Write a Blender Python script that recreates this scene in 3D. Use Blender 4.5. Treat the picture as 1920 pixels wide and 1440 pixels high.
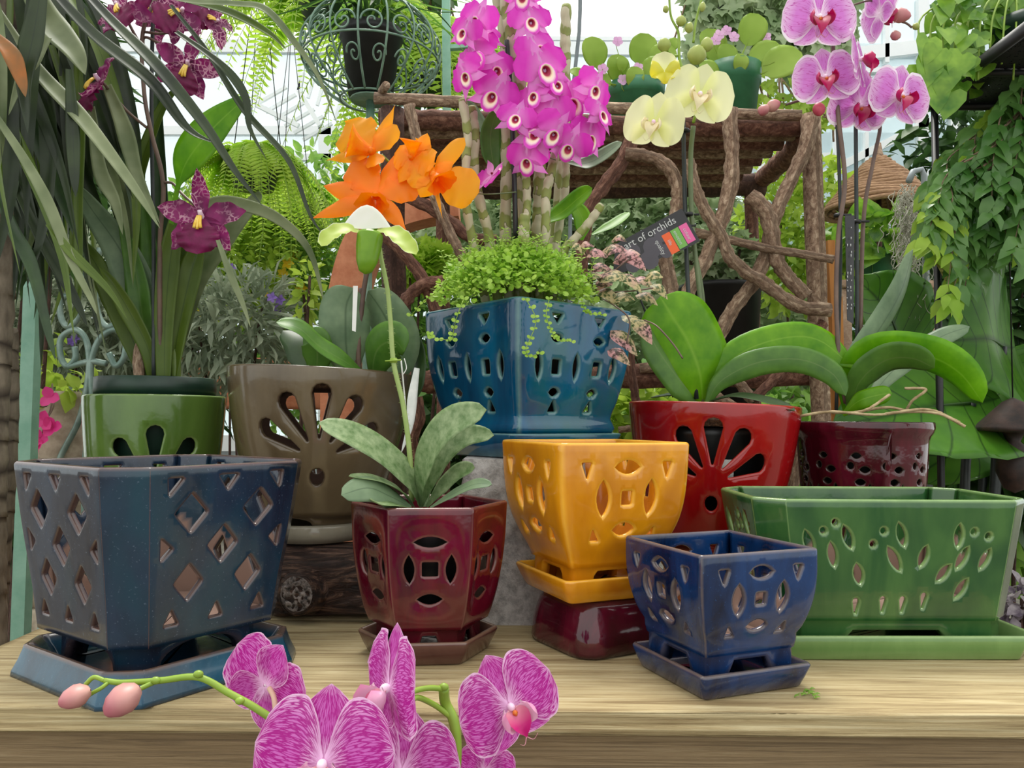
import bpy, math, random
import numpy as np
from mathutils import Vector, Matrix, Quaternion, noise, geometry

for o in list(bpy.data.objects):
    bpy.data.objects.remove(o)
scene = bpy.context.scene
COL = scene.collection
R = math.radians
random.seed(7)
rng = np.random.default_rng(11)

# ------------------------------------------------------------------ camera, sky, sun, exposure
F_PX = 1488.0
CAM_H = 0.287
CAM_ROT = Matrix.Rotation(R(90 + 2.615), 3, 'X') @ Matrix.Rotation(R(0.39), 3, 'Z')
cam_data = bpy.data.cameras.new('camera')
cam_data.sensor_width = 36.0
cam_data.lens = 36.0 * F_PX / 1920.0
cam_data.clip_start = 0.02
cam_data.clip_end = 200
cam = bpy.data.objects.new('camera', cam_data)
COL.objects.link(cam)
cam.matrix_world = Matrix.Translation((0, 0, CAM_H)) @ CAM_ROT.to_4x4()
scene.camera = cam

world = bpy.data.worlds.new('overcast_sky')
scene.world = world
world.use_nodes = True
wn = world.node_tree.nodes
wl = world.node_tree.links
wn.clear()
w_out = wn.new('ShaderNodeOutputWorld')
w_bg = wn.new('ShaderNodeBackground')
w_tc = wn.new('ShaderNodeTexCoord')
w_sep = wn.new('ShaderNodeSeparateXYZ')
w_ramp = wn.new('ShaderNodeValToRGB')
wl.new(w_tc.outputs['Generated'], w_sep.inputs[0])
wl.new(w_sep.outputs['Z'], w_ramp.inputs[0])
w_ramp.color_ramp.elements[0].position = 0.0
w_ramp.color_ramp.elements[0].color = (0.80, 0.85, 0.83, 1)
w_ramp.color_ramp.elements[1].position = 0.35
w_ramp.color_ramp.elements[1].color = (1.0, 0.995, 0.97, 1)
wl.new(w_ramp.outputs[0], w_bg.inputs[0])
w_bg.inputs[1].default_value = 1.35
wl.new(w_bg.outputs[0], w_out.inputs[0])

sun_d = bpy.data.lights.new('sun', 'SUN')
sun_d.energy = 2.6
sun_d.angle = R(24)
sun_d.color = (1.0, 0.97, 0.9)
sun = bpy.data.objects.new('sun', sun_d)
COL.objects.link(sun)
sun.rotation_euler = Vector((0.06, -0.34, -1.0)).to_track_quat('-Z', 'Y').to_euler()

scene.view_settings.view_transform = 'Standard'
scene.view_settings.look = 'None'
scene.view_settings.gamma = 1
scene.view_settings.use_curve_mapping = False
scene.view_settings.exposure = 0.14

# ------------------------------------------------------------------ helpers
def W(px, py, d):
    """the point at depth d (metres in front of the lens) seen at a photo pixel"""
    v = CAM_ROT @ Vector(((px - 960) / F_PX, -(py - 720) / F_PX, -1))
    k = d / v.y
    return Vector((v.x * k, d, CAM_H + v.z * k))

def px(n, d):
    return n * d / F_PX

def lin(c):
    c = c / 255.0
    return c / 12.92 if c <= 0.04045 else ((c + 0.055) / 1.055) ** 2.4

def rgb(r, g, b):
    return (lin(r), lin(g), lin(b), 1)

def tag(o, label=None, cat=None, group=None, kind=None):
    if label: o['label'] = label
    if cat: o['category'] = cat
    if group: o['group'] = group
    if kind: o['kind'] = kind
    return o

ROOTS = {}
def thing(name, label, cat, loc, group=None):
    o = bpy.data.objects.new(name, None)
    COL.objects.link(o)
    o.empty_display_size = 0.02
    o.location = loc
    ROOTS[o.name] = Vector(loc)
    return tag(o, label, cat, group)

class MB:
    def __init__(self):
        self.v = []; self.f = []; self.uv = []; self.e = []
    def add(self, verts, faces, uvs=None, edge=None, M=None):
        n = len(self.v)
        if M is not None:
            verts = [M @ Vector(p) for p in verts]
        self.v.extend([tuple(p) for p in verts])
        self.f.extend([tuple(i + n for i in f) for f in faces])
        self.uv.extend(uvs if uvs is not None else [(0.5, 0.5)] * len(verts))
        self.e.extend(edge if edge is not None else [0.0] * len(verts))
        return self
    def xf(self, M):
        self.v = [tuple(M @ Vector(p)) for p in self.v]
        return self
    def build(self, name, mat, parent=None, smooth=True):
        return mesh_obj(name, self.v, self.f, mat, parent, self.uv, self.e, smooth)

def root_loc(o):
    while o.parent: o = o.parent
    return ROOTS.get(o.name, Vector((0, 0, 0)))

def mesh_obj(name, v, f, mat, parent=None, uv=None, edge=None, smooth=True):
    me = bpy.data.meshes.new(name)
    v = np.asarray(v, dtype=np.float64)
    base = root_loc(parent) if parent is not None else Vector((0, 0, 0))
    loc = None
    if parent is None and len(v):
        mn, mx = v.min(0), v.max(0)
        loc = Vector(((mn[0] + mx[0]) / 2, (mn[1] + mx[1]) / 2, mn[2]))
        base = loc
    v = v - np.array(base)
    me.from_pydata(v.tolist(), [], f if isinstance(f, list) else f.tolist())
    if uv is not None and len(uv):
        lay = me.uv_layers.new(name='UVMap')
        idx = np.empty(len(me.loops), dtype=np.int32)
        me.loops.foreach_get('vertex_index', idx)
        lay.data.foreach_set('uv', np.asarray(uv, dtype=np.float32)[idx].ravel())
    if edge is not None and len(edge):
        a = me.attributes.new('edge', 'FLOAT', 'POINT')
        a.data.foreach_set('value', np.asarray(edge, dtype=np.float32))
    if smooth:
        me.polygons.foreach_set('use_smooth', [True] * len(me.polygons))
    me.materials.append(mat)
    me.validate()
    o = bpy.data.objects.new(name, me)
    COL.objects.link(o)
    if parent is not None:
        o.parent = parent
    else:
        o.location = loc
        ROOTS[o.name] = loc
    return o

def crom(pts, n, extra=None):
    """Catmull-Rom through pts, n samples"""
    P = [Vector(p) for p in pts]
    if len(P) == 2:
        return [P[0].lerp(P[1], i / (n - 1)) for i in range(n)]
    P = [P[0] * 2 - P[1]] + P + [P[-1] * 2 - P[-2]]
    m = len(P) - 3
    out = []
    for i in range(n):
        t = i / (n - 1) * m
        k = min(int(t), m - 1); t -= k
        a, b, c, d = P[k:k + 4]
        out.append(0.5 * ((2 * b) + (c - a) * t + (2 * a - 5 * b + 4 * c - d) * t * t + (3 * b - a - 3 * c + d) * t ** 3))
    return out

def tube(mb, pts, rad, nseg=8, n=None, rough=0.0, smooth=True, seed=0, caps=True):
    """round bar along pts; rad number or list along pts"""
    n = n or max(2, (len(pts) - 1) * 6 + 1)
    P = crom(pts, n) if smooth else [Vector(p) for p in pts]
    n = len(P)
    if not isinstance(rad, (list, tuple)): rad = [rad, rad]
    verts = []; uvs = []; faces = []
    L = 0
    T = (P[1] - P[0]).normalized()
    ref = Vector((0, 0, 1)) if abs(T.z) < 0.9 else Vector((1, 0, 0))
    A = T.cross(ref).normalized()
    for i, p in enumerate(P):
        if i:
            L += (p - P[i - 1]).length
        T = (P[min(i + 1, n - 1)] - P[max(i - 1, 0)])
        T = T.normalized() if T.length > 1e-9 else Vector((0, 0, 1))
        A = (A - T * A.dot(T))
        A = A.normalized() if A.length > 1e-9 else T.orthogonal().normalized()
        B = T.cross(A)
        t = i / (n - 1) * (len(rad) - 1)
        k = min(int(t), len(rad) - 2); t -= k
        r = rad[k] * (1 - t) + rad[k + 1] * t
        for j in range(nseg):
            a = 2 * math.pi * j / nseg
            q = A * math.cos(a) + B * math.sin(a)
            rr = r
            if rough:
                rr = r * (1 + rough * noise.noise((p + q * r) * (0.9 / max(r, 1e-4)) + Vector((seed, 0, 0))))
            verts.append(p + q * rr)
            uvs.append((j / nseg, L))
    for i in range(n - 1):
        for j in range(nseg):
            a = i * nseg + j; b = i * nseg + (j + 1) % nseg
            faces.append((a, b, b + nseg, a + nseg))
    if caps:
        faces.append(tuple(range(nseg - 1, -1, -1)))
        faces.append(tuple(range((n - 1) * nseg, n * nseg)))
    mb.add(verts, faces, uvs)
    return mb

PROF = {
    'leaf': lambda v: (math.sin(math.pi * min(1, v) ** 0.75)) ** 0.8 if 0 < v < 1 else 0.0,
    'sword': lambda v: (0.6 + 0.4 * math.sin(min(1, v * 1.6) * math.pi / 2)) * (1 - max(0, v - 0.5) / 0.5) ** 0.7 if v < 1 else 0.0,
    'strap': lambda v: min(1.0, 0.55 + 1.2 * v) * (1 - max(0, v - 0.45) / 0.55) ** 0.75 if v < 1 else 0.0,
    'tongue': lambda v: min(1.0, (0.22 + 2.3 * v)) * math.sqrt(max(0, 1 - max(0, (v - 0.55) / 0.45) ** 2.4)),
    'sepal': lambda v: (0.28 + 0.72 * math.sin(math.pi * min(1, v * 0.95 + 0.02) ** 1.0)) * math.sqrt(max(0, 1 - v ** 5)),
    'point': lambda v: (0.3 + 0.7 * math.sin(math.pi * v ** 0.9)) * (1 - v ** 3),
    'fan': lambda v: (0.2 + 0.8 * math.sin(min(1, v / 0.62) * math.pi / 2) ** 1.2) * math.sqrt(max(0, 1 - max(0, (v - 0.5) / 0.5) ** 2.6)),
    'phal': lambda v: max(.12, math.sin(min(1, v / 0.52) * math.pi / 2) ** 0.85) * math.sqrt(max(0, 1 - max(0, (v - 0.52) / 0.48) ** 2.3)),
    'paddle': lambda v: .16 + .84 * max(0.0, math.sin(math.pi * max(0, (v - .28) / .74) ** .95)) if v < 1 else 0.0,
    'disc': lambda v: math.sqrt(max(0.0, 1 - (2 * v - 1) ** 2)),
    'drop': lambda v: math.sqrt(max(0, 1 - (1 - v) ** 2)) * (1 - v) ** 0.6 * 1.6,
}

def blade(mb, path, w, N, prof='leaf', cup=0.0, fold=0.0, nu=6, nv=14, ruf=0.0, rufn=5, th=0.0, twist=0.0, M=None, ph=0.0):
    P = crom(path, nv + 1)
    f = PROF[prof]
    N = Vector(N).normalized()
    verts = []; uvs = []
    nrm = []
    for i, p in enumerate(P):
        v = i / nv
        T = (P[min(i + 1, nv)] - P[max(i - 1, 0)])
        T = T.normalized() if T.length > 1e-9 else Vector((0, 0, 1))
        n_ = N - T * N.dot(T)
        n_ = n_.normalized() if n_.length > 1e-6 else T.orthogonal().normalized()
        if twist:
            n_ = Quaternion(T, twist * v) @ n_
        N = n_ if not twist else N
        S = T.cross(n_)
        ww = max(w * f(v), w * 0.012)
        for j in range(nu + 1):
            u = 2 * j / nu - 1
            h = cup * u * u * ww + fold * abs(u) * ww
            if ruf:
                h += ruf * w * abs(u) ** 2 * math.sin(v * rufn * 2 * math.pi + (1.7 if u > 0 else 0) + ph) * min(1, v * 3)
            verts.append(p + S * (u * ww) + n_ * h)
            nrm.append(n_)
            uvs.append((u * 0.5 + 0.5, v))
    faces = []
    m = nu + 1
    for i in range(nv):
        for j in range(nu):
            a = i * m + j
            faces.append((a, a + 1, a + m + 1, a + m))
    if th:
        k = len(verts)
        low = []
        for q, (p, n_, uvv) in enumerate(zip(verts, nrm, uvs)):
            e = 1 - abs(uvv[0] * 2 - 1) ** 4 * 0.8
            low.append(p - n_ * th * e)
        faces += [tuple(reversed([a + k for a in fc])) for fc in list(faces)]
        verts = verts + low; uvs = uvs + uvs
        for i in range(nv):
            a = i * m; faces.append((a + m, a, a + k, a + m + k)[::-1])
            a = i * m + nu; faces.append((a, a + m, a + m + k, a + k)[::-1])
    mb.add(verts, faces, uvs, None, M)
    return mb

def box(mb, c, s, M=None, bev=0.0):
    x, y, z = (s[0] / 2, s[1] / 2, s[2] / 2)
    b = bev
    if b <= 0:
        v = [(sx * x + c[0], sy * y + c[1], sz * z + c[2]) for sx in (-1, 1) for sy in (-1, 1) for sz in (-1, 1)]
        f = [(0, 1, 3, 2), (4, 6, 7, 5), (0, 4, 5, 1), (2, 3, 7, 6), (0, 2, 6, 4), (1, 5, 7, 3)]
    else:
        v = []
        ring = lambda zz, q: [(c[0] + a, c[1] + d, c[2] + zz) for a, d in
                              [(-x + b + q, -y + q), (x - b - q, -y + q), (x - q, -y + b + q), (x - q, y - b - q), (x - b - q, y - q), (-x + b + q, y - q), (-x + q, y - b - q), (-x + q, -y + b + q)]]
        for zz, q in ((-z, b), (-z + b, 0), (z - b, 0), (z, b)): v += ring(zz, q * 0.6)
        f = [tuple(range(7, -1, -1)), tuple(range(24, 32))]
        for k in range(3):
            for j in range(8):
                a = k * 8 + j; d = k * 8 + (j + 1) % 8
                f.append((a, d, d + 8, a + 8))
    mb.add(v, f, None, None, M)
    return mb

def lathe(mb, prof, c=(0, 0, 0), n=32, M=None, uvs=True):
    """prof [(r,z)...] about z at c"""
    v = []; f = []; uv = []
    for i, (r, z) in enumerate(prof):
        for j in range(n):
            a = 2 * math.pi * j / n
            v.append((c[0] + r * math.cos(a), c[1] + r * math.sin(a), c[2] + z)); uv.append((j / n, z))
    for i in range(len(prof) - 1):
        for j in range(n):
            a = i * n + j; b = i * n + (j + 1) % n
            f.append((a, b, b + n, a + n))
    if prof[0][0] > 1e-5: f.append(tuple(range(n - 1, -1, -1)))
    if prof[-1][0] > 1e-5: f.append(tuple(range((len(prof) - 1) * n, len(prof) * n)))
    mb.add(v, f, uv, None, M)
    return mb

def blob(mb, c, r, M=None, n=12, m=8, rough=0.0, seed=0):
    v = []; f = []; uv = []
    for i in range(m + 1):
        t = math.pi * i / m
        for j in range(n):
            a = 2 * math.pi * j / n
            d = Vector((math.sin(t) * math.cos(a), math.sin(t) * math.sin(a), math.cos(t)))
            k = 1 + (rough * noise.noise(d * 2.3 + Vector((seed, 0, 0))) if rough else 0)
            v.append((c[0] + d.x * r[0] * k, c[1] + d.y * r[1] * k, c[2] + d.z * r[2] * k)); uv.append((j / n, i / m))
    for i in range(m):
        for j in range(n):
            a = i * n + j; b = i * n + (j + 1) % n
            f.append((a, a + n, b + n, b))
    mb.add(v, f, uv, None, M)
    return mb

# leaf templates: axis +Y, normal +Z, unit length
def tmpl_oval(w=0.3, drop=0.12):
    v = np.array([(0, 0, 0), (-w, .33, .05), (0, .33, 0), (w, .33, .05), (-w * .85, .68, .02), (0, .68, -.03), (w * .85, .68, .02), (0, 1, -drop)], float)
    f = np.array([(0, 3, 2, 2), (0, 2, 1, 1), (2, 3, 6, 5), (1, 2, 5, 4), (5, 6, 7, 7), (4, 5, 7, 7)])
    return v, [tuple(dict.fromkeys(q.tolist())) for q in f]
def tmpl_ivy():
    pts = [(0, 0), (.28, -.12), (.52, .1), (.36, .34), (.5, .62), (.2, .58), (0, 1), (-.2, .58), (-.5, .62), (-.36, .34), (-.52, .1), (-.28, -.12)]
    v = np.array([(0, .32, 0)] + [(x, y, .1 * abs(x) - .1 * max(0, y - .5)) for x, y in pts], float)
    n = len(pts)
    return v, [(0, 1 + i, 1 + (i + 1) % n) for i in range(n)]
def tmpl_heart():
    pts = [(0, 0.05), (.2, -.1), (.42, .02), (.45, .3), (.28, .65), (0, 1), (-.28, .65), (-.45, .3), (-.42, .02), (-.2, -.1)]
    v = np.array([(0, .35, -.05)] + [(x, y, .12 * abs(x) - .15 * y * y) for x, y in pts], float)
    n = len(pts)
    return v, [(0, 1 + i, 1 + (i + 1) % n) for i in range(n)]
def tmpl_round():
    n = 7
    v = [(0, .5, .06)] + [(.5 * math.sin(2 * math.pi * i / n), .5 - .5 * math.cos(2 * math.pi * i / n), 0) for i in range(n)]
    return np.array(v, float), [(0, 1 + (i + 1) % n, 1 + i) for i in range(n)]
OVAL = tmpl_oval(.24); NARROW = tmpl_oval(.09, .2); IVY = tmpl_ivy(); HEART = tmpl_heart(); ROUND = tmpl_round(); BROAD = tmpl_oval(.36, .2)

def scatter(tm, pos, axis, nrm, size):
    """instances of a leaf template baked into one vertex/face list (numpy)"""
    tv, tf = tm
    pos = np.asarray(pos, float); Y = np.asarray(axis, float); N = np.asarray(nrm, float)
    Y /= np.linalg.norm(Y, axis=1)[:, None] + 1e-9
    X = np.cross(Y, N); X /= np.linalg.norm(X, axis=1)[:, None] + 1e-9
    Z = np.cross(X, Y)
    s = np.asarray(size, float).reshape(-1, 1, 1)
    V = pos[:, None, :] + s * (tv[None, :, 0:1] * X[:, None] + tv[None, :, 1:2] * Y[:, None] + tv[None, :, 2:3] * Z[:, None])
    n, k = len(pos), len(tv)
    faces = []
    for i in range(n):
        b = i * k
        faces.extend([tuple(j + b for j in fc) for fc in tf])
    uv = np.repeat(rng.random((n, 1)), k, 0)
    uv = np.hstack([uv, np.tile(tv[:, 1:2], (n, 1))])
    return V.reshape(-1, 3), faces, uv

def cloud(name, tm, mat, parent, c, r, n, size, droop=0.3, shell=0.5, face=None, jitter=0.35):
    """n leaves filling an ellipsoid"""
    d = rng.normal(size=(n, 3)); d /= np.linalg.norm(d, axis=1)[:, None]
    rad = shell + (1 - shell) * rng.random((n, 1)) ** 0.6
    p = np.array(c) + d * rad * np.array(r)
    ax = d * 0.8 + rng.normal(size=(n, 3)) * 0.6 + np.array([0, 0, -droop])
    nr = rng.normal(size=(n, 3)) * 0.6 + np.array([0, 0, 1.0]) + d * 0.5
    s = size * (1 - jitter + 2 * jitter * rng.random(n))
    V, Fc, uv = scatter(tm, p, ax, nr, s)
    return mesh_obj(name, V, Fc, mat, parent, uv)

# ------------------------------------------------------------------ materials
def newmat(name):
    m = bpy.data.materials.new(name)
    m.use_nodes = True
    nt = m.node_tree
    b = nt.nodes['Principled BSDF']
    return m, nt, b, nt.nodes['Material Output']

def nnode(nt, t, **kw):
    n = nt.nodes.new(t)
    for k, v in kw.items():
        if k.startswith('i_'):
            n.inputs[k[2:]].default_value = v
        else:
            setattr(n, k, v)
    return n

def ramp(nt, stops, src=None, interp='LINEAR'):
    r = nt.nodes.new('ShaderNodeValToRGB')
    r.color_ramp.interpolation = interp
    els = r.color_ramp.elements
    while len(els) < len(stops): els.new(0.5)
    for e, (p, c) in zip(els, stops):
        e.position = p; e.color = c
    if src is not None: nt.links.new(src, r.inputs[0])
    return r

def mixc(nt, fac, a, b, mode='MIX'):
    m = nt.nodes.new('ShaderNodeMix'); m.data_type = 'RGBA'; m.blend_type = mode
    for s, v in ((m.inputs[0], fac), (m.inputs[6], a), (m.inputs[7], b)):
        if hasattr(v, 'is_linked') or hasattr(v, 'links'): nt.links.new(v, s)
        else: s.default_value = v
    return m.outputs[2]

def mth(nt, op, a, b=None, c=None, clamp=False):
    m = nt.nodes.new('ShaderNodeMath'); m.operation = op; m.use_clamp = clamp
    for s, v in zip(m.inputs, (a, b, c)):
        if v is None: continue
        if hasattr(v, 'links'): nt.links.new(v, s)
        else: s.default_value = v
    return m.outputs[0]

def coords(nt, scale=(1, 1, 1), kind='Object'):
    tc = nt.nodes.new('ShaderNodeTexCoord'); mp = nt.nodes.new('ShaderNodeMapping')
    mp.inputs['Scale'].default_value = scale
    nt.links.new(tc.outputs[kind], mp.inputs[0])
    return mp.outputs[0]

def noise_tex(nt, vec, scale, detail=4, rough=0.6, dist=0.0):
    n = nt.nodes.new('ShaderNodeTexNoise')
    n.inputs['Scale'].default_value = scale; n.inputs['Detail'].default_value = detail
    n.inputs['Roughness'].default_value = rough; n.inputs['Distortion'].default_value = dist
    if vec is not None: nt.links.new(vec, n.inputs['Vector'])
    return n.outputs['Fac']

def bump(nt, b, h, strength=0.3, dist=0.01):
    bp = nt.nodes.new('ShaderNodeBump')
    bp.inputs['Strength'].default_value = strength; bp.inputs['Distance'].default_value = dist
    nt.links.new(h, bp.inputs['Height']); nt.links.new(bp.outputs[0], b.inputs['Normal'])

def plain(name, c1, c2=None, scale=20, rough=0.6, metal=0.0, bmp=0.0, stretch=(1, 1, 1), bd=0.005, detail=4, p=(0.35, 0.65)):
    m, nt, b, _ = newmat(name)
    vec = coords(nt, stretch)
    nz = noise_tex(nt, vec, scale, detail)
    r = ramp(nt, [(p[0], c1), (p[1], c2 or c1)], nz)
    nt.links.new(r.outputs[0], b.inputs['Base Color'])
    b.inputs['Roughness'].default_value = rough; b.inputs['Metallic'].default_value = metal
    if bmp: bump(nt, b, nz, bmp, bd)
    return m

def leafmat(name, c1, c2, trans=0.35, rough=0.4, vein=None, scale=25, tcol=None, edgec=None, along=None, ribs=None):
    m, nt, b, out = newmat(name)
    vec = coords(nt)
    nz = noise_tex(nt, vec, scale, 3)
    uvn = nt.nodes.new('ShaderNodeUVMap')
    sp = nt.nodes.new('ShaderNodeSeparateXYZ'); nt.links.new(uvn.outputs[0], sp.inputs[0])
    col = ramp(nt, [(0.3, c1), (0.7, c2)], nz).outputs[0]
    if along:      # colour along the blade (species colouring)
        g = ramp(nt, [(0.0, along[0]), (along[2], along[1])], sp.outputs[1]).outputs[0]
        col = mixc(nt, 0.5, col, g)
    if vein:
        u = mth(nt, 'ABSOLUTE', mth(nt, 'SUBTRACT', sp.outputs[0], 0.5))
        k = mth(nt, 'SUBTRACT', 1.0, mth(nt, 'MULTIPLY', u, 28), clamp=True)
        col = mixc(nt, mth(nt, 'MULTIPLY', k, 0.7), col, vein)
    if ribs:
        u = mth(nt, 'ABSOLUTE', mth(nt, 'SUBTRACT', sp.outputs[0], 0.5))
        q = mth(nt, 'FRACT', mth(nt, 'MULTIPLY', mth(nt, 'SUBTRACT', sp.outputs[1], mth(nt, 'MULTIPLY', u, .45)), 8))
        k = mth(nt, 'SUBTRACT', 1.0, mth(nt, 'MULTIPLY', mth(nt, 'ABSOLUTE', mth(nt, 'SUBTRACT', q, .5)), 16), clamp=True)
        col = mixc(nt, mth(nt, 'MULTIPLY', k, .8), col, ribs)
    if edgec:
        u = mth(nt, 'ABSOLUTE', mth(nt, 'SUBTRACT', sp.outputs[0], 0.5))
        k = mth(nt, 'MULTIPLY', mth(nt, 'SUBTRACT', u, 0.45), 20, clamp=True)
        col = mixc(nt, k, col, edgec)
    nt.links.new(col, b.inputs['Base Color'])
    b.inputs['Roughness'].default_value = rough
    tr = nt.nodes.new('ShaderNodeBsdfTranslucent')
    if tcol: 
        nt.links.new(mixc(nt, 0.6, col, tcol), tr.inputs[0])
    else:
        nt.links.new(col, tr.inputs[0])
    mx = nt.nodes.new('ShaderNodeMixShader'); mx.inputs[0].default_value = trans
    nt.links.new(b.outputs[0], mx.inputs[1]); nt.links.new(tr.outputs[0], mx.inputs[2])
    nt.links.new(mx.outputs[0], out.inputs[0])
    bump(nt, b, nz, 0.15, 0.002)
    return m

def glaze(name, c1, c2, edge, spots=None, rough=0.12, scale=18, streak=0.35, edge_k=1.0, c3=None, clay=(0.30, 0.19, 0.145, 1)):
    """glazed earthenware: mottled glaze that breaks to another colour on rims and cut edges"""
    m, nt, b, _ = newmat(name)
    vec = coords(nt, (1, 1, streak))
    nz = noise_tex(nt, vec, scale, 5, 0.6, 0.6)
    col = ramp(nt, [(0.34, c1), (0.66, c2)], nz).outputs[0]
    if c3:
        n3 = noise_tex(nt, coords(nt, (1, 1, .6)), 9, 3, 0.5, 0.3)
        col = mixc(nt, ramp(nt, [(0.52, (0, 0, 0, 1)), (0.7, (1, 1, 1, 1))], n3).outputs[0], col, c3)
    if spots:
        n2 = noise_tex(nt, coords(nt), 420, 2, 0.5)
        col = mixc(nt, ramp(nt, [(0.66, (0, 0, 0, 1)), (0.8, (.5, .5, .5, 1))], n2).outputs[0], col, spots)
    at = nt.nodes.new('ShaderNodeAttribute'); at.attribute_name = 'edge'
    n4 = noise_tex(nt, coords(nt), 60, 3)
    ef = mth(nt, 'MULTIPLY', mth(nt, 'MULTIPLY', at.outputs['Fac'], edge_k), mth(nt, 'ADD', n4, 0.45), clamp=True)
    col = mixc(nt, ef, col, edge)
    cl = mth(nt, 'MULTIPLY', at.outputs['Fac'], -1.0, clamp=True)
    if clay: col = mixc(nt, cl, col, clay)
    nt.links.new(col, b.inputs['Base Color'])
    nt.links.new(mth(nt, 'ADD', rough, mth(nt, 'MULTIPLY', cl, .6)), b.inputs['Roughness'])
    nt.links.new(mth(nt, 'MULTIPLY', mth(nt, 'SUBTRACT', 1.0, cl), .35), b.inputs['Coat Weight'])
    b.inputs['Coat Roughness'].default_value = 0.06
    bump(nt, b, noise_tex(nt, coords(nt), 35, 3), 0.12, 0.004)
    return m

M = {}
M['blue_dark'] = glaze('dark_blue_glaze', rgb(16, 26, 44), rgb(34, 52, 74), rgb(92, 70, 62), rgb(120, 136, 156), 0.2, 16, c3=rgb(22, 60, 76))
M['blue_saucer'] = glaze('teal_blue_glaze', rgb(16, 52, 74), rgb(28, 86, 112), rgb(90, 70, 60), rgb(90, 130, 150), 0.2, 16)
M['blue'] = glaze('cobalt_blue_glaze', rgb(5, 20, 48), rgb(18, 56, 106), rgb(104, 92, 88), rgb(50, 100, 160), 0.15, 16)
M['maroon'] = glaze('oxblood_glaze', rgb(54, 6, 20), rgb(106, 16, 36), rgb(130, 92, 82), None, 0.13, 14, c3=rgb(76, 30, 28), edge_k=.6)
M['maroon_saucer'] = glaze('brown_oxblood_glaze', rgb(58, 24, 26), rgb(84, 50, 44), rgb(126, 100, 84), None, 0.16, 14)
M['maroon_dark'] = glaze('dark_oxblood_glaze', rgb(44, 8, 16), rgb(96, 20, 40), rgb(60, 50, 44), None, 0.1, 14, c3=rgb(50, 22, 20))
M['yellow'] = glaze('amber_yellow_glaze', rgb(196, 120, 12), rgb(232, 158, 22), rgb(250, 190, 60), None, 0.16, 10, c3=rgb(170, 98, 18), clay=None, edge_k=0.8)
M['green'] = glaze('leaf_green_glaze', rgb(26, 76, 38), rgb(68, 108, 54), rgb(134, 164, 102), None, 0.13, 12, c3=rgb(18, 64, 36), edge_k=0.9, streak=0.25)
M['green_saucer'] = glaze('pale_green_glaze', rgb(84, 122, 62), rgb(110, 146, 82), rgb(150, 178, 116), None, 0.15, 12)
M['green_pot'] = glaze('olive_green_glaze', rgb(70, 98, 38), rgb(92, 122, 52), rgb(130, 156, 92), None, 0.15, 9, edge_k=0.7)
M['taupe'] = glaze('taupe_glaze', rgb(86, 72, 52), rgb(110, 96, 72), rgb(60, 44, 34), None, 0.2, 10, edge_k=0.8)
M['taupe_saucer'] = glaze('grey_stone_glaze', rgb(128, 122, 106), rgb(158, 152, 134), rgb(110, 100, 88), None, 0.12, 10)
M['teal'] = glaze('petrol_blue_glaze', rgb(2, 52, 84), rgb(6, 92, 132), rgb(110, 150, 140), None, 0.1, 9, c3=rgb(24, 92, 96), edge_k=0.75, streak=0.25)
M['red'] = glaze('bright_red_glaze', rgb(134, 10, 14), rgb(160, 18, 20), rgb(176, 60, 50), None, 0.13, 8, edge_k=0.6)

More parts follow.
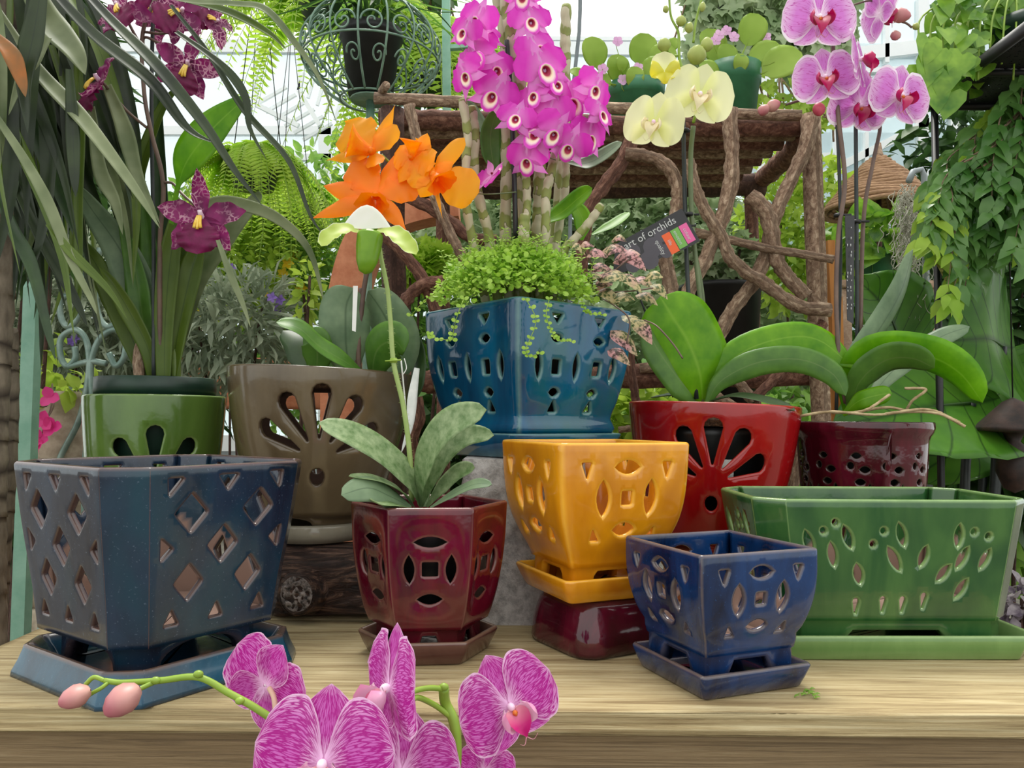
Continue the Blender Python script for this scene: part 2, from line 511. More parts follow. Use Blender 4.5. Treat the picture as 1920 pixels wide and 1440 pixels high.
# ------------------------------------------------------------------ pot construction
class Shape:
    """closed outline with arc length; polygon with rounded corners or circle"""
    def __init__(self, corners=None, rad=0.01, circle=None, step=0.008):
        P = []; self.mids = []
        if circle:
            n = 72
            P = [(circle * math.sin(2 * math.pi * i / n), -circle * math.cos(2 * math.pi * i / n)) for i in range(n)]
        else:
            n = len(corners)
            cs = [Vector(c) for c in corners]
            segs = []
            for i in range(n):
                a, b, c = cs[i - 1], cs[i], cs[(i + 1) % n]
                d1 = (a - b).normalized(); d2 = (c - b).normalized()
                ang = d1.angle(d2); t = rad / math.tan(ang / 2)
                cen = b + (d1 + d2).normalized() * (rad / math.sin(ang / 2))
                p1 = b + d1 * t; p2 = b + d2 * t
                v1 = p1 - cen; v2 = p2 - cen
                tot = v1.angle(v2); m = 4
                arc = []
                for k in range(m + 1):
                    q = k / m
                    s = (v1 * math.sin((1 - q) * tot) + v2 * math.sin(q * tot)) / math.sin(tot)
                    arc.append(cen + s)
                segs.append(arc)
            for i in range(n):
                arc = segs[i]; nx = segs[(i + 1) % n][0]
                P += [tuple(p) for p in arc]
                L = (nx - arc[-1]).length; k = max(1, int(L / step))
                for j in range(1, k): P.append(tuple(arc[-1].lerp(nx, j / k)))
        self.P = P; n = len(P); self.corner = set()
        if not circle:
            q = 0
            for i in range(len(corners)):
                best = min(range(n), key=lambda k: (Vector(P[k]) - cs[i]).length); self.corner.add(best)
        self.s = [0.0]
        for i in range(n): self.s.append(self.s[-1] + (Vector(P[(i + 1) % n]) - Vector(P[i])).length)
        self.L = self.s[-1]
        self.N = []
        for i in range(n):
            t = Vector(P[(i + 1) % n]) - Vector(P[i - 1]); self.N.append((t.y, -t.x) if t.length < 1e-9 else (t.y / t.length, -t.x / t.length))
        if not circle:
            idx = 0
            for i in range(len(corners)):
                a = Vector(corners[i]); b = Vector(corners[(i + 1) % len(corners)]); m = (a + b) / 2
                # arc length of the point nearest the middle of side i
                best = min(range(n), key=lambda k: (Vector(P[k]) - m).length)
                sb = self.s[best]; d = (b - a).normalized(); sb += (m - Vector(P[best])).dot(d)
                self.mids.append(sb)
    def ev(self, s):
        s = s % self.L
        lo = np.searchsorted(self.s, s, side='right') - 1
        lo = min(lo, len(self.P) - 1); hi = (lo + 1) % len(self.P)
        t = (s - self.s[lo]) / max(1e-9, self.s[lo + 1] - self.s[lo])
        p = (self.P[lo][0] * (1 - t) + self.P[hi][0] * t, self.P[lo][1] * (1 - t) + self.P[hi][1] * t)
        n = Vector((self.N[lo][0] * (1 - t) + self.N[hi][0] * t, self.N[lo][1] * (1 - t) + self.N[hi][1] * t)).normalized()
        return p, n

def h_lens(w, h, n=7):
    """vesica with tips left/right (w>h) or up/down (h>w)"""
    sw = h > w
    if sw: w, h = h, w
    top = [(w * (i / n - 0.5), h / 2 * math.sin(math.pi * i / n) ** 0.85 if 0 < i < n else 0) for i in range(n + 1)]
    pts = [(x, -y) for x, y in top[:-1]] + [(x, y) for x, y in reversed(top)][:-1]
    if sw: pts = [(-y, x) for x, y in pts]
    return pts
def h_poly(pts, r=0.15):
    """polygon with cut corners"""
    out = []; n = len(pts)
    for i in range(n):
        b = Vector(pts[i]); a = Vector(pts[i - 1]); c = Vector(pts[(i + 1) % n])
        out += [tuple(b.lerp(a, r)), tuple(b.lerp((a + c) / 2, r * 0.28)), tuple(b.lerp(c, r))]
    return out
def h_rect(w, h, r=0.14): return h_poly([(-w / 2, -h / 2), (w / 2, -h / 2), (w / 2, h / 2), (-w / 2, h / 2)], r)
def h_diam(w, h): return h_poly([(0, -h / 2), (w / 2, 0), (0, h / 2), (-w / 2, 0)], 0.1)
def h_circ(r, n=14): return [(r * math.cos(2 * math.pi * i / n), r * math.sin(2 * math.pi * i / n)) for i in range(n)]
def h_drop(l, r1, ang, r2=0.12, n=6):
    """teardrop: point at origin side, round end away; ang from +z, length l"""
    pts = []
    r0 = r1 * r2
    for i in range(n + 1):
        a = math.pi * i / n
        pts.append((r1 * math.cos(a), l - r1 + r1 * math.sin(a)))
    for i in range(4):
        a = math.pi + math.pi * i / 3
        pts.append((r0 * math.cos(a), r0 + r0 * math.sin(a)))
    c, s = math.cos(ang), math.sin(ang)
    return [(x * c + y * s, -x * s + y * c) for x, y in pts]
def shift(pts, dx, dy, mirror=False):
    if mirror: pts = [(-x, y) for x, y in reversed(pts)]
    return [(x + dx, y + dy) for x, y in pts]
def rot2(pts, a):
    c, s = math.cos(a), math.sin(a); return [(x * c - y * s, x * s + y * c) for x, y in pts]

def offset_poly(p, e):
    n = len(p); out = []
    for i in range(n):
        a = Vector(p[i - 1]); b = Vector(p[i]); c = Vector(p[(i + 1) % n])
        t = (c - a); t = t.normalized() if t.length > 1e-9 else Vector((1, 0))
        out.append((b.x + t.y * e, b.y - t.x * e))
    return out

def inside(poly, x, y):
    r = False; n = len(poly); j = n - 1
    for i in range(n):
        xi, yi = poly[i]; xj, yj = poly[j]
        if (yi > y) != (yj > y) and x < (xj - xi) * (y - yi) / (yj - yi) + xi: r = not r
        j = i
    return r

def pot_mesh(shape, prof, z0, z1, holes, th=0.007, lip=0.0025, zstep=0.007, rim_out=0.0, foot=None, rim_r=None, relief=None, M=None):
    """prof(z)->scale; holes: list of (s, z) polygons; foot: (scale, zbottom, fn(s)->height or None)"""
    L = shape.L
    svals = list(shape.s[:-1])
    zn = max(3, int((z1 - z0) / zstep)); zvals = [z0 + (z1 - z0) * i / zn for i in range(zn + 1)]
    H = []
    for poly in holes:
        A = sum(poly[i - 1][0] * poly[i][1] - poly[i][0] * poly[i - 1][1] for i in range(len(poly)))
        if A < 0: poly = poly[::-1]
        cx = sum(p[0] for p in poly) / len(poly)
        k = math.floor(cx / L); poly = [(x - k * L, y) for x, y in poly]
        H.append((poly, offset_poly(poly, lip * 0.45), offset_poly(poly, lip * 1.5)))
    V = []; E = []; kind = {}
    def addv(x, y, d):
        V.append(Vector((x, y))); kind[len(V) - 1] = d; return len(V) - 1
    bot = [addv(x, z0, 0) for x in svals + [L]]
    top = [addv(x, z1, 0) for x in svals + [L]]
    for i in range(len(svals)): E += [(bot[i], bot[i + 1]), (top[i], top[i + 1])]
    lf = [bot[0]] + [addv(0, z, 0) for z in zvals[1:-1]] + [top[0]]
    rt = [bot[-1]] + [addv(L, z, 0) for z in zvals[1:-1]] + [top[-1]]
    for a in (lf, rt): E += [(a[i], a[i + 1]) for i in range(len(a) - 1)]
    boxes = []
    for (p0, p1, p2) in H:
        for ring, d in ((p0, 1), (p1, 2), (p2, 0)):
            ids = [addv(x, y, d) for x, y in ring]
            E += [(ids[i - 1], ids[i]) for i in range(len(ids))]
        xs = [q[0] for q in p2]; ys = [q[1] for q in p2]
        boxes.append((min(xs), max(xs), min(ys), max(ys), p2, p0))
    for x in svals[1:]:
        for z in zvals[1:-1]:
            ok = True
            for b in boxes:
                if b[0] - .001 < x < b[1] + .001 and b[2] - .001 < z < b[3] + .001 and inside(b[4], x, z): ok = False; break
            if ok: addv(x, z, 0)
    res = geometry.delaunay_2d_cdt(V, E, [], 0, 1e-6, True)
    ov, oe, of, orig = res[0], res[1], res[2], res[3]
    depth = []
    for ids in orig:
        ks = [kind[i] for i in ids if i in kind]
        depth.append(max(ks) if ks else 0)
    verts = []; edge = []; faces = []; uvs = []
    key = {}
    def idx(k, side):
        x, y = ov[k].x, ov[k].y
        wrap = abs(x - L) < 1e-5
        kk = (round((0 if wrap else x), 5), round(y, 5), side)
        if kk in key: return key[kk]
        (qx, qy), n = shape.ev(0 if wrap else x)
        sc = prof(y)
        dz = (prof(y + .001) - prof(y - .001)) / .002 * math.hypot(qx, qy)
        nn = Vector((n.x, n.y, -dz * 0.8)).normalized()
        off = {0: 0, 1: lip, 2: lip * 0.25}[depth[k]]
        P = Vector((qx * sc, qy * sc, y))
        if relief and side == 0: P += nn * relief(x, y)
        P -= nn * (off if side == 0 else th - off)
        verts.append(P); edge.append({0: 0.0, 1: 1.0, 2: 0.7}[depth[k]] if side == 0 else (0.5 if depth[k] == 1 else (-1.0 if y < z1 - (.5 if shape.mids else .12) * (z1 - z0) + .012 * math.sin(x * 90) else 0)))
        if side == 0 and depth[k] == 0 and any(abs((0 if wrap else x) - shape.s[c_]) < 1e-4 for c_ in shape.corner): edge[-1] = .75
        uvs.append((x, y))
        key[kk] = len(verts) - 1
        return key[kk]
    for f in of:
        c = (ov[f[0]] + ov[f[1]] + ov[f[2]]) / 3
        hole = False
        for b in boxes:
            if b[0] < c.x < b[1] and b[2] < c.y < b[3] and inside(b[5], c.x, c.y): hole = True; break
        if hole: continue
        if geometry.area_tri(ov[f[0]], ov[f[1]], ov[f[2]]) < 1e-12: continue
        faces.append(tuple(idx(k, 0) for k in f))
        faces.append(tuple(idx(k, 1) for k in reversed(f)))
    # hole side walls: boundary edges of the outer sheet away from top/bottom
    cnt = {}
    for f in faces:
        for i in range(len(f)):
            a, b = f[i - 1], f[i]
            cnt[(a, b)] = cnt.get((a, b), 0) + 1
    inv = {v: k for k, v in key.items()}
    for (a, b) in list(cnt):
        if (b, a) in cnt: continue
        ka, kb = inv[a], inv[b]
        if ka[2] != 0: continue
        if (abs(ka[1] - z1) < 1e-5 and abs(kb[1] - z1) < 1e-5) or (abs(ka[1] - z0) < 1e-5 and abs(kb[1] - z0) < 1e-5): continue
        a2 = key.get((ka[0], ka[1], 1)); b2 = key.get((kb[0], kb[1], 1))
        if a2 is None or b2 is None: continue
        faces.append((b, a, a2, b2))
    n = len(svals)
    inmap = {}
    for k_, ids in enumerate(orig):
        for i_ in ids: inmap.setdefault(i_, k_)
    def ringids(z, side):
        src = top if z == z1 else bot
        return [idx(inmap[src[i]], side) for i in range(len(svals))]
    def newring(P, e):
        st = len(verts)
        for p in P: verts.append(p); edge.append(e); uvs.append((0, 0))
        return list(range(st, st + len(P)))
    def bridge(a, b):
        for i in range(n): faces.append((a[i], a[(i + 1) % n], b[(i + 1) % n], b[i]))
    To = ringids(z1, 0); Ti = ringids(z1, 1)
    prev = To; rr = rim_r or th / 2
    for k in range(1, 6):
        a = math.pi * k / 6
        P = []
        for i in range(n):
            o = Vector(verts[To[i]]); q = Vector(verts[Ti[i]])
            m = (o + q) / 2; h = (o - q) / 2
            P.append(m + h * (math.cos(a) * (1 + rim_out * math.sin(a))) + Vector((0, 0, rr * math.sin(a))))
        cur = newring(P, 0.9 if k in (2, 3, 4) else 0.5); bridge(prev, cur); prev = cur
    bridge(prev, Ti)
    Bo = ringids(z0, 0); Bi = ringids(z0, 1)
    # inner floor
    cI = newring([Vector((verts[i][0] * .96, verts[i][1] * .96, z0 + th)) for i in Bi], -1)
    bridge(cI, Bi) ; 
    faces.append(tuple(cI))
    if foot:
        fs, zb, fn, fth = foot
        oz = [Vector(verts[i]) for i in Bo]
        k0 = prof(z0)
        r1 = newring([Vector((p.x / k0 * fs, p.y / k0 * fs, z0 - 0.002)) for p in oz], 0.2)
        bridge(r1, Bo)
        lo = []
        for i, p in enumerate(oz):
            hgt = fn(svals[i])
            zz = zb + (z0 - 0.002 - zb) * hgt
            fl = 1.0
            lo.append(Vector((p.x / k0 * fs * fl, p.y / k0 * fs * fl, zz)))
        md = newring([Vector((p.x, p.y, (p.z + z0) / 2)) for p in lo], 0)
        bridge(md, r1)
        r2 = newring(lo, 0.5); bridge(r2, md)
        cc = 1 - fth
        r3 = newring([Vector((p.x * cc, p.y * cc, p.z)) for p in lo], 0.3); bridge(r3, r2)
        r4 = newring([Vector((p.x * cc, p.y * cc, z0 - 0.003)) for p in lo], 0); bridge(r4, r3)
        faces.append(tuple(reversed(r4)))
    else:
        faces.append(tuple(reversed(Bo)))
    mb = MB()
    mb.add(verts, faces, uvs, edge, M)
    return mb

def loft(shape, rings, M=None):
    """rings: (scale, inset, z, edge)"""
    n = len(shape.P); v = []; f = []; e = []
    for sc, ins, z, ed in rings:
        for i in range(n):
            p = shape.P[i]; q = shape.N[i]
            v.append(((p[0] * sc - q[0] * ins), (p[1] * sc - q[1] * ins), z)); e.append(ed)
    for k in range(len(rings) - 1):
        for i in range(n):
            a = k * n + i; b = k * n + (i + 1) % n
            f.append((a, b, b + n, a + n))
    f.append(tuple(range(n - 1, -1, -1)))
    f.append(tuple(range((len(rings) - 1) * n, len(rings) * n)))
    return MB().add(v, f, None, e, M)

def saucer_mesh(shape, h, wall=0.007, flare=0.93, z=0.0, M=None, floor=0.006, bulge=0.0):
    r = [(flare, 0.003, 0, 0.3), (flare, 0, 0.002, 0.5), ((flare + 1) / 2 + bulge, 0, h * .45, 0), (1, 0, h - .003, 0.1), (1, 0.001, h - .001, 0.8), (1, wall * .35, h, 1), (1, wall * .7, h, 1), (1, wall, h - .002, 0.5), ((flare + 1) / 2 + bulge, wall, h * .45, 0), (flare, wall + .002, floor + .001, 0), (flare, wall + .006, floor, 0)]
    return loft(shape, [(a, b, c + z, d) for a, b, c, d in r], M)

def sqc(a): return [(-a, -a), (a, -a), (a, a), (-a, a)]
def octc(a, b, c): return [(-a, -b + c), (-a + c, -b), (a - c, -b), (a, -b + c), (a, b - c), (a - c, b), (-a + c, b), (-a, b - c)]
def hexc(a): return [(a * math.cos(R(60 * k - 120)), a * math.sin(R(60 * k - 120))) for k in range(6)]
def place(x, y, z, rot, tilt=0.0, tilt2=0.0):
    return Matrix.Translation((x, y, z)) @ Matrix.Rotation(tilt, 4, 'Y') @ Matrix.Rotation(tilt2, 4, 'X') @ Matrix.Rotation(rot, 4, 'Z')
def ease(a, b, t): 
    t = max(0, min(1, t)); return a + (b - a) * t

def curveprof(pts):
    """pts [(z, scale)] smooth interpolation"""
    zs = [p[0] for p in pts]; ss = [p[1] for p in pts]
    def f(z):
        if z <= zs[0]: return ss[0] + (z - zs[0]) * (ss[1] - ss[0]) / (zs[1] - zs[0])
        if z >= zs[-1]: return ss[-1]
        k = 0
        while z > zs[k + 1]: k += 1
        t = (z - zs[k]) / (zs[k + 1] - zs[k])
        m = []
        for q in (k, k + 1):
            a = max(q - 1, 0); b = min(q + 1, len(zs) - 1)
            m.append((ss[b] - ss[a]) / (zs[b] - zs[a]) * (zs[k + 1] - zs[k]))
        t2, t3 = t * t, t * t * t
        return (2 * t3 - 3 * t2 + 1) * ss[k] + (t3 - 2 * t2 + t) * m[0] + (-2 * t3 + 3 * t2) * ss[k + 1] + (t3 - t2) * m[1]
    return f

# coin pattern shared by the square and hexagonal planters
def coin_holes(sm, zc, w, h, corner=True, k=1.0):
    """w,h: half extents of the pattern around face middle sm"""
    H = []
    H.append(shift(h_lens(w * .66, h * .34), sm, zc + h * .76))
    H.append(shift(h_lens(w * .66, h * .34), sm, zc - h * .78))
    H.append(shift(h_lens(w * .32, h * .92), sm - w * .62, zc))
    H.append(shift(h_lens(w * .32, h * .92), sm + w * .62, zc))
    H.append(shift(h_rect(w * .27, h * .34), sm, zc))
    if corner:
        for sx in (-1, 1):
            H.append(shift(h_poly([(0, -h * .26), (w * .13, h * .16), (-w * .13, h * .16)], .12), sm + sx * w * 1.02, zc + h * .72))
            H.append(shift(h_poly([(-sx * w * .16, -h * .14), (sx * w * .12, -h * .14), (sx * w * .02, h * .18)], .12), sm + sx * w * .86, zc - h * .92))
    return H

def fan_holes(sm, zc, l, n, spread, r, circ=None, inner=0.022, ell=1.0):
    H = []
    for i in range(n):
        a = R(-spread + 2 * spread * i / (n - 1))
        p = h_drop(l * (1 - (1 - ell) * abs(math.sin(a))), r, a)
        H.append(shift(p, sm + math.sin(a) * inner, zc + math.cos(a) * inner))
    if circ: H.append(shift(h_circ(circ[0]), sm, zc - circ[1]))
    return H

def arch(shape, n, width=0.5, hmax=0.75, ph=0.0):
    """foot profile: n openings round the outline"""
    def f(s):
        t = ((s / shape.L) * n + ph) % 1.0
        d = abs(t - 0.5) * 2
        if d > width: return 0.0
        return hmax * math.sqrt(max(0, 1 - (d / width) ** 2)) ** 0.7
    return f
def side_arch(shape, half, hmax=0.8, sides=None):
    def f(s):
        for m in (sides or shape.mids):
            d = min(abs(s - m), shape.L - abs(s - m))
            if d < half: return hmax * min(1, (1 - (d / half) ** 3) * 2.0) 
        return 0.0
    return f

# ---- 1 dark blue octagonal planter, front left
cx, cy, ro = -.408, .939, R(54.65)
t = thing('ceramic_planter', 'large dark blue planter with chamfered corners and diamond cutouts, at the left of the bench', 'planter', (cx, cy, 0.034))
sh = Shape(octc(.126, .126, .034), .004)
pf = curveprof([(.05, .815), (.10, .86), (.17, .94), (.2334, 1.0)])
H = []
for k in (0, 1, 2, 3, 4, 5, 6, 7):
    if k % 2 == 0: continue            # main sides are 1,3,5,7
    m = sh.mids[k]
    for (dx, z, w, h) in ((-.043, .188, .040, .042), (.043, .188, .040, .042), (0, .151, .040, .042), (-.042, .114, .038, .040), (.042, .114, .038, .040)):
        H.append(shift(h_diam(w, h), m + dx, z))
    for dx, z in ((-.066, .217), (.0, .219), (.066, .219)):
        if dx == 0: H.append(shift(h_poly([(0, -.009), (.012, .007), (-.012, .007)], .1), m, z))
        else:
            s_ = 1 if dx > 0 else -1
            H.append(shift(h_poly([(s_ * .004, -.010), (s_ * .005, .008), (-s_ * .012, .008)], .1), m + dx, z))
    for dx in (-.074, .076):
        s_ = 1 if dx > 0 else -1
        H.append(shift(h_poly([(s_ * .004, -.012), (s_ * .004, .012), (-s_ * .010, 0)], .1), m + dx, .152))
    for dx in (-.066, 0, .068):
        H.append(shift(h_poly([(-.010, -.007), (.010, -.007), (.0, .009)], .1), m + dx * .95, .078))
mb = pot_mesh(sh, pf, .052, .2334, H, th=.0085, lip=.002, foot=(.66, .012, arch(sh, 4, .7, .9, .5 - sh.mids[1] / sh.L * 4), .12), M=place(cx, cy, 0, ro))
mb.build('body', M['blue_dark'], t)
mb = loft(Shape(octc(.123, .123, .031), .004), [(.9, .003, 0, 0), (.90, 0, .001, .3), (.93, 0, .012, 0), (.975, .000, .026, 0), (.978, .001, .0325, .6), (.97, .004, .0345, 1), (.96, .009, .0335, .8), (.95, .014, .028, .2), (.88, .02, .014, 0), (.8, .02, .012, 0)])
# flared skirt: wider at the table
mb = loft(Shape(octc(.1225, .1225, .0305), .004), [(.97, .003, 0, 0), (1.0, 0, .0008, .3), (.995, 0, .006, 0), (.955, 0, .018, 0), (.925, 0, .030, 0.1), (.920, .000, .0335, .9), (.915, .003, .0345, 1), (.905, .006, .033, .8), (.89, .010, .026, .1), (.84, .012, .013, 0), (.8, .012, .011, 0)], place(cx, cy, 0, ro))
o = mb.build('drip_saucer', M['blue_saucer'])
tag(o, 'dark teal blue flared saucer under the large dark blue octagonal planter', 'saucer')

# ---- 2 small cobalt blue square planter, front right
cx, cy, ro = .2347, .9099, R(-67.87)
t = thing('ceramic_planter', 'small cobalt blue square planter with coin shaped cutouts, empty, standing right of centre', 'planter', (cx, cy, 0.02))
sh = Shape(sqc(.077), .006)
pf = curveprof([(.043, .765), (.048, .79), (.055, .775), (.068, .86), (.094, .955), (.12, .995), (.1476, 1.0)])
H = []
for k in range(4):
    H += coin_holes(sh.mids[k], .1015, .047, .0375)
mb = pot_mesh(sh, pf, .043, .1476, H, th=.0072, lip=.0022, foot=(.74, .009, side_arch(sh, .042, .85), .14), M=place(cx, cy, 0, ro))
mb.build('body', M['blue'], t)
o = saucer_mesh(Shape(sqc(.0716), .007), .0273, flare=.885, M=place(cx, cy, 0, ro)).build('drip_saucer', M['blue'])
tag(o, 'small cobalt blue square saucer under the small blue planter', 'saucer')

# ---- 3 maroon hexagonal planter, centre
cx, cy, ro = -.1022, 1.0045, R(6.55)
t = thing('ceramic_planter', 'oxblood red hexagonal planter with raised panels, holding the slipper orchid', 'planter', (cx, cy, 0.02))
sh = Shape(hexc(.0985), .006)
pf = curveprof([(.040, .76), (.055, .82), (.085, .90), (.13, .97), (.1816, 1.0)])
H = []
def panel(x, z):
    """raised rounded frame lines on each side"""
    r = 0
    for m in sh.mids:
        d = (x - m + sh.L / 2) % sh.L - sh.L / 2
        if abs(d) > .049: continue
        sc = pf(z)
        for w_, h_, amp in ((.036, .056, .0018), (.0275, .047, .0022)):
            q = (abs(d) / w_) ** 4 + (abs(z - .112) / h_) ** 4
            r += amp * (1 / (1 + math.exp((q - 1) * 9)))
    return -r
for m in sh.mids:
    H.append(shift(h_lens(.040, .013), m, .145)); H.append(shift(h_lens(.034, .013), m, .077))
    H.append(shift(h_lens(.013, .034), m - .0255, .113)); H.append(shift(h_lens(.013, .034), m + .0255, .113))
    H.append(shift(h_rect(.020, .017), m, .113))
mb = pot_mesh(sh, pf, .040, .1816, H, th=.0075, lip=.0022, zstep=.005, foot=(.66, .009, side_arch(sh, .022, .8), .14), relief=panel, M=place(cx, cy, 0, ro))
mb.build('body', M['maroon'], t)
o = saucer_mesh(Shape(hexc(.0878), .008), .0287, flare=.86, M=place(cx, cy, 0, ro)).build('drip_saucer', M['maroon_saucer'])
tag(o, 'brownish oxblood hexagonal saucer under the red hexagonal planter', 'saucer')

# ---- 4 green rectangular planter, right
cx, cy, ro = .473, 1.071, R(1.2)
t = thing('ceramic_planter', 'long rectangular green glazed planter with bamboo leaf cutouts, empty, at the right', 'planter', (cx, cy, 0.02))
sh = Shape(octc(.174, .100, .032), .006)
pf = curveprof([(.045, .86), (.064, .878), (.12, .935), (.1892, 1.0)])
def leaf_h(l, w, a):
    return rot2([(x, y) for x, y in h_lens(w, l)], a)
def pix(x, y):
    """face coordinates of the front side from photo pixels"""
    return ((x - 1692) * 0.00069 , .1892 - (y - 937) * .000668)
fr = []
for (x, y, l, w, a) in ((1513, 1010, .040, .015, .25), (1558, 1032, .040, .014, .12), (1590, 1000, .040, .015, .35), (1609, 1068, .034, .016, .2), (1682, 1040, .046, .015, .55), (1695, 995, .040, .014, .3), (1740, 1035, .036, .014, -.3), (1783, 1066, .036, .014, -.7), (1807, 997, .038, .014, .0), (1818, 1038, .040, .014, -.45), (1864, 1040, .036, .013, -.4), (1823, 1095, .038, .014, -.55)):
    u, z = pix(x, y); fr.append(shift(leaf_h(l * .8, w * .8, a), u, z))
for (x, y) in ((1543, 988), (1567, 973), (1639, 1012), (1660, 988), (1836, 989), (1865, 997)):
    u, z = pix(x, y); fr.append(shift(h_circ(.0042, 10), u, z))
for (x, y) in ((1600, 1133), (1658, 1130), (1700, 1130), (1745, 1123)):
    u, z = pix(x, y); fr.append(shift(h_drop(.020, .0045, .12, .3), u, z - .006))
H = [[(sh.mids[1] + u * .95, z) for u, z in p] for p in fr] + [[(sh.mids[5] + u * .95, z) for u, z in p] for p in fr]
sd = []
for (u, z, l, w, a) in ((-.045, .15, .036, .013, .3), (-.02, .13, .036, .013, .2), (.03, .155, .034, .012, .3), (.045, .12, .034, .012, -.4), (.012, .10, .034, .013, -.3)):
    sd.append(shift(leaf_h(l, w, a), u, z))
for (u, z) in ((0, .165), (-.008, .150), (.010, .152), (-.02, .06), (.0, .06), (.02, .06)): sd.append(shift(h_circ(.0045, 10), u, z))
for k in (3, 7): H += [[(sh.mids[k] + u, z) for u, z in p] for p in sd]
mb = pot_mesh(sh, pf, .045, .1892, H, th=.0085, lip=.0024, foot=(.83, .009, side_arch(sh, .085, .7, [sh.mids[1], sh.mids[5]]), .08), M=place(cx, cy, 0, ro))
mb.build('body', M['green'], t)
o = saucer_mesh(Shape(octc(.1725, .1027, .022), .006), .0299, flare=.95, M=place(cx, cy, 0, ro)).build('drip_saucer', M['green_saucer'])
tag(o, 'long pale green saucer under the rectangular green planter', 'saucer')

# ---- 5 yellow square planter on an upturned maroon bowl
cx, cy, ro = .106, 1.051, R(23.2)
Z = .066
sh = Shape(sqc(.094), .014)
t = thing('ceramic_planter', 'amber yellow square planter with coin shaped cutouts above an upturned dark red bowl', 'planter', (cx, cy, Z + .01))
pf = curveprof([(.108, .66), (.118, .69), (.135, .78), (.165, .90), (.20, .965), (.257, 1.0)])
H = []
for k in range(4): H += coin_holes(sh.mids[k], .193, .056, .050)
mb = pot_mesh(sh, pf, .108, .2567, H, th=.008, lip=.003, foot=(.62, .074, side_arch(sh, .055, .88), .16), M=place(cx, cy, 0, ro))
mb.build('body', M['yellow'], t)
o = saucer_mesh(Shape(sqc(.078), .010), .030, flare=.86, z=Z, M=place(cx, cy, 0, ro)).build('drip_saucer', M['yellow'])
tag(o, 'amber yellow square saucer between the yellow planter and the dark red bowl', 'saucer')
mb = loft(Shape(sqc(.070), .03), [(.97, .004, 0, .3), (1.0, .001, .002, .6), (1.01, 0, .008, 0), (.98, 0, .03, 0), (.93, 0, .045, 0), (.88, 0, .056, 0), (.80, 0, .0635, .3), (.70, 0, .066, .3)], place(.113, 1.046, 0, R(30)))
o = mb.build('upturned_bowl', M['maroon_dark'])
tag(o, 'small dark red glazed bowl turned upside down, carrying the yellow planter', 'bowl')

# ---- 6 teal square planter on a stone block
cx, cy, ro = .0235, 1.27, R(39.6)
Z = .232
sh = Shape(sqc(.122), .016)
t = thing('ceramic_planter', 'large petrol blue square planter with coin shaped cutouts, on the grey stone block', 'planter', (cx, cy, Z + .012))
pf = curveprof([(.268, .82), (.278, .845), (.288, .80), (.32, .87), (.37, .955), (.41, .985), (.456, 1.0)])
H = []
for k in range(4):
    m = sh.mids[k]
    for q in (-.044, .044):
        H.append(shift(h_poly([(0, -.009), (.012, .006), (-.012, .006)], .15), m + q, .437)) if True else None
        H.append(shift(h_lens(.024, .012), m + q, .407))
        H.append(shift(h_rect(.017, .021), m + q, .365))
        H.append(shift(h_lens(.024, .012), m + q, .328))
        H.append(shift(h_poly([(-.011, -.006), (.011, -.006), (0, .012)], .15), m + q, .305))
    for q in (-.080, -.002, .080):
        H.append(shift(h_lens(.0125, .042), m + q, .366))
mb = pot_mesh(sh, pf, .268, .4567, H, th=.009, lip=.003, foot=(.76, .244, side_arch(sh, .05, .8), .12), M=place(cx, cy, 0, ro))
mb.build('body', M['teal'], t)
o = saucer_mesh(Shape(sqc(.112), .02), .036, flare=.86, z=Z, M=place(cx, cy, 0, ro), wall=.009).build('drip_saucer', M['teal'])
tag(o, 'petrol blue square saucer on top of the grey stone block', 'saucer')

# ---- round planters at the back
def round_pot(name_lab, px0, d, r, zb, zt, rb, mat, fans, tilt=0, tilt2=0, yaw=0, curve=0.02, th=.007, lip=.0024, foot=None, rimout=0.15, zr=None, key='ceramic_planter', extra=None):
    c = W(px0, 700, d); 
    t = thing(key, name_lab, 'planter', (c.x, c.y, zb))
    sh = Shape(circle=r)
    k0 = rb / r
    hh = zt - zb
    pf = extra or curveprof([(0.0, k0), (hh * .1, k0 + (1 - k0) * .16), (hh * .5, k0 + (1 - k0) * .62 + curve), (hh * .9, k0 + (1 - k0) * .95 + curve * .3), (hh, 1.0)])
    mb = pot_mesh(sh, pf, foot[1] if foot else 0.004, hh - th / 2, fans(sh), th=th, lip=lip, rim_out=rimout, foot=(foot[0], 0.0, arch(sh, 3, .5, .8), .14) if foot else None, M=place(c.x, c.y, zb, yaw, tilt, tilt2))
    mb.build('body', mat, t)
    return t, c

# olive green
yawp = lambda p, d: -math.atan2((p - 960), F_PX)    # turn a motif towards the lens
GP_T, GP_C = round_pot('round olive green planter with petal cutouts, holding the burgundy orchid', 294, 1.28, .107, .10, .3225, .080, M['green_pot'],
    lambda s: fan_holes(s.L * .25, .078, .072, 5, 78, .0135, None, .026) + fan_holes(s.L * .75, .078, .072, 5, 78, .0135, None, .026), yaw=yawp(294, 1.28) - R(90), foot=(.78, .014))
TP_T, TP_C = round_pot('round taupe brown planter with petal cutouts and a round hole, on the dark log', 594, 1.25, .143, .128, .3625, .085, M['taupe'],
    lambda s: fan_holes(s.L * .25, .098, .078, 5, 62, .0140, (.0125, .022), .034, 1.0) + fan_holes(s.L * .75, .098, .078, 5, 62, .0140, (.0125, .022), .034, 1.0), yaw=yawp(594, 1.25) - R(90), tilt=R(2.2), foot=(.55, .018), lip=.002)
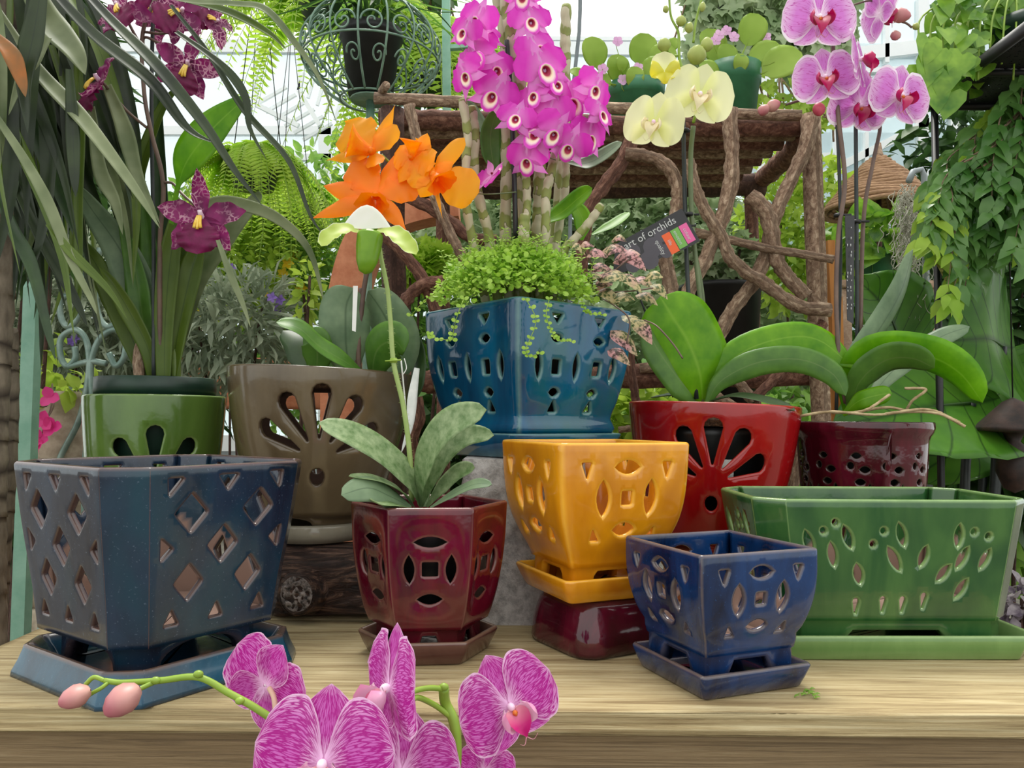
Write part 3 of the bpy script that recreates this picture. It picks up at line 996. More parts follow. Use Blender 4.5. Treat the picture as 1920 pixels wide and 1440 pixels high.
RP_T, RP_C = round_pot('round bright red planter with petal cutouts and a round hole, holding the pale yellow orchid', 1328, 1.33, .1405, .08, .3155, .088, M['red'],
    lambda s: fan_holes(s.L * .25, .110, .072, 5, 66, .0150, (.0120, .030), .030) + fan_holes(s.L * .75, .110, .072, 5, 66, .0150, (.0120, .030), .030), yaw=yawp(1322, 1.33) - R(90), tilt=R(2.0), foot=(.6, .018))
def drum_holes(s):
    H = []
    n = 12
    for i in range(n):
        x = s.L * i / n
        H.append(shift(h_lens(.016, .009), x + .004, .150)); H.append(shift(h_lens(.018, .010), x + .018, .128)); H.append(shift(h_circ(.0055, 10), x - .006, .134))
        H.append(shift(h_lens(.018, .010), x + .010, .108))
        H.append(shift(h_lens(.008, .026), x + .026, .092)) ; H.append(shift(h_lens(.008, .026), x - .010, .088))
        H.append(shift(h_lens(.018, .010), x + .006, .060))
    return H
pfd = curveprof([(0, .80), (.05, .84), (.12, .895), (.172, .925), (.180, .945), (.19, 1.0), (.205, 1.0)])
DP_T, DP_C = round_pot('dark oxblood drum planter with many small cutouts and a thick lip, holding the pink orchid', 1613, 1.36, .113, .084, .289, .09, M['maroon_dark'],
    drum_holes, yaw=0, extra=pfd, th=.007, lip=.002)
# things that carry the back pots
def stand_block(px0, d, r, h, lab, mat):
    c = W(px0, 700, d)
    mb = MB(); lathe(mb, [(r, 0), (r * 1.02, .004), (r * .98, h * .5), (r * .86, h - .004), (r * .84, h), (0.0, h)], (c.x, c.y, 0), 28)
    return tag(mb.build('upturned_pot', mat), lab, 'pot')
M['terra'] = plain('terracotta', rgb(200, 122, 86), rgb(222, 148, 110), 30, .8, bmp=.1)
M['terra_in'] = plain('pinkish_clay', rgb(190, 142, 120), rgb(205, 160, 138), 24, .85, bmp=.1)
stand_block(294, 1.28, .078, .0995, 'upturned clay pot hidden under the round olive green planter', M['terra'])
stand_block(1328, 1.33, .075, .0795, 'upturned clay pot hidden under the round red planter', M['terra'])
stand_block(1613, 1.36, .085, .0835, 'upturned clay pot hidden under the dark oxblood drum planter', M['terra'])
mb = MB(); lathe(mb, [(.062, .0), (.078, .003), (.083, .012), (.084, .026), (.081, .030), (.075, .028), (.072, .012), (.0, .010)], (TP_C.x, TP_C.y, .1005), 48)
tag(mb.build('drip_saucer', M['taupe_saucer']), 'round grey stoneware saucer between the taupe planter and the log', 'saucer')

def inner_pot(c, zb, r0, r1, h, lab, mat):
    o = thing('nursery_pot', lab, 'pot', (c.x, c.y, zb))
    mb = MB(); lathe(mb, [(r0, 0), (r1, h * .93), (r1 + .002, h), (r1 - .003, h), (r1 - .006, h * .9), (0, h * .88)], (c.x, c.y, zb), 32)
    mb.build('body', mat, o)
    return o
M['pot_black'] = plain('thin_black_plastic', rgb(16, 17, 18), rgb(24, 25, 26), 30, .4)
inner_pot(Vector((-.1022, 1.0045, 0)), .0485, .052, .069, .118, 'thin black plastic pot inside the hexagonal red planter', M['pot_black'])
inner_pot(Vector((.0235, 1.27, 0)), .278, .066, .094, .162, 'thin black plastic pot inside the petrol blue planter', M['pot_black'])
rp_in = inner_pot(RP_C, .103, .068, .106, .175, 'dark plastic pot inside the round red planter', M['pot_black'])
inner_pot(DP_C, .098, .070, .088, .165, 'dark plastic pot inside the oxblood drum planter', M['pot_black'])

# ------------------------------------------------------------------ bench, stone, log, floor
def woodmat(name, c1, c2, c3, sx=1.2, rough=0.75, b=0.5, ring=30):
    m, nt, bb, _ = newmat(name)
    vec = coords(nt, (sx, 24, 64))
    n1 = noise_tex(nt, vec, 3.6, 7, 0.68, 1.0)
    n2 = noise_tex(nt, coords(nt, (sx * 1.5, 40, 60)), 6, 4, 0.7)
    n3 = noise_tex(nt, coords(nt, (1, 1, 1)), 5, 3)
    col = ramp(nt, [(0.34, c1), (0.5, c2), (0.66, c3)], n1).outputs[0]
    col = mixc(nt, mth(nt, 'MULTIPLY', ramp(nt, [(0.45, (0, 0, 0, 1)), (0.75, (1, 1, 1, 1))], n2).outputs[0], 0.4), col, c1)
    col = mixc(nt, mth(nt, 'MULTIPLY', n3, 0.25), col, c3)
    nt.links.new(col, bb.inputs['Base Color'])
    bb.inputs['Roughness'].default_value = rough
    bump(nt, bb, mth(nt, 'ADD', n1, mth(nt, 'MULTIPLY', n2, .6)), b, 0.006)
    return m
M['bench'] = woodmat('pale_pine', rgb(126, 102, 62), rgb(180, 160, 116), rgb(204, 190, 150))
M['apron'] = woodmat('shade_toned_pine', rgb(96, 78, 54), rgb(132, 110, 78), rgb(150, 130, 98))  # pine darkened in its colour to paint the shade under the seat boards
BX0, BX1, BY0, BY1 = -.64, .70, .802, 1.50
bench = thing('wooden_bench', 'long pale pine bench carrying all the glazed planters', 'bench', ((BX0 + BX1) / 2, (BY0 + BY1) / 2, -.60))
def plank(y0, y1, z0, z1, seed):
    """board with a rough sawn, slightly wavy front edge"""
    nx, v, f = 120, [], []
    prof = [(0, z0 + .001), (0.0, z0 + .003)] + [(-.0005, z0 + (z1 - z0) * k / 16) for k in range(1, 16)] + [(0, z1 - .0025), (.002, z1), ]
    pr = [(y0 + a, z) for a, z in prof] + [(y0 + (y1 - y0) * k / 10, z1) for k in range(1, 10)] + [(y1 - .002, z1), (y1, z1 - .002), (y1, z0), (y0 + .003, z0)]
    n = len(pr)
    for i in range(nx + 1):
        x = BX0 + (BX1 - BX0) * i / nx
        for j, (y, z) in enumerate(pr):
            dy = 0
            if j < 18:
                dy = .0026 * noise.noise(Vector((x * 5, z * 190, seed))) + .0022 * noise.noise(Vector((x * 2.2, z * 460, seed + 5)))
            v.append((x, y + dy, z))
    for i in range(nx):
        for j in range(n):
            a = i * n + j; b = i * n + (j + 1) % n
            f.append((a, b, b + n, a + n))
    f.append(tuple(range(n))); f.append(tuple(range((nx + 1) * n - 1, nx * n - 1, -1)))
    return MB().add(v, f)
plank(BY0, 1.148, -.026, 0, 1).build('seat_board', M['bench'], bench)
plank(1.151, BY1, -.026, 0, 2).build('seat_board', M['bench'], bench)
plank(BY0 + .014, BY0 + .052, -.165, -.0265, 3).build('apron', M['apron'], bench)
plank(BY1 - .06, BY1 - .02, -.165, -.0265, 4).build('apron', M['apron'], bench)
for x in (BX0 + .08, BX1 - .08):
    for y in (BY0 + .10, BY1 - .11):
        mb = MB(); box(mb, (x, y, -.3135), (.088, .088, .573), bev=.004); mb.build('leg', M['apron'], bench)

# floor
M['floor'] = plain('gravel_ground', rgb(90, 84, 74), rgb(124, 116, 102), 14, .95, bmp=.4, detail=6)
mb = MB(); box(mb, (0, 4, -.65), (16, 14, .1))
o = mb.build('floor', M['floor']); o['kind'] = 'structure'

# stone block
def stonemat():
    m, nt, b, _ = newmat('rough_grey_stone')
    n = noise_tex(nt, coords(nt), 70, 8, .7)
    n2 = noise_tex(nt, coords(nt), 12, 3)
    c = ramp(nt, [(.3, rgb(128, 124, 122)), (.55, rgb(206, 202, 198)), (.75, rgb(236, 232, 228))], n).outputs[0]
    c = mixc(nt, mth(nt, 'MULTIPLY', n2, .4), c, rgb(150, 146, 142))
    nt.links.new(c, b.inputs['Base Color']); b.inputs['Roughness'].default_value = .95
    bump(nt, b, n, .9, .006)
    return m
M['stone'] = stonemat()
x0, x1, y0, y1, zt = -.070, .105, 1.125, 1.36, .231
v = []; f = []; n = 26
def stone_face(fn):
    st = len(v)
    for i in range(n + 1):
        for j in range(n + 1):
            p = fn(i / n, j / n)
            d = Vector((p.x - (x0 + x1) / 2, p.y - (y0 + y1) / 2, 0)).normalized()
            e = noise.noise(p * 40) * .004 + noise.noise(p * 110) * .0025
            if p.z > zt - .002 or p.z < .003: e *= .2
            # broken arrises
            v.append(p + d * (e - .001))
    for i in range(n):
        for j in range(n):
            a = st + i * (n + 1) + j; f.append((a, a + 1, a + n + 2, a + n + 1))
tp = lambda z: .004 * (z / zt)
stone_face(lambda a, b: Vector((x0 + (x1 - x0) * a, y0 + tp(b), zt * b)))
stone_face(lambda a, b: Vector((x1, y0 + (y1 - y0) * a, zt * b)))
stone_face(lambda a, b: Vector((x1 - (x1 - x0) * a, y1, zt * b)))
stone_face(lambda a, b: Vector((x0, y1 - (y1 - y0) * a, zt * b)))
stone_face(lambda a, b: Vector((x0 + (x1 - x0) * a, y0 + tp(1) + (y1 - y0 - tp(1)) * b, zt)))
o = MB().add(v, f).build('stone_block', M['stone'])
tag(o, 'rough grey stone block standing on the bench and carrying the petrol blue planter', 'stone')

# dark driftwood log
def logmat():
    m, nt, b, _ = newmat('dark_burnt_wood')
    vec = coords(nt, (3, 14, 14))
    n = noise_tex(nt, vec, 4, 7, .7, 1.5)
    c = ramp(nt, [(.35, rgb(24, 15, 12)), (.5, rgb(64, 42, 34)), (.66, rgb(146, 112, 92))], n).outputs[0]
    nt.links.new(c, b.inputs['Base Color']); b.inputs['Roughness'].default_value = .42
    bump(nt, b, n, 1.0, .012)
    return m
M['log'] = logmat()
logt = thing('driftwood_log', 'dark burnt log lying on the bench under the taupe planter', 'log', (-.27, 1.19, 0.0))
mb = MB()
nL, nS = 60, 40; v = []; f = []
for i in range(nL + 1):
    t = i / nL
    x = -.352 + .26 * t
    for j in range(nS):
        a = 2 * math.pi * j / nS
        r = .054 + .004 * math.sin(5 * a + 3 * t) + .0035 * noise.noise(Vector((x * 9, math.cos(a) * 4, math.sin(a) * 4))) + .002 * noise.noise(Vector((x * 8, math.cos(a) * 16, math.sin(a) * 16)))
        if t < .06: r *= .88 + 2 * t
        ry = r * 1.25
        zz = .0495 + r * .98 * math.sin(a)
        v.append((x, 1.195 + ry * math.cos(a), max(.0005, min(zz, .1))))
for i in range(nL):
    for j in range(nS):
        a = i * nS + j; b = i * nS + (j + 1) % nS; f.append((a, b, b + nS, a + nS))
f.append(tuple(range(nS - 1, -1, -1))); f.append(tuple(range(nL * nS, (nL + 1) * nS)))
MB().add(v, f).build('trunk', M['log'], logt)
# sawn branch stub facing the lens, with rough centre
M['logend'] = plain('cracked_end_grain', rgb(34, 28, 26), rgb(168, 156, 148), 120, .6, bmp=1.0, bd=.006)
c = W(560, 1112, 1.118)
mb = MB(); ax = Vector((-.25, -1, 0)).normalized()
tube(mb, [c - ax * .05, c, c + ax * .006], [.036, .030, .026], 22, 12, rough=.14, seed=4)
mb.build('branch_stub', M['log'], logt)
mb = MB()
nr = 9
vv = []; ff = []
X = ax.cross(Vector((0, 0, 1))).normalized(); Z = Vector((0, 0, 1))
for i in range(nr + 1):
    for j in range(28):
        a = 2 * math.pi * j / 28; r = .0245 * i / nr
        p = c + ax * .0065 + X * r * math.cos(a) + Z * r * math.sin(a)
        vv.append(p + ax * (.004 * noise.noise(p * 160) * (1 if i < nr else 0)))
for i in range(nr):
    for j in range(28):
        a = i * 28 + j; b = i * 28 + (j + 1) % 28; ff.append((a, b, b + 28, a + 28))
MB().add(vv, ff).build('cut_end', M['logend'], logt)
# crumbs
M['sprig'] = leafmat('fresh_sprig_green', rgb(120, 160, 60), rgb(150, 190, 80), .3)
c0 = W(1518, 1304, .84)
mb = MB()
for k, (dx, dy, l) in enumerate(((-.016, 0, .014), (-.006, .006, .018), (.004, -.004, .012), (.008, .006, .012))):
    a = Vector((c0.x + dx, c0.y + dy, .0012)); b = a + Vector((l * math.cos(k * .9), l * math.sin(k * .9) * .5, .003))
    tube(mb, [a, (a + b) / 2 + Vector((0, .002, .002)), b], .0005, 5)
    for q in (a, b, (a + b) / 2): blade(mb, [q, q + Vector((.003, .001, .002)), q + Vector((.006, .0, .001))], .0018, (0, 0, 1), nu=2, nv=4)
o = mb.build('fallen_sprig', M['sprig']); tag(o, 'tiny fallen green sprig on the bench beside the small cobalt planter', 'sprig')

# ------------------------------------------------------------------ twig table behind
def barkmat(name, c1, c2, c3, sc=30):
    m, nt, b, _ = newmat(name)
    n = mth(nt, 'ADD', mth(nt, 'MULTIPLY', noise_tex(nt, coords(nt, (9, 46, 1), 'UV'), 1.3, 6, .72, .6), .75), mth(nt, 'MULTIPLY', noise_tex(nt, coords(nt), sc * 2, 5, .7, .8), .25))
    n2 = noise_tex(nt, coords(nt), 7, 3)
    c = ramp(nt, [(.36, c1), (.5, c2), (.62, c3)], n).outputs[0]
    c = mixc(nt, ramp(nt, [(.5, (0, 0, 0, 1)), (.7, (.5, .5, .5, 1))], n2).outputs[0], c, c1)
    nt.links.new(c, b.inputs['Base Color']); b.inputs['Roughness'].default_value = .85
    bump(nt, b, n, 1.0, .006)
    return m
M['bark'] = barkmat('peeling_brown_bark', rgb(92, 66, 50), rgb(160, 132, 108), rgb(212, 188, 160))
M['bark_red'] = barkmat('reddish_brown_bark', rgb(74, 44, 34), rgb(122, 82, 66), rgb(170, 128, 106))
M['bark_dark'] = barkmat('dark_brown_bark', rgb(52, 34, 28), rgb(82, 56, 46), rgb(112, 82, 68))
DF, DB = 1.64, 2.08
tw = thing('twig_table', 'rustic twig table of crooked brown branches behind the planters', 'table', (W(1100, 700, 1.85).x, 1.85, -.6))
def G(x, y, d=DF): return W(x, y, d)
def branch(name, pts, r, mat='bark', d=DF, seed=0, rough=.3, nseg=12):
    """pts [(px,py[,depth])]; r radius in photo px at d"""
    P = [W(p[0], p[1], p[2] if len(p) > 2 else d) for p in pts]
    rr = [px(q, d) for q in (r if isinstance(r, (list, tuple)) else [r, r])]
    mb = MB(); tube(mb, P, rr, nseg, max(14, len(pts) * 7), rough=rough, seed=seed)
    return mb.build(name, M[mat], tw)
def leg(x0, y0, x1, d, r, mat):
    top = W(x0, y0, d); bot = W(x1, 790, d); bot = Vector((bot.x + (bot.x - top.x) * .1, d, -.598))
    mb = MB(); tube(mb, [top, top.lerp(bot, .5) + Vector((.006, 0, 0)), bot], px(r, d), 14, 26, rough=.16, seed=x0)
    mb.build('leg', M[mat], tw)
leg(1520, 216, 1543, DF, 18, 'bark'); leg(1408, 340, 1408, DB, 13, 'bark_red')
leg(735, 205, 742, DF, 23, 'bark_dark'); leg(830, 320, 830, DB, 13, 'bark_red')
branch('top_rail', [(702, 184), (900, 192), (1150, 203), (1500, 217)], 11, 'bark', DF - .02)
branch('top_rail', [(712, 222), (900, 228), (1180, 234), (1512, 240)], 19, 'bark_red', DF + .03, 3)
branch('back_rail', [(760, 352, DB), (1100, 350, DB), (1432, 346, DB)], 22, 'bark_dark', DB, 5)
branch('side_rail', [(1512, 246, DF + .05), (1470, 300, DF + .25), (1425, 340, DB)], 22, 'bark_red', DF, 6)
branch('side_rail', [(730, 236, DF + .05), (780, 290, DF + .25), (815, 340, DB)], 20, 'bark_dark', DF, 7)
zt_ = W(1100, 222, DF).z
for k in range(7):
    y = DF + .06 + k * .058
    P = [Vector((W(716, 0, DF).x + .01 * k, y, zt_ - .002)), Vector((W(1100, 0, DF).x, y + .004, zt_ - .004)), Vector((W(1505, 0, DF).x - .006 * k, y, zt_ - .002))]
    mb = MB(); tube(mb, P, .0215, 10, 24, rough=.15, seed=20 + k); mb.build('slat', M['bark_red' if k % 2 else 'bark'], tw)
branch('bottom_rail', [(760, 716), (900, 712), (1200, 706), (1530, 700)], 23, 'bark_red', DF + .03, 8)
branch('bottom_rail', [(1200, 690), (1350, 686), (1530, 680)], 9, 'bark', DF - .0, 9)
BR = [
 ([(1190, 250), (1168, 300), (1147, 330), (1118, 368), (1103, 400), (1092, 470), (1085, 540)], [14, 12], 'bark_red'),
 ([(1172, 288), (1205, 292), (1236, 302), (1262, 326), (1271, 360), (1268, 400), (1248, 460), (1252, 510), (1264, 570)], [12, 14], 'bark'),
 ([(1368, 205), (1372, 300), (1366, 365), (1345, 432), (1318, 495), (1292, 545), (1278, 600)], [15, 13], 'bark'),
 ([(1292, 300), (1303, 350), (1327, 402), (1353, 444), (1366, 478), (1393, 506), (1436, 532), (1474, 562), (1510, 578), (1556, 580)], [11, 13], 'bark'),
 ([(1524, 222), (1508, 283), (1482, 340), (1455, 400), (1438, 470), (1412, 530), (1368, 590), (1342, 645), (1334, 680)], [14, 13], 'bark'),
 ([(1404, 366), (1432, 392), (1446, 430), (1456, 485), (1480, 522), (1512, 556)], [16, 13], 'bark'),
 ([(1300, 436), (1352, 446), (1430, 464), (1500, 476), (1562, 486)], [9, 8], 'bark'),
 ([(1470, 690), (1446, 716), (1412, 748)], [10, 9], 'bark_red'),
 ([(1352, 676), (1380, 712), (1412, 752)], [11, 10], 'bark'),
 ([(1544, 604), (1526, 628), (1500, 654), (1466, 690)], [10, 9], 'bark_red'),
 ([(1316, 730), (1350, 748), (1384, 768), (1410, 784)], [10, 9], 'bark'),
 ([(1180, 640), (1184, 700), (1192, 750), (1196, 800)], [9, 8], 'bark_red'),
 ([(752, 364), (800, 386), (848, 418), (880, 444), (930, 452)], [11, 11], 'bark_red'),
 ([(768, 198), (776, 240), (788, 285), (808, 350), (832, 410), (862, 472), (890, 520)], [11, 9], 'bark'),
 ([(712, 432), (752, 470), (790, 518), (808, 556), (822, 600)], [12, 11], 'bark_red'),
 ([(832, 529), (790, 536), (764, 560), (750, 590), (742, 620)], [13, 11], 'bark_red'),
 ([(780, 730), (788, 780), (776, 830), (790, 890)], [9, 9], 'bark_red'),
 ([(1482, 790), (1492, 850), (1486, 910), (1494, 980)], [13, 12], 'bark'),
 ([(1240, 780), (1200, 800), (1160, 806)], [8, 6], 'bark'),
]
for i, (p, r, m) in enumerate(BR):
    dd = DF - .035 - .012 * (i % 4)
    branch('branch', p, r, m, dd, 30 + i)
c = W(716, 172, DF - .02); c2 = W(724, 160, DF - .06)
mb = MB(); tube(mb, [c, c2], px(8, DF), 10, 5); mb.build('twig_stub', M['bark'], tw)

# ------------------------------------------------------------------ orchid building blocks
def frame(face, roll=0.0, size=1.0, at=(0, 0, 0)):
    """local X right, -Y towards the viewer of the flower, Z up"""
    Y = -Vector(face).normalized()
    up = Vector((0, 0, 1))
    X = Y.cross(up)
    X = X.normalized() if X.length > 1e-4 else Vector((1, 0, 0))
    Z = X.cross(Y)
    m = Matrix((X, Y, Z)).transposed().to_4x4()
    return Matrix.Translation(at) @ m @ Matrix.Rotation(R(roll), 4, 'Y') @ Matrix.Scale(size, 4)

def rad_path(ang, L, back=0.0, curl=0.0, start=0.03, n=5):
    """petal axis leaving the flower centre at ang from up (clockwise seen from the front); back: lean away; curl: tip bends"""
    a = R(ang); out = []
    for i in range(n):
        t = i / (n - 1)
        r = start + (L - start) * t
        out.append(Vector((math.sin(a) * r, back * t + curl * t * t, math.cos(a) * r)))
    return out

def petal(name, mat, parent, Mx, ang, L, w, prof, back=0.0, curl=0.0, cup=0.0, ruf=0.0, off=0.0, nu=8, nv=12, rufn=3, fold=0.0, twist=0.0, ph=0.0):
    mb = MB()
    P = [p + Vector((0, off, 0)) for p in rad_path(ang, L, back, curl)]
    blade(mb, P, w, (0, -1, 0), prof, cup=cup, fold=fold, nu=nu, nv=nv, ruf=ruf, rufn=rufn, M=Mx, twist=twist, ph=ph)
    return mb.build(name, mat, parent)

def stalk(parent, pts, r, mat, name='stem', nseg=8, n=None):
    mb = MB(); tube(mb, pts, r, nseg, n or len(pts) * 6)
    return mb.build(name, mat, parent)

def petalmat(name, base, mid, edge, vein, veinw=0.07, net=(13, 4.5), fill=(0.25, 0.85), trans=0.35, rimw=0.94, dots=True, fillk=0.7, rough=0.5):
    """orchid petal: coloured field, net of veins, pale margin, pale base"""
    m, nt, b, out = newmat(name)
    uvn = nt.nodes.new('ShaderNodeUVMap')
    sp = nt.nodes.new('ShaderNodeSeparateXYZ'); nt.links.new(uvn.outputs[0], sp.inputs[0])
    u = mth(nt, 'SUBTRACT', mth(nt, 'MULTIPLY', sp.outputs[0], 2), 1.0); v = sp.outputs[1]
    au = mth(nt, 'ABSOLUTE', u)
    cb = nt.nodes.new('ShaderNodeCombineXYZ')
    nt.links.new(mth(nt, 'MULTIPLY', u, net[0] / 2), cb.inputs[0]); nt.links.new(mth(nt, 'MULTIPLY', v, net[1]), cb.inputs[1])
    vo = nt.nodes.new('ShaderNodeTexVoronoi'); vo.feature = 'DISTANCE_TO_EDGE'; vo.inputs['Scale'].default_value = 1.0
    nz = nt.nodes.new('ShaderNodeTexNoise'); nz.inputs['Scale'].default_value = 3; nt.links.new(cb.outputs[0], nz.inputs['Vector'])
    ad = nt.nodes.new('ShaderNodeVectorMath'); ad.operation = 'ADD'
    sc = nt.nodes.new('ShaderNodeVectorMath'); sc.operation = 'SCALE'; sc.inputs['Scale'].default_value = .5
    nt.links.new(nz.outputs['Color'], sc.inputs[0]); nt.links.new(cb.outputs[0], ad.inputs[0]); nt.links.new(sc.outputs[0], ad.inputs[1])
    nt.links.new(ad.outputs[0], vo.inputs['Vector'])
    veins = ramp(nt, [(0.0, (1, 1, 1, 1)), (veinw, (1, 1, 1, 1)), (veinw * 2.2, (0, 0, 0, 1))], vo.outputs['Distance']).outputs[0]
    # field strength: strong in the middle, weak at base and margin
    f1 = ramp(nt, [(0.0, (0, 0, 0, 1)), (fill[0], (0.15, .15, .15, 1)), (fill[0] + .2, (1, 1, 1, 1)), (fill[1], (1, 1, 1, 1)), (1.0, (.35, .35, .35, 1))], v).outputs[0]
    f2 = ramp(nt, [(0.0, (1, 1, 1, 1)), (0.6, (.9, .9, .9, 1)), (1.0, (.25, .25, .25, 1))], au).outputs[0]
    fld = mth(nt, 'MULTIPLY', mth(nt, 'MULTIPLY', f1, f2), fillk)
    c = mixc(nt, fld, base, mid)
    vk = ramp(nt, [(0.02, (0, 0, 0, 1)), (0.2, (.9, .9, .9, 1)), (1, (1, 1, 1, 1))], v).outputs[0]
    c = mixc(nt, mth(nt, 'MULTIPLY', veins, vk), c, vein)
    k = mth(nt, 'MAXIMUM', mth(nt, 'MULTIPLY', mth(nt, 'SUBTRACT', au, rimw), 25), mth(nt, 'MULTIPLY', mth(nt, 'SUBTRACT', v, .965), 30), clamp=True)
    c = mixc(nt, mth(nt, 'MULTIPLY', k, .8, clamp=True), c, edge)
    nt.links.new(c, b.inputs['Base Color'])
    b.inputs['Roughness'].default_value = rough
    tr = nt.nodes.new('ShaderNodeBsdfTranslucent'); nt.links.new(c, tr.inputs[0])
    mx = nt.nodes.new('ShaderNodeMixShader'); mx.inputs[0].default_value = trans
    nt.links.new(b.outputs[0], mx.inputs[1]); nt.links.new(tr.outputs[0], mx.inputs[2]); nt.links.new(mx.outputs[0], out.inputs[0])
    return m

M['phal_hot'] = petalmat('magenta_net_petal', rgb(250, 208, 244), rgb(208, 40, 190), rgb(252, 214, 246), rgb(182, 0, 146), .085, (46, 4.5), (.14, .8), fillk=.8)
M['phal_pink'] = petalmat('pink_veined_petal', rgb(250, 232, 246), rgb(208, 84, 206), rgb(253, 244, 252), rgb(196, 80, 176), .018, (16, 1.6), (.12, .62), fillk=.85, rimw=.86)
M['phal_lip'] = leafmat('crimson_lip', rgb(196, 8, 96), rgb(168, 10, 70), .2, along=(rgb(240, 190, 180), rgb(190, 6, 92), .5))
M['phal_lip_hot'] = leafmat('magenta_lip', rgb(214, 20, 140), rgb(180, 8, 90), .2, along=(rgb(250, 220, 210), rgb(206, 10, 120), .6))
M['lip_white'] = leafmat('white_lip_lobe', rgb(250, 226, 240), rgb(236, 170, 210), .3, along=(rgb(255, 250, 250), rgb(220, 80, 160), .95))
M['column'] = plain('waxy_white_column', rgb(250, 232, 244), rgb(240, 200, 228), 60, .4)
M['callus'] = plain('orange_speckled_callus', rgb(230, 150, 40), rgb(200, 60, 40), 300, .5)
M['phal_yellow'] = leafmat('cream_yellow_petal', rgb(252, 252, 196), rgb(250, 250, 180), .5, along=(rgb(226, 236, 140), rgb(253, 253, 210), .5), rough=.5)
M['yellow_lip'] = leafmat('cream_lip', rgb(248, 240, 200), rgb(240, 226, 190), .3)
M['bud_yellow'] = leafmat('yellow_green_bud', rgb(160, 176, 84), rgb(186, 196, 110), .15)
M['bud_pink'] = leafmat('dusky_pink_bud', rgb(178, 92, 108), rgb(214, 150, 140), .15, along=(rgb(226, 196, 176), rgb(186, 76, 112), 1.0))
M['bud_red'] = leafmat('crimson_bud', rgb(190, 60, 90), rgb(206, 90, 104), .15)
M['stem_green'] = leafmat('orchid_stem_green', rgb(128, 160, 50), rgb(150, 180, 66), .1)
M['stem_dull'] = leafmat('greyish_green_stem', rgb(96, 112, 76), rgb(118, 132, 90), .1)
M['stem_brown'] = leafmat('brownish_purple_stem', rgb(92, 72, 66), rgb(124, 100, 84), .1)
M['stake'] = plain('dark_plastic_stake', rgb(34, 40, 40), rgb(46, 54, 52), 30, .45)
M['black'] = plain('black_plastic', rgb(16, 17, 18), rgb(26, 27, 28), 30, .45)
M['nursery_green'] = plain('dark_green_plastic', rgb(20, 44, 34), rgb(28, 56, 42), 20, .4)
M['violet_pot'] = plain('green_plastic', rgb(36, 96, 62), rgb(46, 112, 74), 20, .45)
M['white'] = plain('white_plastic', rgb(226, 226, 220), rgb(236, 236, 232), 20, .5)
M['moss'] = plain('bark_chips', rgb(52, 34, 22), rgb(112, 82, 56), 160, .9, bmp=1)

def phal(parent, at, face, size, pm, lm, roll=0, lipface=True, name='flower', back=False, lw=None):
    """moth orchid flower; size = half width"""
    Mx = frame(face, roll, size, at)
    mb = MB(); blob(mb, (0, -.07, 0), (.075, .10, .085), M=Mx, n=10, m=6)
    fl = mb.build(name, M['column'], parent)
    petal('sepal', pm, fl, Mx, 0, 1.06, .44, 'sepal', back=.06, curl=.02, cup=-.12, off=.03)
    for s in (-1, 1): petal('sepal', pm, fl, Mx, s * 138, .95, .40, 'sepal', back=.05, cup=-.12, off=.03, curl=.04)
    for s in (-1, 1): petal('petal', pm, fl, Mx, s * 78, 1.03, .80, 'phal', back=-.03, curl=.05, cup=-.10, off=-.01, ruf=.03, nu=12, nv=16)
    # lip
    mb = MB()
    L1 = [Vector((0, -.06, -.04)), Vector((0, -.20, -.16)), Vector((0, -.30, -.36)), Vector((0, -.24, -.60))]
    blade(mb, L1, .25, (0, -1, .5), 'point', cup=.5, nu=6, nv=8, M=Mx)
    for s in (-1, 1):
        tube(mb, [Mx @ Vector((0, -.24, -.57)), Mx @ Vector((s * .10, -.26, -.68)), Mx @ Vector((s * .20, -.36, -.58))], [size * .012, size * .004], 5, 8)
    mb.build('lip', lm, fl)
    for s in (-1, 1):
        mb = MB()
        P = [Vector((s * .04, -.08, -.08)), Vector((s * .24, -.16, -.16)), Vector((s * .34, -.32, -.08)), Vector((s * .24, -.42, .06))]
        blade(mb, P, .23, (-s * .8, -.5, .4), 'tongue', cup=.5, nu=6, nv=8, M=Mx)
        mb.build('lip_lobe', lw or lm, fl)
    mb = MB(); blob(mb, (0, -.17, -.10), (.05, .06, .055), M=Mx, n=8, m=5, rough=.4); mb.build('callus', M['callus'] if pm is not M['phal_yellow'] else M['yellow_lip'], fl)
    return fl

def bud(parent, at, axis, L, r, mat, name='bud'):
    ax = Vector(axis).normalized()
    q = ax.to_track_quat('Z', 'Y').to_matrix().to_4x4()
    Mx = Matrix.Translation(at) @ q
    prof = [(0.001, 0), (r * .45, L * .06), (r * .88, L * .28), (r, L * .48), (r * .82, L * .74), (r * .42, L * .93), (0.0005, L)]
    n = 12; v = []; f = []; uv = []
    for i, (rr, z) in enumerate(prof):
        for j in range(n):
            a = 2 * math.pi * j / n
            k = 1 + .07 * math.cos(3 * a)
            v.append((rr * k * math.cos(a), rr * k * math.sin(a) * .85, z)); uv.append((j / n, z / L))
    for i in range(len(prof) - 1):
        for j in range(n): a = i * n + j; b = i * n + (j + 1) % n; f.append((a, b, b + n, a + n))
    return MB().add(v, f, uv, None, Mx).build(name, mat, parent)

def leafblade(parent, pts, w, N, mat, prof='tongue', cup=.15, fold=.0, d=None, th=.0012, nu=8, nv=22, name='leaf', twist=0.0, ruf=0.0):
    """pts [(px,py,depth)]"""
    P = [W(*p) for p in pts]
    mb = MB(); blade(mb, P, w, N, prof, cup=cup, fold=fold, nu=nu, nv=nv, th=th, twist=twist, ruf=ruf)
    return mb.build(name, mat, parent)

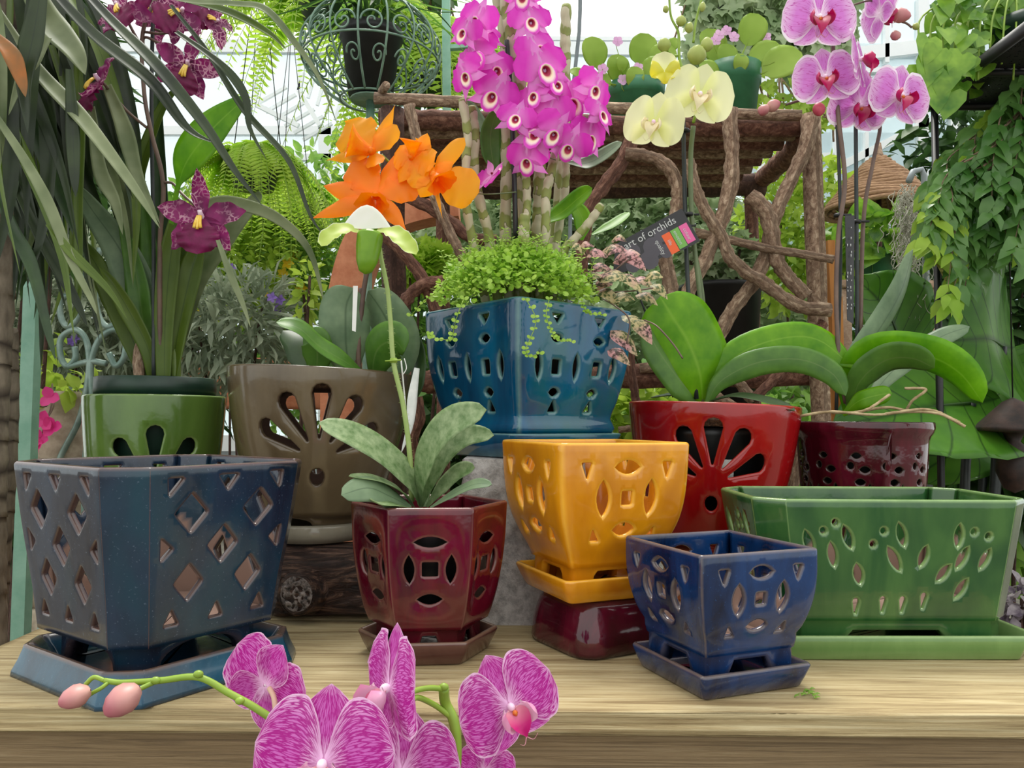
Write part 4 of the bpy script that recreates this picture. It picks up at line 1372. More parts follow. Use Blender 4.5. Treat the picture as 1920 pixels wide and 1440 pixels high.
M['leaf_bright'] = leafmat('bright_orchid_leaf', rgb(96, 162, 14), rgb(142, 198, 34), .5, .35, vein=rgb(160, 205, 70))
M['leaf_mid'] = leafmat('mid_green_orchid_leaf', rgb(74, 118, 44), rgb(104, 150, 58), .35, .35, vein=rgb(120, 150, 80))
M['leaf_grey'] = leafmat('grey_green_orchid_leaf', rgb(104, 132, 98), rgb(140, 164, 126), .3, .38, vein=rgb(70, 96, 66))
M['leaf_dark'] = leafmat('dark_green_leaf', rgb(38, 62, 32), rgb(60, 88, 44), .2, .4)
M['leaf_strap'] = leafmat('dark_strap_leaf', rgb(20, 34, 16), rgb(58, 76, 38), .25, .42, scale=12, vein=rgb(30, 44, 30))
M['leaf_strap2'] = leafmat('pale_strap_leaf', rgb(98, 116, 70), rgb(160, 170, 128), .35, .42, scale=12)
M['leaf_strap3'] = leafmat('olive_strap_leaf', rgb(86, 112, 34), rgb(112, 136, 50), .4, .35, scale=12, vein=rgb(60, 84, 26))
M['leaf_mottle'] = leafmat('mottled_grey_green_leaf', rgb(100, 134, 76), rgb(170, 190, 142), .3, .45, scale=90)

# ---- pale yellow moth orchid in the red planter
yo = thing('yellow_moth_orchid', 'pale yellow moth orchid with two open flowers and green buds in the red planter', 'orchid', (RP_C.x, 1.33, .10))
D = 1.33
for pts, w, N, mt, kw in (
  ([(1318, 760, 1.33), (1312, 700, 1.31), (1290, 640, 1.30), (1262, 596, 1.29), (1238, 556, 1.285)], .066, (.15, -1, .2), 'leaf_bright', dict(cup=-.18, ruf=.0)),
  ([(1322, 752, 1.33), (1340, 706, 1.32), (1400, 656, 1.32), (1480, 632, 1.33), (1540, 640, 1.33), (1600, 690, 1.32)], .027, (.1, -.72, .7), 'leaf_bright', dict(cup=-.15)),
  ([(1326, 756, 1.31), (1352, 714, 1.30), (1420, 680, 1.29), (1500, 674, 1.29), (1560, 700, 1.28), (1586, 742, 1.28)], .022, (.1, -.85, .5), 'leaf_mid', dict(cup=-.2)),
  ([(1312, 756, 1.33), (1280, 720, 1.31), (1236, 660, 1.29), (1210, 610, 1.28)], .030, (.5, -.8, .2), 'leaf_mid', dict(cup=-.2)),
  ([(1330, 752, 1.30), (1380, 742, 1.28), (1440, 752, 1.25), (1490, 770, 1.22)], .022, (0, -.2, 1), 'leaf_dark', dict(cup=.1)),
  ([(1318, 762, 1.36), (1280, 740, 1.42), (1220, 745, 1.46)], .022, (0, -.3, 1), 'leaf_dark', dict(cup=.1))):
    leafblade(yo, pts, w, N, M[mt], **kw)
stalk(yo, [W(1316, 756, 1.33), W(1316, 600, 1.335), W(1298, 420, 1.33), W(1295, 300, 1.31), W(1300, 236, 1.29)], .0042, M['stem_dull'])
stalk(yo, [W(1330, 754, 1.34), W(1318, 560, 1.35), W(1296, 440, 1.34)], .0036, M['stem_dull'])
stalk(yo, [W(1306, 748, 1.32), W(1288, 500, 1.33), W(1280, 180, 1.33)], .0038, M['stake'], 'support_stake')
stalk(yo, [W(1285, 138, 1.30), W(1274, 112, 1.31), W(1272, 62, 1.31), W(1258, 30, 1.31), W(1254, -20, 1.31)], [.0028, .0018], M['stem_green'])
stalk(yo, [W(1300, 230, 1.29), W(1316, 170, 1.30), W(1290, 140, 1.31), W(1285, 138, 1.30)], .0026, M['stem_green'])
stalk(yo, [W(1300, 80, 1.31), W(1305, 40, 1.31), W(1318, -10, 1.31)], .0022, M['stem_green'])
stalk(yo, [W(1272, 104, 1.31), W(1262, 104, 1.31), W(1252, 96, 1.30)], .0018, M['stem_green'])
for (x, y, L, r, ax) in ((1246, 98, .023, .0115, (-.15, -.3, .95)), (1276, 50, .018, .009, (0, -.3, 1)), (1290, 62, .018, .0085, (.2, -.2, 1)), (1324, 98, .024, .011, (0, -.3, 1)), (1316, 22, .016, .006, (.1, -.2, 1)), (1250, 24, .013, .006, (-.2, 0, 1)), (1302, 122, .032, .0165, (.1, -.55, .8))):
    bud(yo, W(x, y, 1.30), ax, L, r, M['bud_yellow'])
phal(yo, W(1312, 178, 1.27), (-.05, -1, .05), px(64, 1.27), M['phal_yellow'], M['yellow_lip'], roll=14)
phal(yo, W(1226, 230, 1.26), (-.35, -1, -.05), px(57, 1.26), M['phal_yellow'], M['yellow_lip'], roll=12)
M['yellow_deep'] = leafmat('deep_yellow_petal', rgb(232, 220, 60), rgb(214, 210, 70), .3)
fl = petal('opening_flower', M['phal_yellow'], yo, frame((-.1, -1, .1), 0, px(34, 1.29), W(1246, 134, 1.29)), 0, 1.1, .7, 'tongue', back=-.4, cup=-.5, off=.2)
for a in (-80, 80, 150, -150): petal('petal', M['yellow_deep'], fl, frame((-.1, -1, .1), 0, px(34, 1.29), W(1246, 134, 1.29)), a, .8, .5, 'tongue', back=-.5, cup=-.5)
mb = MB()
for (x, y) in ((1285, 245), (1292, 402), (1286, 423)):
    c = W(x, y, 1.327); lathe(mb, [(.0065, -.003), (.0072, 0), (.0065, .003)], c, 14)
    box(mb, c + Vector((.010, 0, 0)), (.014, .003, .003))
mb.build('clip', M['black'], yo)
# its tag
tagc = [W(1278, 391, 1.30), W(1284, 468, 1.30), W(1180, 515, 1.30), W(1130, 506, 1.30), W(1154, 458, 1.30)]
tg = thing('plant_tag', 'black plant tag with grey lettering and pink, green and orange stripes beside the yellow orchid', 'tag', tagc[2])
M['tag_black'] = plain('glossy_black_card', rgb(26, 25, 28), rgb(34, 33, 36), 10, .35)
M['tag_grey'] = plain('grey_print', rgb(70, 66, 74), rgb(80, 76, 84), 10, .5)
for k, c_ in (('tag_pink', (222, 96, 156)), ('tag_green', (112, 170, 76)), ('tag_orange', (232, 96, 40)), ('tag_white', (196, 198, 196))):
    M[k] = plain(k + '_print', rgb(*c_), rgb(*c_), 10, .5)
ex = (W(1278, 391, 1.30) - W(1154, 458, 1.30)).normalized(); ez = Vector((0, -1, 0)).cross(ex) * -1
if ez.z < 0: ez = -ez
ey = ez.cross(ex)  # away from the lens or towards it
if ey.y > 0: ey = -ey
o0 = W(1154, 458, 1.30)
def TP(x, y, q=0): return o0 + ex * x + ez * y + ey * q
LW = (W(1278, 391, 1.30) - o0).length
hh_ = .078
def tagslab(pts, q0, q1, mat, name):
    n = len(pts); v = [TP(a, b, q0) for a, b in pts] + [TP(a, b, q1) for a, b in pts]
    f = [tuple(range(n)), tuple(range(2 * n - 1, n - 1, -1))] + [(i, (i + 1) % n, (i + 1) % n + n, i + n) for i in range(n)]
    return MB().add(v, f).build(name, mat, tg, smooth=False)
tagslab([(0, 0), (-.03, -.045), (.10, -.062), (LW, -.062), (LW, 0)], 0, .0008, M['tag_black'], 'card')
for (x, y, r) in ((.018, -.024, .014), (.052, -.034, .017), (.074, -.022, .013), (.036, -.050, .016), (.008, -.045, .012), (.068, -.05, .012)):
    tagslab([(x + r * math.cos(a * .5236), y + r * math.sin(a * .5236)) for a in range(12)], .0009, .00100 + r * .02, M['tag_grey'], 'print_bubble')
for i, (x0_, mt) in enumerate(((.0, 'tag_orange'), (.016, 'tag_green'), (.032, 'tag_pink'))):
    bx = LW - .052 + x0_
    tagslab([(bx, -.060 + i * .0015), (bx + .015, -.060 + i * .0015), (bx + .015, -.024), (bx, -.024)], .0011, .0014, M[mt], 'colour_stripe')
def lettering(txt, x, y, size, rot, mat, parent, T, q=.0016, align='LEFT'):
    cu = bpy.data.curves.new('lettering', 'FONT'); cu.body = txt; cu.size = size; cu.extrude = .00015; cu.align_x = align; cu.resolution_u = 3
    ob = bpy.data.objects.new('lettering_tmp', cu); COL.objects.link(ob)
    dg = bpy.context.evaluated_depsgraph_get()
    me = ob.evaluated_get(dg).to_mesh()
    v = [w_.co.copy() for w_ in me.vertices]; f = [tuple(p.vertices) for p in me.polygons]
    ob.evaluated_get(dg).to_mesh_clear()
    bpy.data.objects.remove(ob); bpy.data.curves.remove(cu)
    c, s = math.cos(rot), math.sin(rot)
    v = [T(x + p.x * c - p.y * s, y + p.x * s + p.y * c, q + p.z) for p in v]
    return MB().add(v, f).build('lettering', mat, parent, smooth=False)
lettering('art of orchids', .010, -.0165, .0175, R(0), M['tag_white'], tg, TP)
lettering('quality', LW - .066, -.027, .010, R(-90), M['tag_white'], tg, TP)
lettering('life', LW - .0475, -.036, .008, R(-90), M['tag_white'], tg, TP)
lettering('emotion', LW - .0315, -.027, .0075, R(-90), M['tag_white'], tg, TP)
lettering('colour', LW - .0155, -.031, .008, R(-90), M['tag_white'], tg, TP)
mb = MB(); tube(mb, [W(1182, 512, 1.301), W(1215, 600, 1.305), W(1262, 745, 1.315)], .0016, 6, 10); mb.build('tag_stem', M['tag_black'], tg)

# ---- pink moth orchid in the dark drum planter
po = thing('pink_moth_orchid', 'pink moth orchid with veined flowers on two tall spikes in the dark drum planter', 'orchid', (DP_C.x, 1.36, .12))
for pts, w, N, mt, kw in (
  ([(1596, 770, 1.36), (1590, 720, 1.35), (1610, 676, 1.36), (1660, 600, 1.38), (1692, 540, 1.38), (1712, 468, 1.38)], .036, (.6, -.7, .3), 'leaf_grey', dict(cup=-.2)),
  ([(1590, 775, 1.36), (1596, 700, 1.33), (1650, 660, 1.31), (1740, 668, 1.30), (1800, 700, 1.28), (1842, 755, 1.27)], .034, (.0, -.75, .6), 'leaf_bright', dict(cup=-.3)),
  ([(1596, 772, 1.34), (1612, 716, 1.31), (1660, 676, 1.29), (1710, 672, 1.27), (1752, 690, 1.26)], .028, (0, -.9, .3), 'leaf_mid', dict(cup=-.2)),
  ([(1580, 778, 1.33), (1610, 752, 1.30), (1650, 740, 1.28), (1672, 738, 1.27)], .016, (0, -.8, .5), 'leaf_bright', dict(cup=-.2)),
  ([(1620, 760, 1.40), (1680, 690, 1.42), (1760, 634, 1.42), (1818, 612, 1.41)], .020, (0, -.6, .8), 'leaf_grey', dict(cup=-.1))):
    leafblade(po, pts, w, N, M[mt], **kw)
stalk(po, [W(1586, 756, 1.34), W(1574, 690, 1.33), W(1568, 560, 1.33), W(1572, 440, 1.33), W(1584, 340, 1.33), W(1572, 220, 1.33), W(1560, 70, 1.33)], .0040, M['stem_brown'])
stalk(po, [W(1568, 770, 1.345), W(1576, 420, 1.345), W(1562, 75, 1.345)], .0032, M['stake'], 'support_stake')
stalk(po, [W(1608, 770, 1.37), W(1606, 420, 1.36), W(1604, 175, 1.36)], .0036, M['stake'], 'support_stake')
stalk(po, [W(1612, 760, 1.37), W(1618, 430, 1.37), W(1636, 310, 1.37), W(1650, 240, 1.36), W(1640, 212, 1.36), W(1600, 190, 1.35), W(1550, 180, 1.35), W(1510, 186, 1.35), W(1474, 196, 1.34)], [.004, .0022], M['stem_brown'])
stalk(po, [W(1640, 214, 1.36), W(1652, 208, 1.35), W(1668, 200, 1.34)], .002, M['stem_brown'])
stalk(po, [W(1566, 120, 1.33), W(1590, 116, 1.32), W(1604, 112, 1.31)], .0016, M['stem_brown'])
stalk(po, [W(1590, 12, 1.33), W(1640, 2, 1.33), W(1682, 36, 1.33), W(1700, 44, 1.33), W(1710, 52, 1.33)], .0018, M['stem_brown'])
stalk(po, [W(1560, 72, 1.33), W(1548, 60, 1.32)], .0018, M['stem_brown'])
for (x, y, L, r, ax, m_) in ((1436, 206, .026, .012, (.8, -.2, .4), 'bud_pink'), (1534, 192, .026, .011, (.0, -.2, -1), 'bud_red'), (1678, 58, .018, .009, (0, -.2, -1), 'bud_pink'), (1712, 46, .013, .007, (.6, -.3, -.7), 'bud_yellow'), (1668, 30, .034, .014, (.8, -.4, -.2), 'bud_pink'), (1438, 198, .022, .011, (-.5, -.2, -.7), 'bud_pink')):
    bud(po, W(x, y, 1.33), ax, L, r, M[m_])
phal(po, W(1536, 34, 1.29), (-.1, -1, 0), px(68, 1.29), M['phal_pink'], M['phal_lip'], roll=2, lw=M['phal_lip'])
phal(po, W(1548, 146, 1.31), (-.25, -1, .05), px(60, 1.31), M['phal_pink'], M['phal_lip'], roll=-5)
phal(po, W(1612, 112, 1.29), (.85, -.6, .1), px(58, 1.29), M['phal_pink'], M['phal_lip'], roll=0)
phal(po, W(1688, 180, 1.29), (.18, -1, 0), px(62, 1.29), M['phal_pink'], M['phal_lip'], roll=10)
phal(po, W(1612, 198, 1.33), (.1, -1, -.4), px(60, 1.33), M['phal_pink'], M['phal_lip'], roll=4)
phal(po, W(1650, 26, 1.32), (.9, .2, .1), px(50, 1.32), M['phal_pink'], M['phal_lip'], roll=30)
mb = MB()
for (x, y, d) in ((1562, 80, 1.335), (1572, 404, 1.335), (1604, 192, 1.355), (1606, 416, 1.36)):
    c = W(x, y, d); lathe(mb, [(.007, -.003), (.008, 0), (.007, .003)], c, 14); box(mb, c + Vector((.012, 0, .001)), (.02, .003, .0035))
mb.build('clip', M['black'], po)
M['root'] = plain('dry_grey_root', rgb(140, 118, 84), rgb(190, 170, 132), 60, .8, bmp=.3)
mb = MB()
for pts in ([(1500, 780, 1.26), (1560, 772, 1.25), (1640, 778, 1.24), (1700, 772, 1.24), (1760, 776, 1.22), (1810, 800, 1.20)], [(1590, 776, 1.28), (1660, 764, 1.26), (1700, 770, 1.25), (1736, 772, 1.25)], [(1700, 768, 1.27), (1712, 750, 1.26), (1736, 730, 1.26), (1696, 728, 1.27)], [(1560, 774, 1.26), (1620, 770, 1.25), (1668, 740, 1.26)], [(1660, 776, 1.24), (1740, 768, 1.23), (1800, 792, 1.21)]):
    tube(mb, [W(*p) for p in pts], .0022, 7, 26, rough=.3)
mb.build('roots', M['root'], po)
mt_ = thing('plant_tag', 'narrow black plant tag with white print hanging on the pink orchid spike', 'tag', W(1600, 610, 1.325))
mb = MB(); 
v = [W(1584, 404, 1.325), W(1602, 404, 1.33), W(1600, 608, 1.33), W(1588, 600, 1.325)]; v += [p + Vector((0, -.0008, 0)) for p in v]
MB().add(v, [(0, 1, 2, 3), (7, 6, 5, 4), (0, 4, 5, 1), (1, 5, 6, 2), (2, 6, 7, 3), (3, 7, 4, 0)]).build('card', M['tag_black'], mt_, smooth=False)
mb = MB(); r_ = random.Random(3)
for k in range(26):
    y = 420 + k * 6.6
    if r_.random() < .25: continue
    for xx in (1588, 1595):
        if r_.random() < .5: continue
        c = W(xx + r_.random() * 2, y, 1.3235); box(mb, c, (.0012, .0003, .0035 * (0.5 + r_.random())))
mb.build('print_marks', M['tag_white'], mt_)
# pink and yellow orchid potting bark
for C_, r_, z_, lab in ((RP_C, .122, .290, 'bark chips filling the red planter'), (DP_C, .093, .268, 'bark chips filling the dark drum planter'), (TP_C, .128, .342, 'bark chips filling the taupe planter')):
    mb = MB(); lathe(mb, [(r_ * .96, -.010), (r_, 0), (r_ * .7, .008), (r_ * .3, .012), (0, .013)], (C_.x, C_.y, z_), 30)
    o = mb.build('bark_chips', M['moss']); tag(o, lab, 'bark', kind='stuff')

# ---- foreground magenta moth orchid
fo = thing('magenta_moth_orchid', 'magenta moth orchid in the foreground with net veined flowers leaning over the bench edge', 'orchid', W(850, 1700, .64))
D = .62
stalk(fo, [W(850, 1700, .64), W(852, 1500, .64), W(856, 1400, .64), W(850, 1350, .64), W(835, 1318, .64), W(832, 1290, .63)], .0042, M['stem_green'])
stalk(fo, [W(833, 1292, .63), W(805, 1290, .62), W(776, 1296, .61), W(768, 1308, .60)], .0022, M['stem_green'])
stalk(fo, [W(846, 1345, .64), W(815, 1322, .63), W(780, 1308, .61), W(765, 1330, .60), W(750, 1337, .60)], .0022, M['stem_green'])
stalk(fo, [W(620, 1500, .63), W(590, 1420, .63), W(540, 1370, .63), W(480, 1328, .63), W(430, 1300, .63), W(372, 1270, .63), W(300, 1276, .63), W(230, 1280, .63), W(196, 1276, .63)], [.0036, .0022], M['stem_green'])
stalk(fo, [W(620, 1700, .63), W(640, 1600, .63), W(620, 1500, .63)], .004, M['stem_green'])
stalk(fo, [W(205, 1278, .63), W(190, 1290, .625), W(172, 1300, .625), W(164, 1306, .62)], .0016, M['stem_green'])
stalk(fo, [W(196, 1276, .63), W(176, 1270, .63), W(160, 1284, .63)], .0018, M['stem_green'])
stalk(fo, [W(292, 1278, .63), W(270, 1288, .625), W(254, 1296, .62)], .002, M['stem_green'])
for (x, y) in ((292, 1276), (372, 1264), (450, 1314), (832, 1288)):
    mb = MB(); blob(mb, W(x, y, .628), (.004, .003, .003)); mb.build('node', M['stem_green'], fo)
bud(fo, W(170, 1294, .62), (-.85, -.2, -.35), .024, .0105, M['bud_pink'])
bud(fo, W(262, 1288, .615), (-.75, -.25, -.60), .030, .0135, M['bud_pink'])
phal(fo, W(606, 1432, .565), (-.05, -1, .12), px(130, .565), M['phal_hot'], M['phal_lip_hot'], roll=2, lw=M['lip_white'])
phal(fo, W(752, 1450, .62), (.1, -1, .15), px(106, .62), M['phal_hot'], M['phal_lip_hot'], roll=8, lw=M['lip_white'])
phal(fo, W(956, 1324, .66), (.38, -1, .10), px(96, .66), M['phal_hot'], M['phal_lip_hot'], roll=-24, lw=M['lip_white'])
phal(fo, W(730, 1290, .60), (-.86, -.52, .05), px(110, .60), M['phal_hot'], M['phal_lip_hot'], roll=-4, lw=M['lip_white'])
phal(fo, W(498, 1284, .66), (.42, .90, .05), px(92, .66), M['phal_hot'], M['phal_lip_hot'], roll=-32, lw=M['lip_white'])
phal(fo, W(905, 1450, .69), (.1, -1, -.2), px(60, .69), M['phal_hot'], M['phal_lip_hot'], roll=20, lw=M['lip_white'])
M['pedicel'] = leafmat('pale_pedicel', rgb(232, 196, 170), rgb(240, 210, 190), .2)
stalk(fo, [W(505, 1290, .655), W(514, 1310, .648), W(516, 1350, .64), W(510, 1372, .635)], .0022, M['pedicel'], 'pedicel')
fpot = thing('nursery_pot', 'plastic pot standing in front of the bench, holding the magenta orchid', 'pot', (W(760, 720, .63).x, .63, -.6))
mb = MB(); lathe(mb, [(.055, 0), (.07, .14), (.075, .15), (.072, .152), (.066, .14), (0, .135)], (W(760, 720, .63).x, .63, -.36), 28); 
mb.build('body', M['black'], fpot)
mb = MB(); lathe(mb, [(.09, 0), (.09, .235), (0, .2395)], (W(760, 720, .63).x, .63, -.6), 28); mb.build('pedestal', M['stone'], fpot)
stalk(fo, [W(850, 1700, .64), W(820, 1800, .635), Vector((W(760, 720, .63).x + .01, .63, -.23))], .004, M['stem_green'])
stalk(fo, [W(620, 1700, .63), W(700, 1840, .63), Vector((W(760, 720, .63).x - .01, .63, -.23))], .004, M['stem_green'])

mb = MB(); box(mb, W(1363, 880, 1.2315), (.020, .001, .030)); mb.build('price_sticker', M['white'], rp_in)

# ---- slipper orchid in the maroon hexagonal planter
M['slip_petal'] = leafmat('lime_slipper_petal', rgb(178, 206, 70), rgb(206, 222, 120), .4, edgec=rgb(240, 244, 220))
M['slip_white'] = leafmat('white_dorsal_sepal', rgb(254, 254, 250), rgb(248, 250, 238), .4)
M['slip_pouch'] = leafmat('green_pouch', rgb(104, 150, 24), rgb(134, 178, 40), .3, .3)
M['stem_hairy'] = leafmat('pale_hairy_stem', rgb(150, 176, 96), rgb(178, 198, 124), .15)
so = thing('slipper_orchid', 'slipper orchid with one white capped green flower on a hairy stem in the hexagonal planter', 'orchid', (-.118, 1.00, .16))
b0 = (778, 948, 1.0)
for pts, w, N, mt, kw in (
  ([(790, 950, 1.0), (770, 900, .98), (720, 850, .96), (660, 815, .94), (598, 792, .93)], .0225, (.4, -.55, .8), 'leaf_mottle', dict(cup=.10)),
  ([(786, 950, 1.0), (790, 890, .97), (812, 830, .95), (850, 790, .93), (912, 768, .91)], .0225, (-.5, -.75, .5), 'leaf_mottle', dict(cup=.12)),
  ([(790, 950, 1.0), (808, 900, .99), (836, 850, .98), (876, 818, .97), (926, 816, .96)], .0155, (-.4, -.7, .6), 'leaf_mottle', dict(cup=.15)),
  ([(776, 950, .99), (752, 920, .96), (706, 898, .94), (654, 892, .92)], .013, (.2, -.5, .9), 'leaf_mottle', dict(cup=.1)),
  ([(772, 952, .97), (730, 930, .94), (690, 915, .92), (640, 928, .90)], .0175, (.1, -.8, .6), 'leaf_grey', dict(cup=-.1)),
  ([(800, 950, 1.0), (830, 912, .99), (860, 884, .98), (890, 876, .97)], .012, (-.3, -.7, .6), 'leaf_mottle', dict(cup=.1)),
  ([(806, 952, .98), (850, 926, .96), (890, 908, .94), (922, 908, .93)], .009, (-.1, -.6, .8), 'leaf_grey', dict(cup=.1)),
  ([(770, 953, .96), (740, 946, .93), (712, 944, .915), (694, 935, .91)], .010, (0, -.5, .9), 'leaf_mottle', dict(cup=.1)),
  ([(795, 950, 1.02), (800, 890, 1.03), (820, 850, 1.04), (850, 830, 1.05)], .016, (-.2, -.7, .5), 'leaf_mottle', dict(cup=.1))):
    leafblade(so, pts, w, N, M[mt], **kw)
SP = [W(772, 940, 1.0), W(768, 850, .99), W(756, 760, .985), W(738, 680, .98), W(732, 600, .975), W(726, 540, .97), W(714, 480, .965), W(708, 430, .96)]
stalk(so, SP, [.0034, .0026], M['stem_hairy'])
mb = MB(); r_ = random.Random(5); PP = crom(SP, 260)
for p in PP:
    a = r_.random() * 6.28; d = Vector((math.cos(a), math.sin(a) * .6, .1)); q = p + d * .0028
    tube(mb, [q, q + d * .0022], .00022, 3, 2, smooth=False, caps=False)
o = mb.build('hairs', M['stem_hairy'], so); o['kind'] = 'stuff'
Mx = frame((.1, -.8, -.5), 0, 1, W(692, 430, .95))
mb = MB(); blob(mb, (0, 0, 0), (.006, .006, .008), M=Matrix.Translation(W(700, 424, .955))); fl = mb.build('flower', M['slip_pouch'], so)
# white cap (dorsal sepal folded forward)
mb = MB()
capP = [W(694, 386, .955), W(690, 396, .945), W(686, 412, .93), W(682, 430, .922)]
blade(mb, capP, .030, (0, -.35, 1), 'disc', cup=-.5, nu=12, nv=12)
v = []; f = []; n = 18; m_ = 7; cc = W(688, 384, .945)
for i in range(m_ + 1):
    t = i / m_
    for j in range(n + 1):
        a = math.pi * (-.08 + 1.16 * j / n)
        rr = px(41, .95) * (t ** .7) * (1 + .12 * math.cos(2 * a))
        v.append(cc + Vector((-math.cos(a) * rr, -math.sin(a) * rr * .32, -px(46, .95) * t ** 1.25 + .002 * math.cos(2 * a) * t)))
for i in range(m_):
    for j in range(n): a = i * (n + 1) + j; f.append((a, a + 1, a + n + 2, a + n + 1))
MB().add(v, f).build('hood', M['slip_white'], fl)
mb = MB()
pc = [(.002, .052), (.012, .049), (.0165, .036), (.0175, .018), (.0165, .004), (.018, .0), (.0155, .001), (.014, .016), (.010, .03)]
mb2 = MB(); lathe(mb2, [(.0012, -.038), (.008, -.034), (.0125, -.022), (.0150, -.004), (.0155, .010), (.0148, .013), (.0138, .010), (.013, -.004), (.008, -.022)], (0, 0, 0), 22)
mb2.xf(Matrix.Translation(W(692, 458, .935)) @ Matrix.Rotation(R(4), 4, 'Y') @ Matrix.Rotation(R(-12), 4, 'X'))
mb2.build('pouch', M['slip_pouch'], fl)
for s, pts in ((-1, [(682, 438, .94), (650, 430, .93), (622, 440, .92), (602, 462, .91)]), (1, [(706, 432, .94), (736, 436, .93), (756, 452, .92), (780, 478, .91)])):
    mb = MB(); blade(mb, [W(*p) for p in pts], .0125, (-.2 * s, -.6, .8), 'tongue', cup=.25, nu=8, nv=18, ruf=.10, rufn=4); mb.build('petal', M['slip_petal'], fl)
mb = MB()
lathe(mb, [(.0042, -.003), (.0052, 0), (.0042, .003)], W(738, 676, .98), 12); tube(mb, [W(722, 677, .975), W(752, 675, .975)], .0011, 6, 4); mb.build('plant_clip', M['stem_green'], so)
mb = MB()
tube(mb, [W(752, 676, .985), W(760, 760, 1.0), W(772, 930, 1.0)], .0010, 6, 8); mb.build('support_wire', M['white'], so)
stalk(so, [W(756, 702, .985), W(762, 690, .985), W(758, 672, .985)], .0006, M['white'], 'string')

# ---- leaves and orange cattleya in the taupe planter
M['orange'] = leafmat('orange_petal', rgb(255, 158, 0), rgb(255, 184, 16), .45, .5, scale=18, along=(rgb(250, 134, 0), rgb(255, 166, 0), .6))
M['orange_deep'] = leafmat('deep_orange_petal', rgb(252, 122, 0), rgb(255, 140, 0), .3, .5, scale=18)
M['orange_lip'] = leafmat('orange_yellow_lip', rgb(252, 168, 0), rgb(250, 120, 0), .3, .5, scale=60)
co = thing('orange_cattleya', 'orange cattleya orchid with a cluster of open flowers in the taupe planter', 'orchid', (TP_C.x, 1.25, .14))
for pts, w, N, mt, kw in (
  ([(660, 720, 1.25), (650, 660, 1.23), (648, 610, 1.22), (650, 570, 1.22), (664, 540, 1.22)], .040, (.3, -1, .2), 'leaf_grey', dict(cup=-.15)),
  ([(690, 740, 1.27), (720, 690, 1.26), (740, 640, 1.25), (720, 590, 1.24), (690, 545, 1.24)], .042, (-.2, -1, .3), 'leaf_grey', dict(cup=-.2)),
  ([(700, 730, 1.22), (700, 680, 1.19), (712, 650, 1.17), (740, 640, 1.15), (758, 660, 1.14)], .030, (-.3, -.9, .3), 'leaf_mid', dict(cup=-.35)),
  ([(690, 710, 1.2), (650, 680, 1.17), (600, 650, 1.14), (560, 615, 1.12), (518, 604, 1.11)], .022, (.3, -.6, .7), 'leaf_mid', dict(cup=.15)),
  ([(590, 705, 1.25), (572, 670, 1.26), (560, 640, 1.27), (530, 620, 1.28)], .026, (.5, -.8, .2), 'leaf_dark', dict(cup=-.2)),
  ([(590, 715, 1.22), (595, 670, 1.21), (590, 640, 1.2), (575, 620, 1.2)], .024, (.1, -1, .2), 'leaf_mid', dict(cup=-.2)),
  ([(640, 705, 1.23), (618, 660, 1.25), (604, 636, 1.26), (588, 622, 1.27)], .022, (.1, -1, .2), 'leaf_mid', dict(cup=-.2)),
  ([(760, 770, 1.27), (778, 720, 1.26), (780, 660, 1.26), (760, 610, 1.26)], .018, (-.6, -.7, .2), 'leaf_dark', dict(cup=-.2)),
  ([(700, 722, 1.26), (740, 738, 1.32), (770, 742, 1.38), (798, 736, 1.42)], .014, (0, -.5, .9), 'leaf_mid', dict(cup=.1))):
    leafblade(co, pts, w, N, M[mt], **kw)
stalk(co, [W(678, 740, 1.25), W(672, 660, 1.24), W(680, 560, 1.23), W(690, 500, 1.22), W(700, 440, 1.21), W(720, 370, 1.20), W(736, 310, 1.19)], [.0045, .003], M['stem_brown'])
stalk(co, [W(664, 740, 1.25), W(668, 640, 1.24), W(676, 540, 1.235)], .0032, M['stem_brown'])
stalk(co, [W(720, 370, 1.20), W(740, 330, 1.19), W(748, 300, 1.18)], .002, M['stem_green'])
stalk(co, [W(712, 390, 1.2), W(770, 360, 1.19), W(816, 330, 1.18)], .002, M['stem_green'])
stalk(co, [W(736, 310, 1.19), W(715, 290, 1.18)], .002, M['stem_green'])
def cattleya(at, face, size, roll, angs, mats=('orange', 'orange_lip'), lipa=180):
    Mx = frame(face, roll, size, at)
    mb = MB(); tube(mb, [Vector((0, .02, 0)), Vector((0, -.12, -.02))], [.09, .06], 8, 5); mb.xf(Mx); fl = mb.build('flower', M[mats[0]], co)
    for i, (a, L, w, back, prof) in enumerate(angs):
        petal('petal' if prof == 'fan' else 'sepal', M[mats[0]], fl, Mx, a, L, w, prof, back=back, curl=.12 * (-1) ** i, cup=-.3 if prof != 'fan' else -.16, ruf=.14 if prof == 'fan' else 0.05, ph=i)
    mb = MB()
    v = []; f = []; n = 24
    for i in range(9):
        t = i / 8
        for j in range(n + 1):
            a = -.25 + (math.pi * 2 + .5) * j / n
            rr = .10 + .08 * t + .22 * t ** 3 * max(0, -math.cos(a) * .6 + .5) + .03 * t * math.sin(a * 7)
            v.append(Vector((math.sin(a) * rr, -.04 - .42 * t, math.cos(a) * rr * .9 - .08 * t)))
    for i in range(8):
        for j in range(n): a = i * (n + 1) + j; f.append((a, a + 1, a + n + 2, a + n + 1))
    Ml = Mx @ Matrix.Rotation(R(lipa), 4, 'Y') @ Matrix.Rotation(R(-62), 4, 'X')
    MB().add([Ml @ p for p in v], f, [(.5, .5)] * len(v)).build('lip', M[mats[1]], fl)
    return fl
cattleya(W(706, 366, 1.14), (-.1, -1, .1), px(100, 1.14), 0, ((-35, .95, .38, .0, 'fan'), (33, 1.25, .26, .15, 'sepal'), (68, .88, .34, .0, 'fan'), (140, 1.0, .18, .0, 'point'), (-107, 1.40, .21, .0, 'point'), (-78, 1.08, .22, .15, 'sepal')), ('orange_deep', 'orange_deep'), 175)
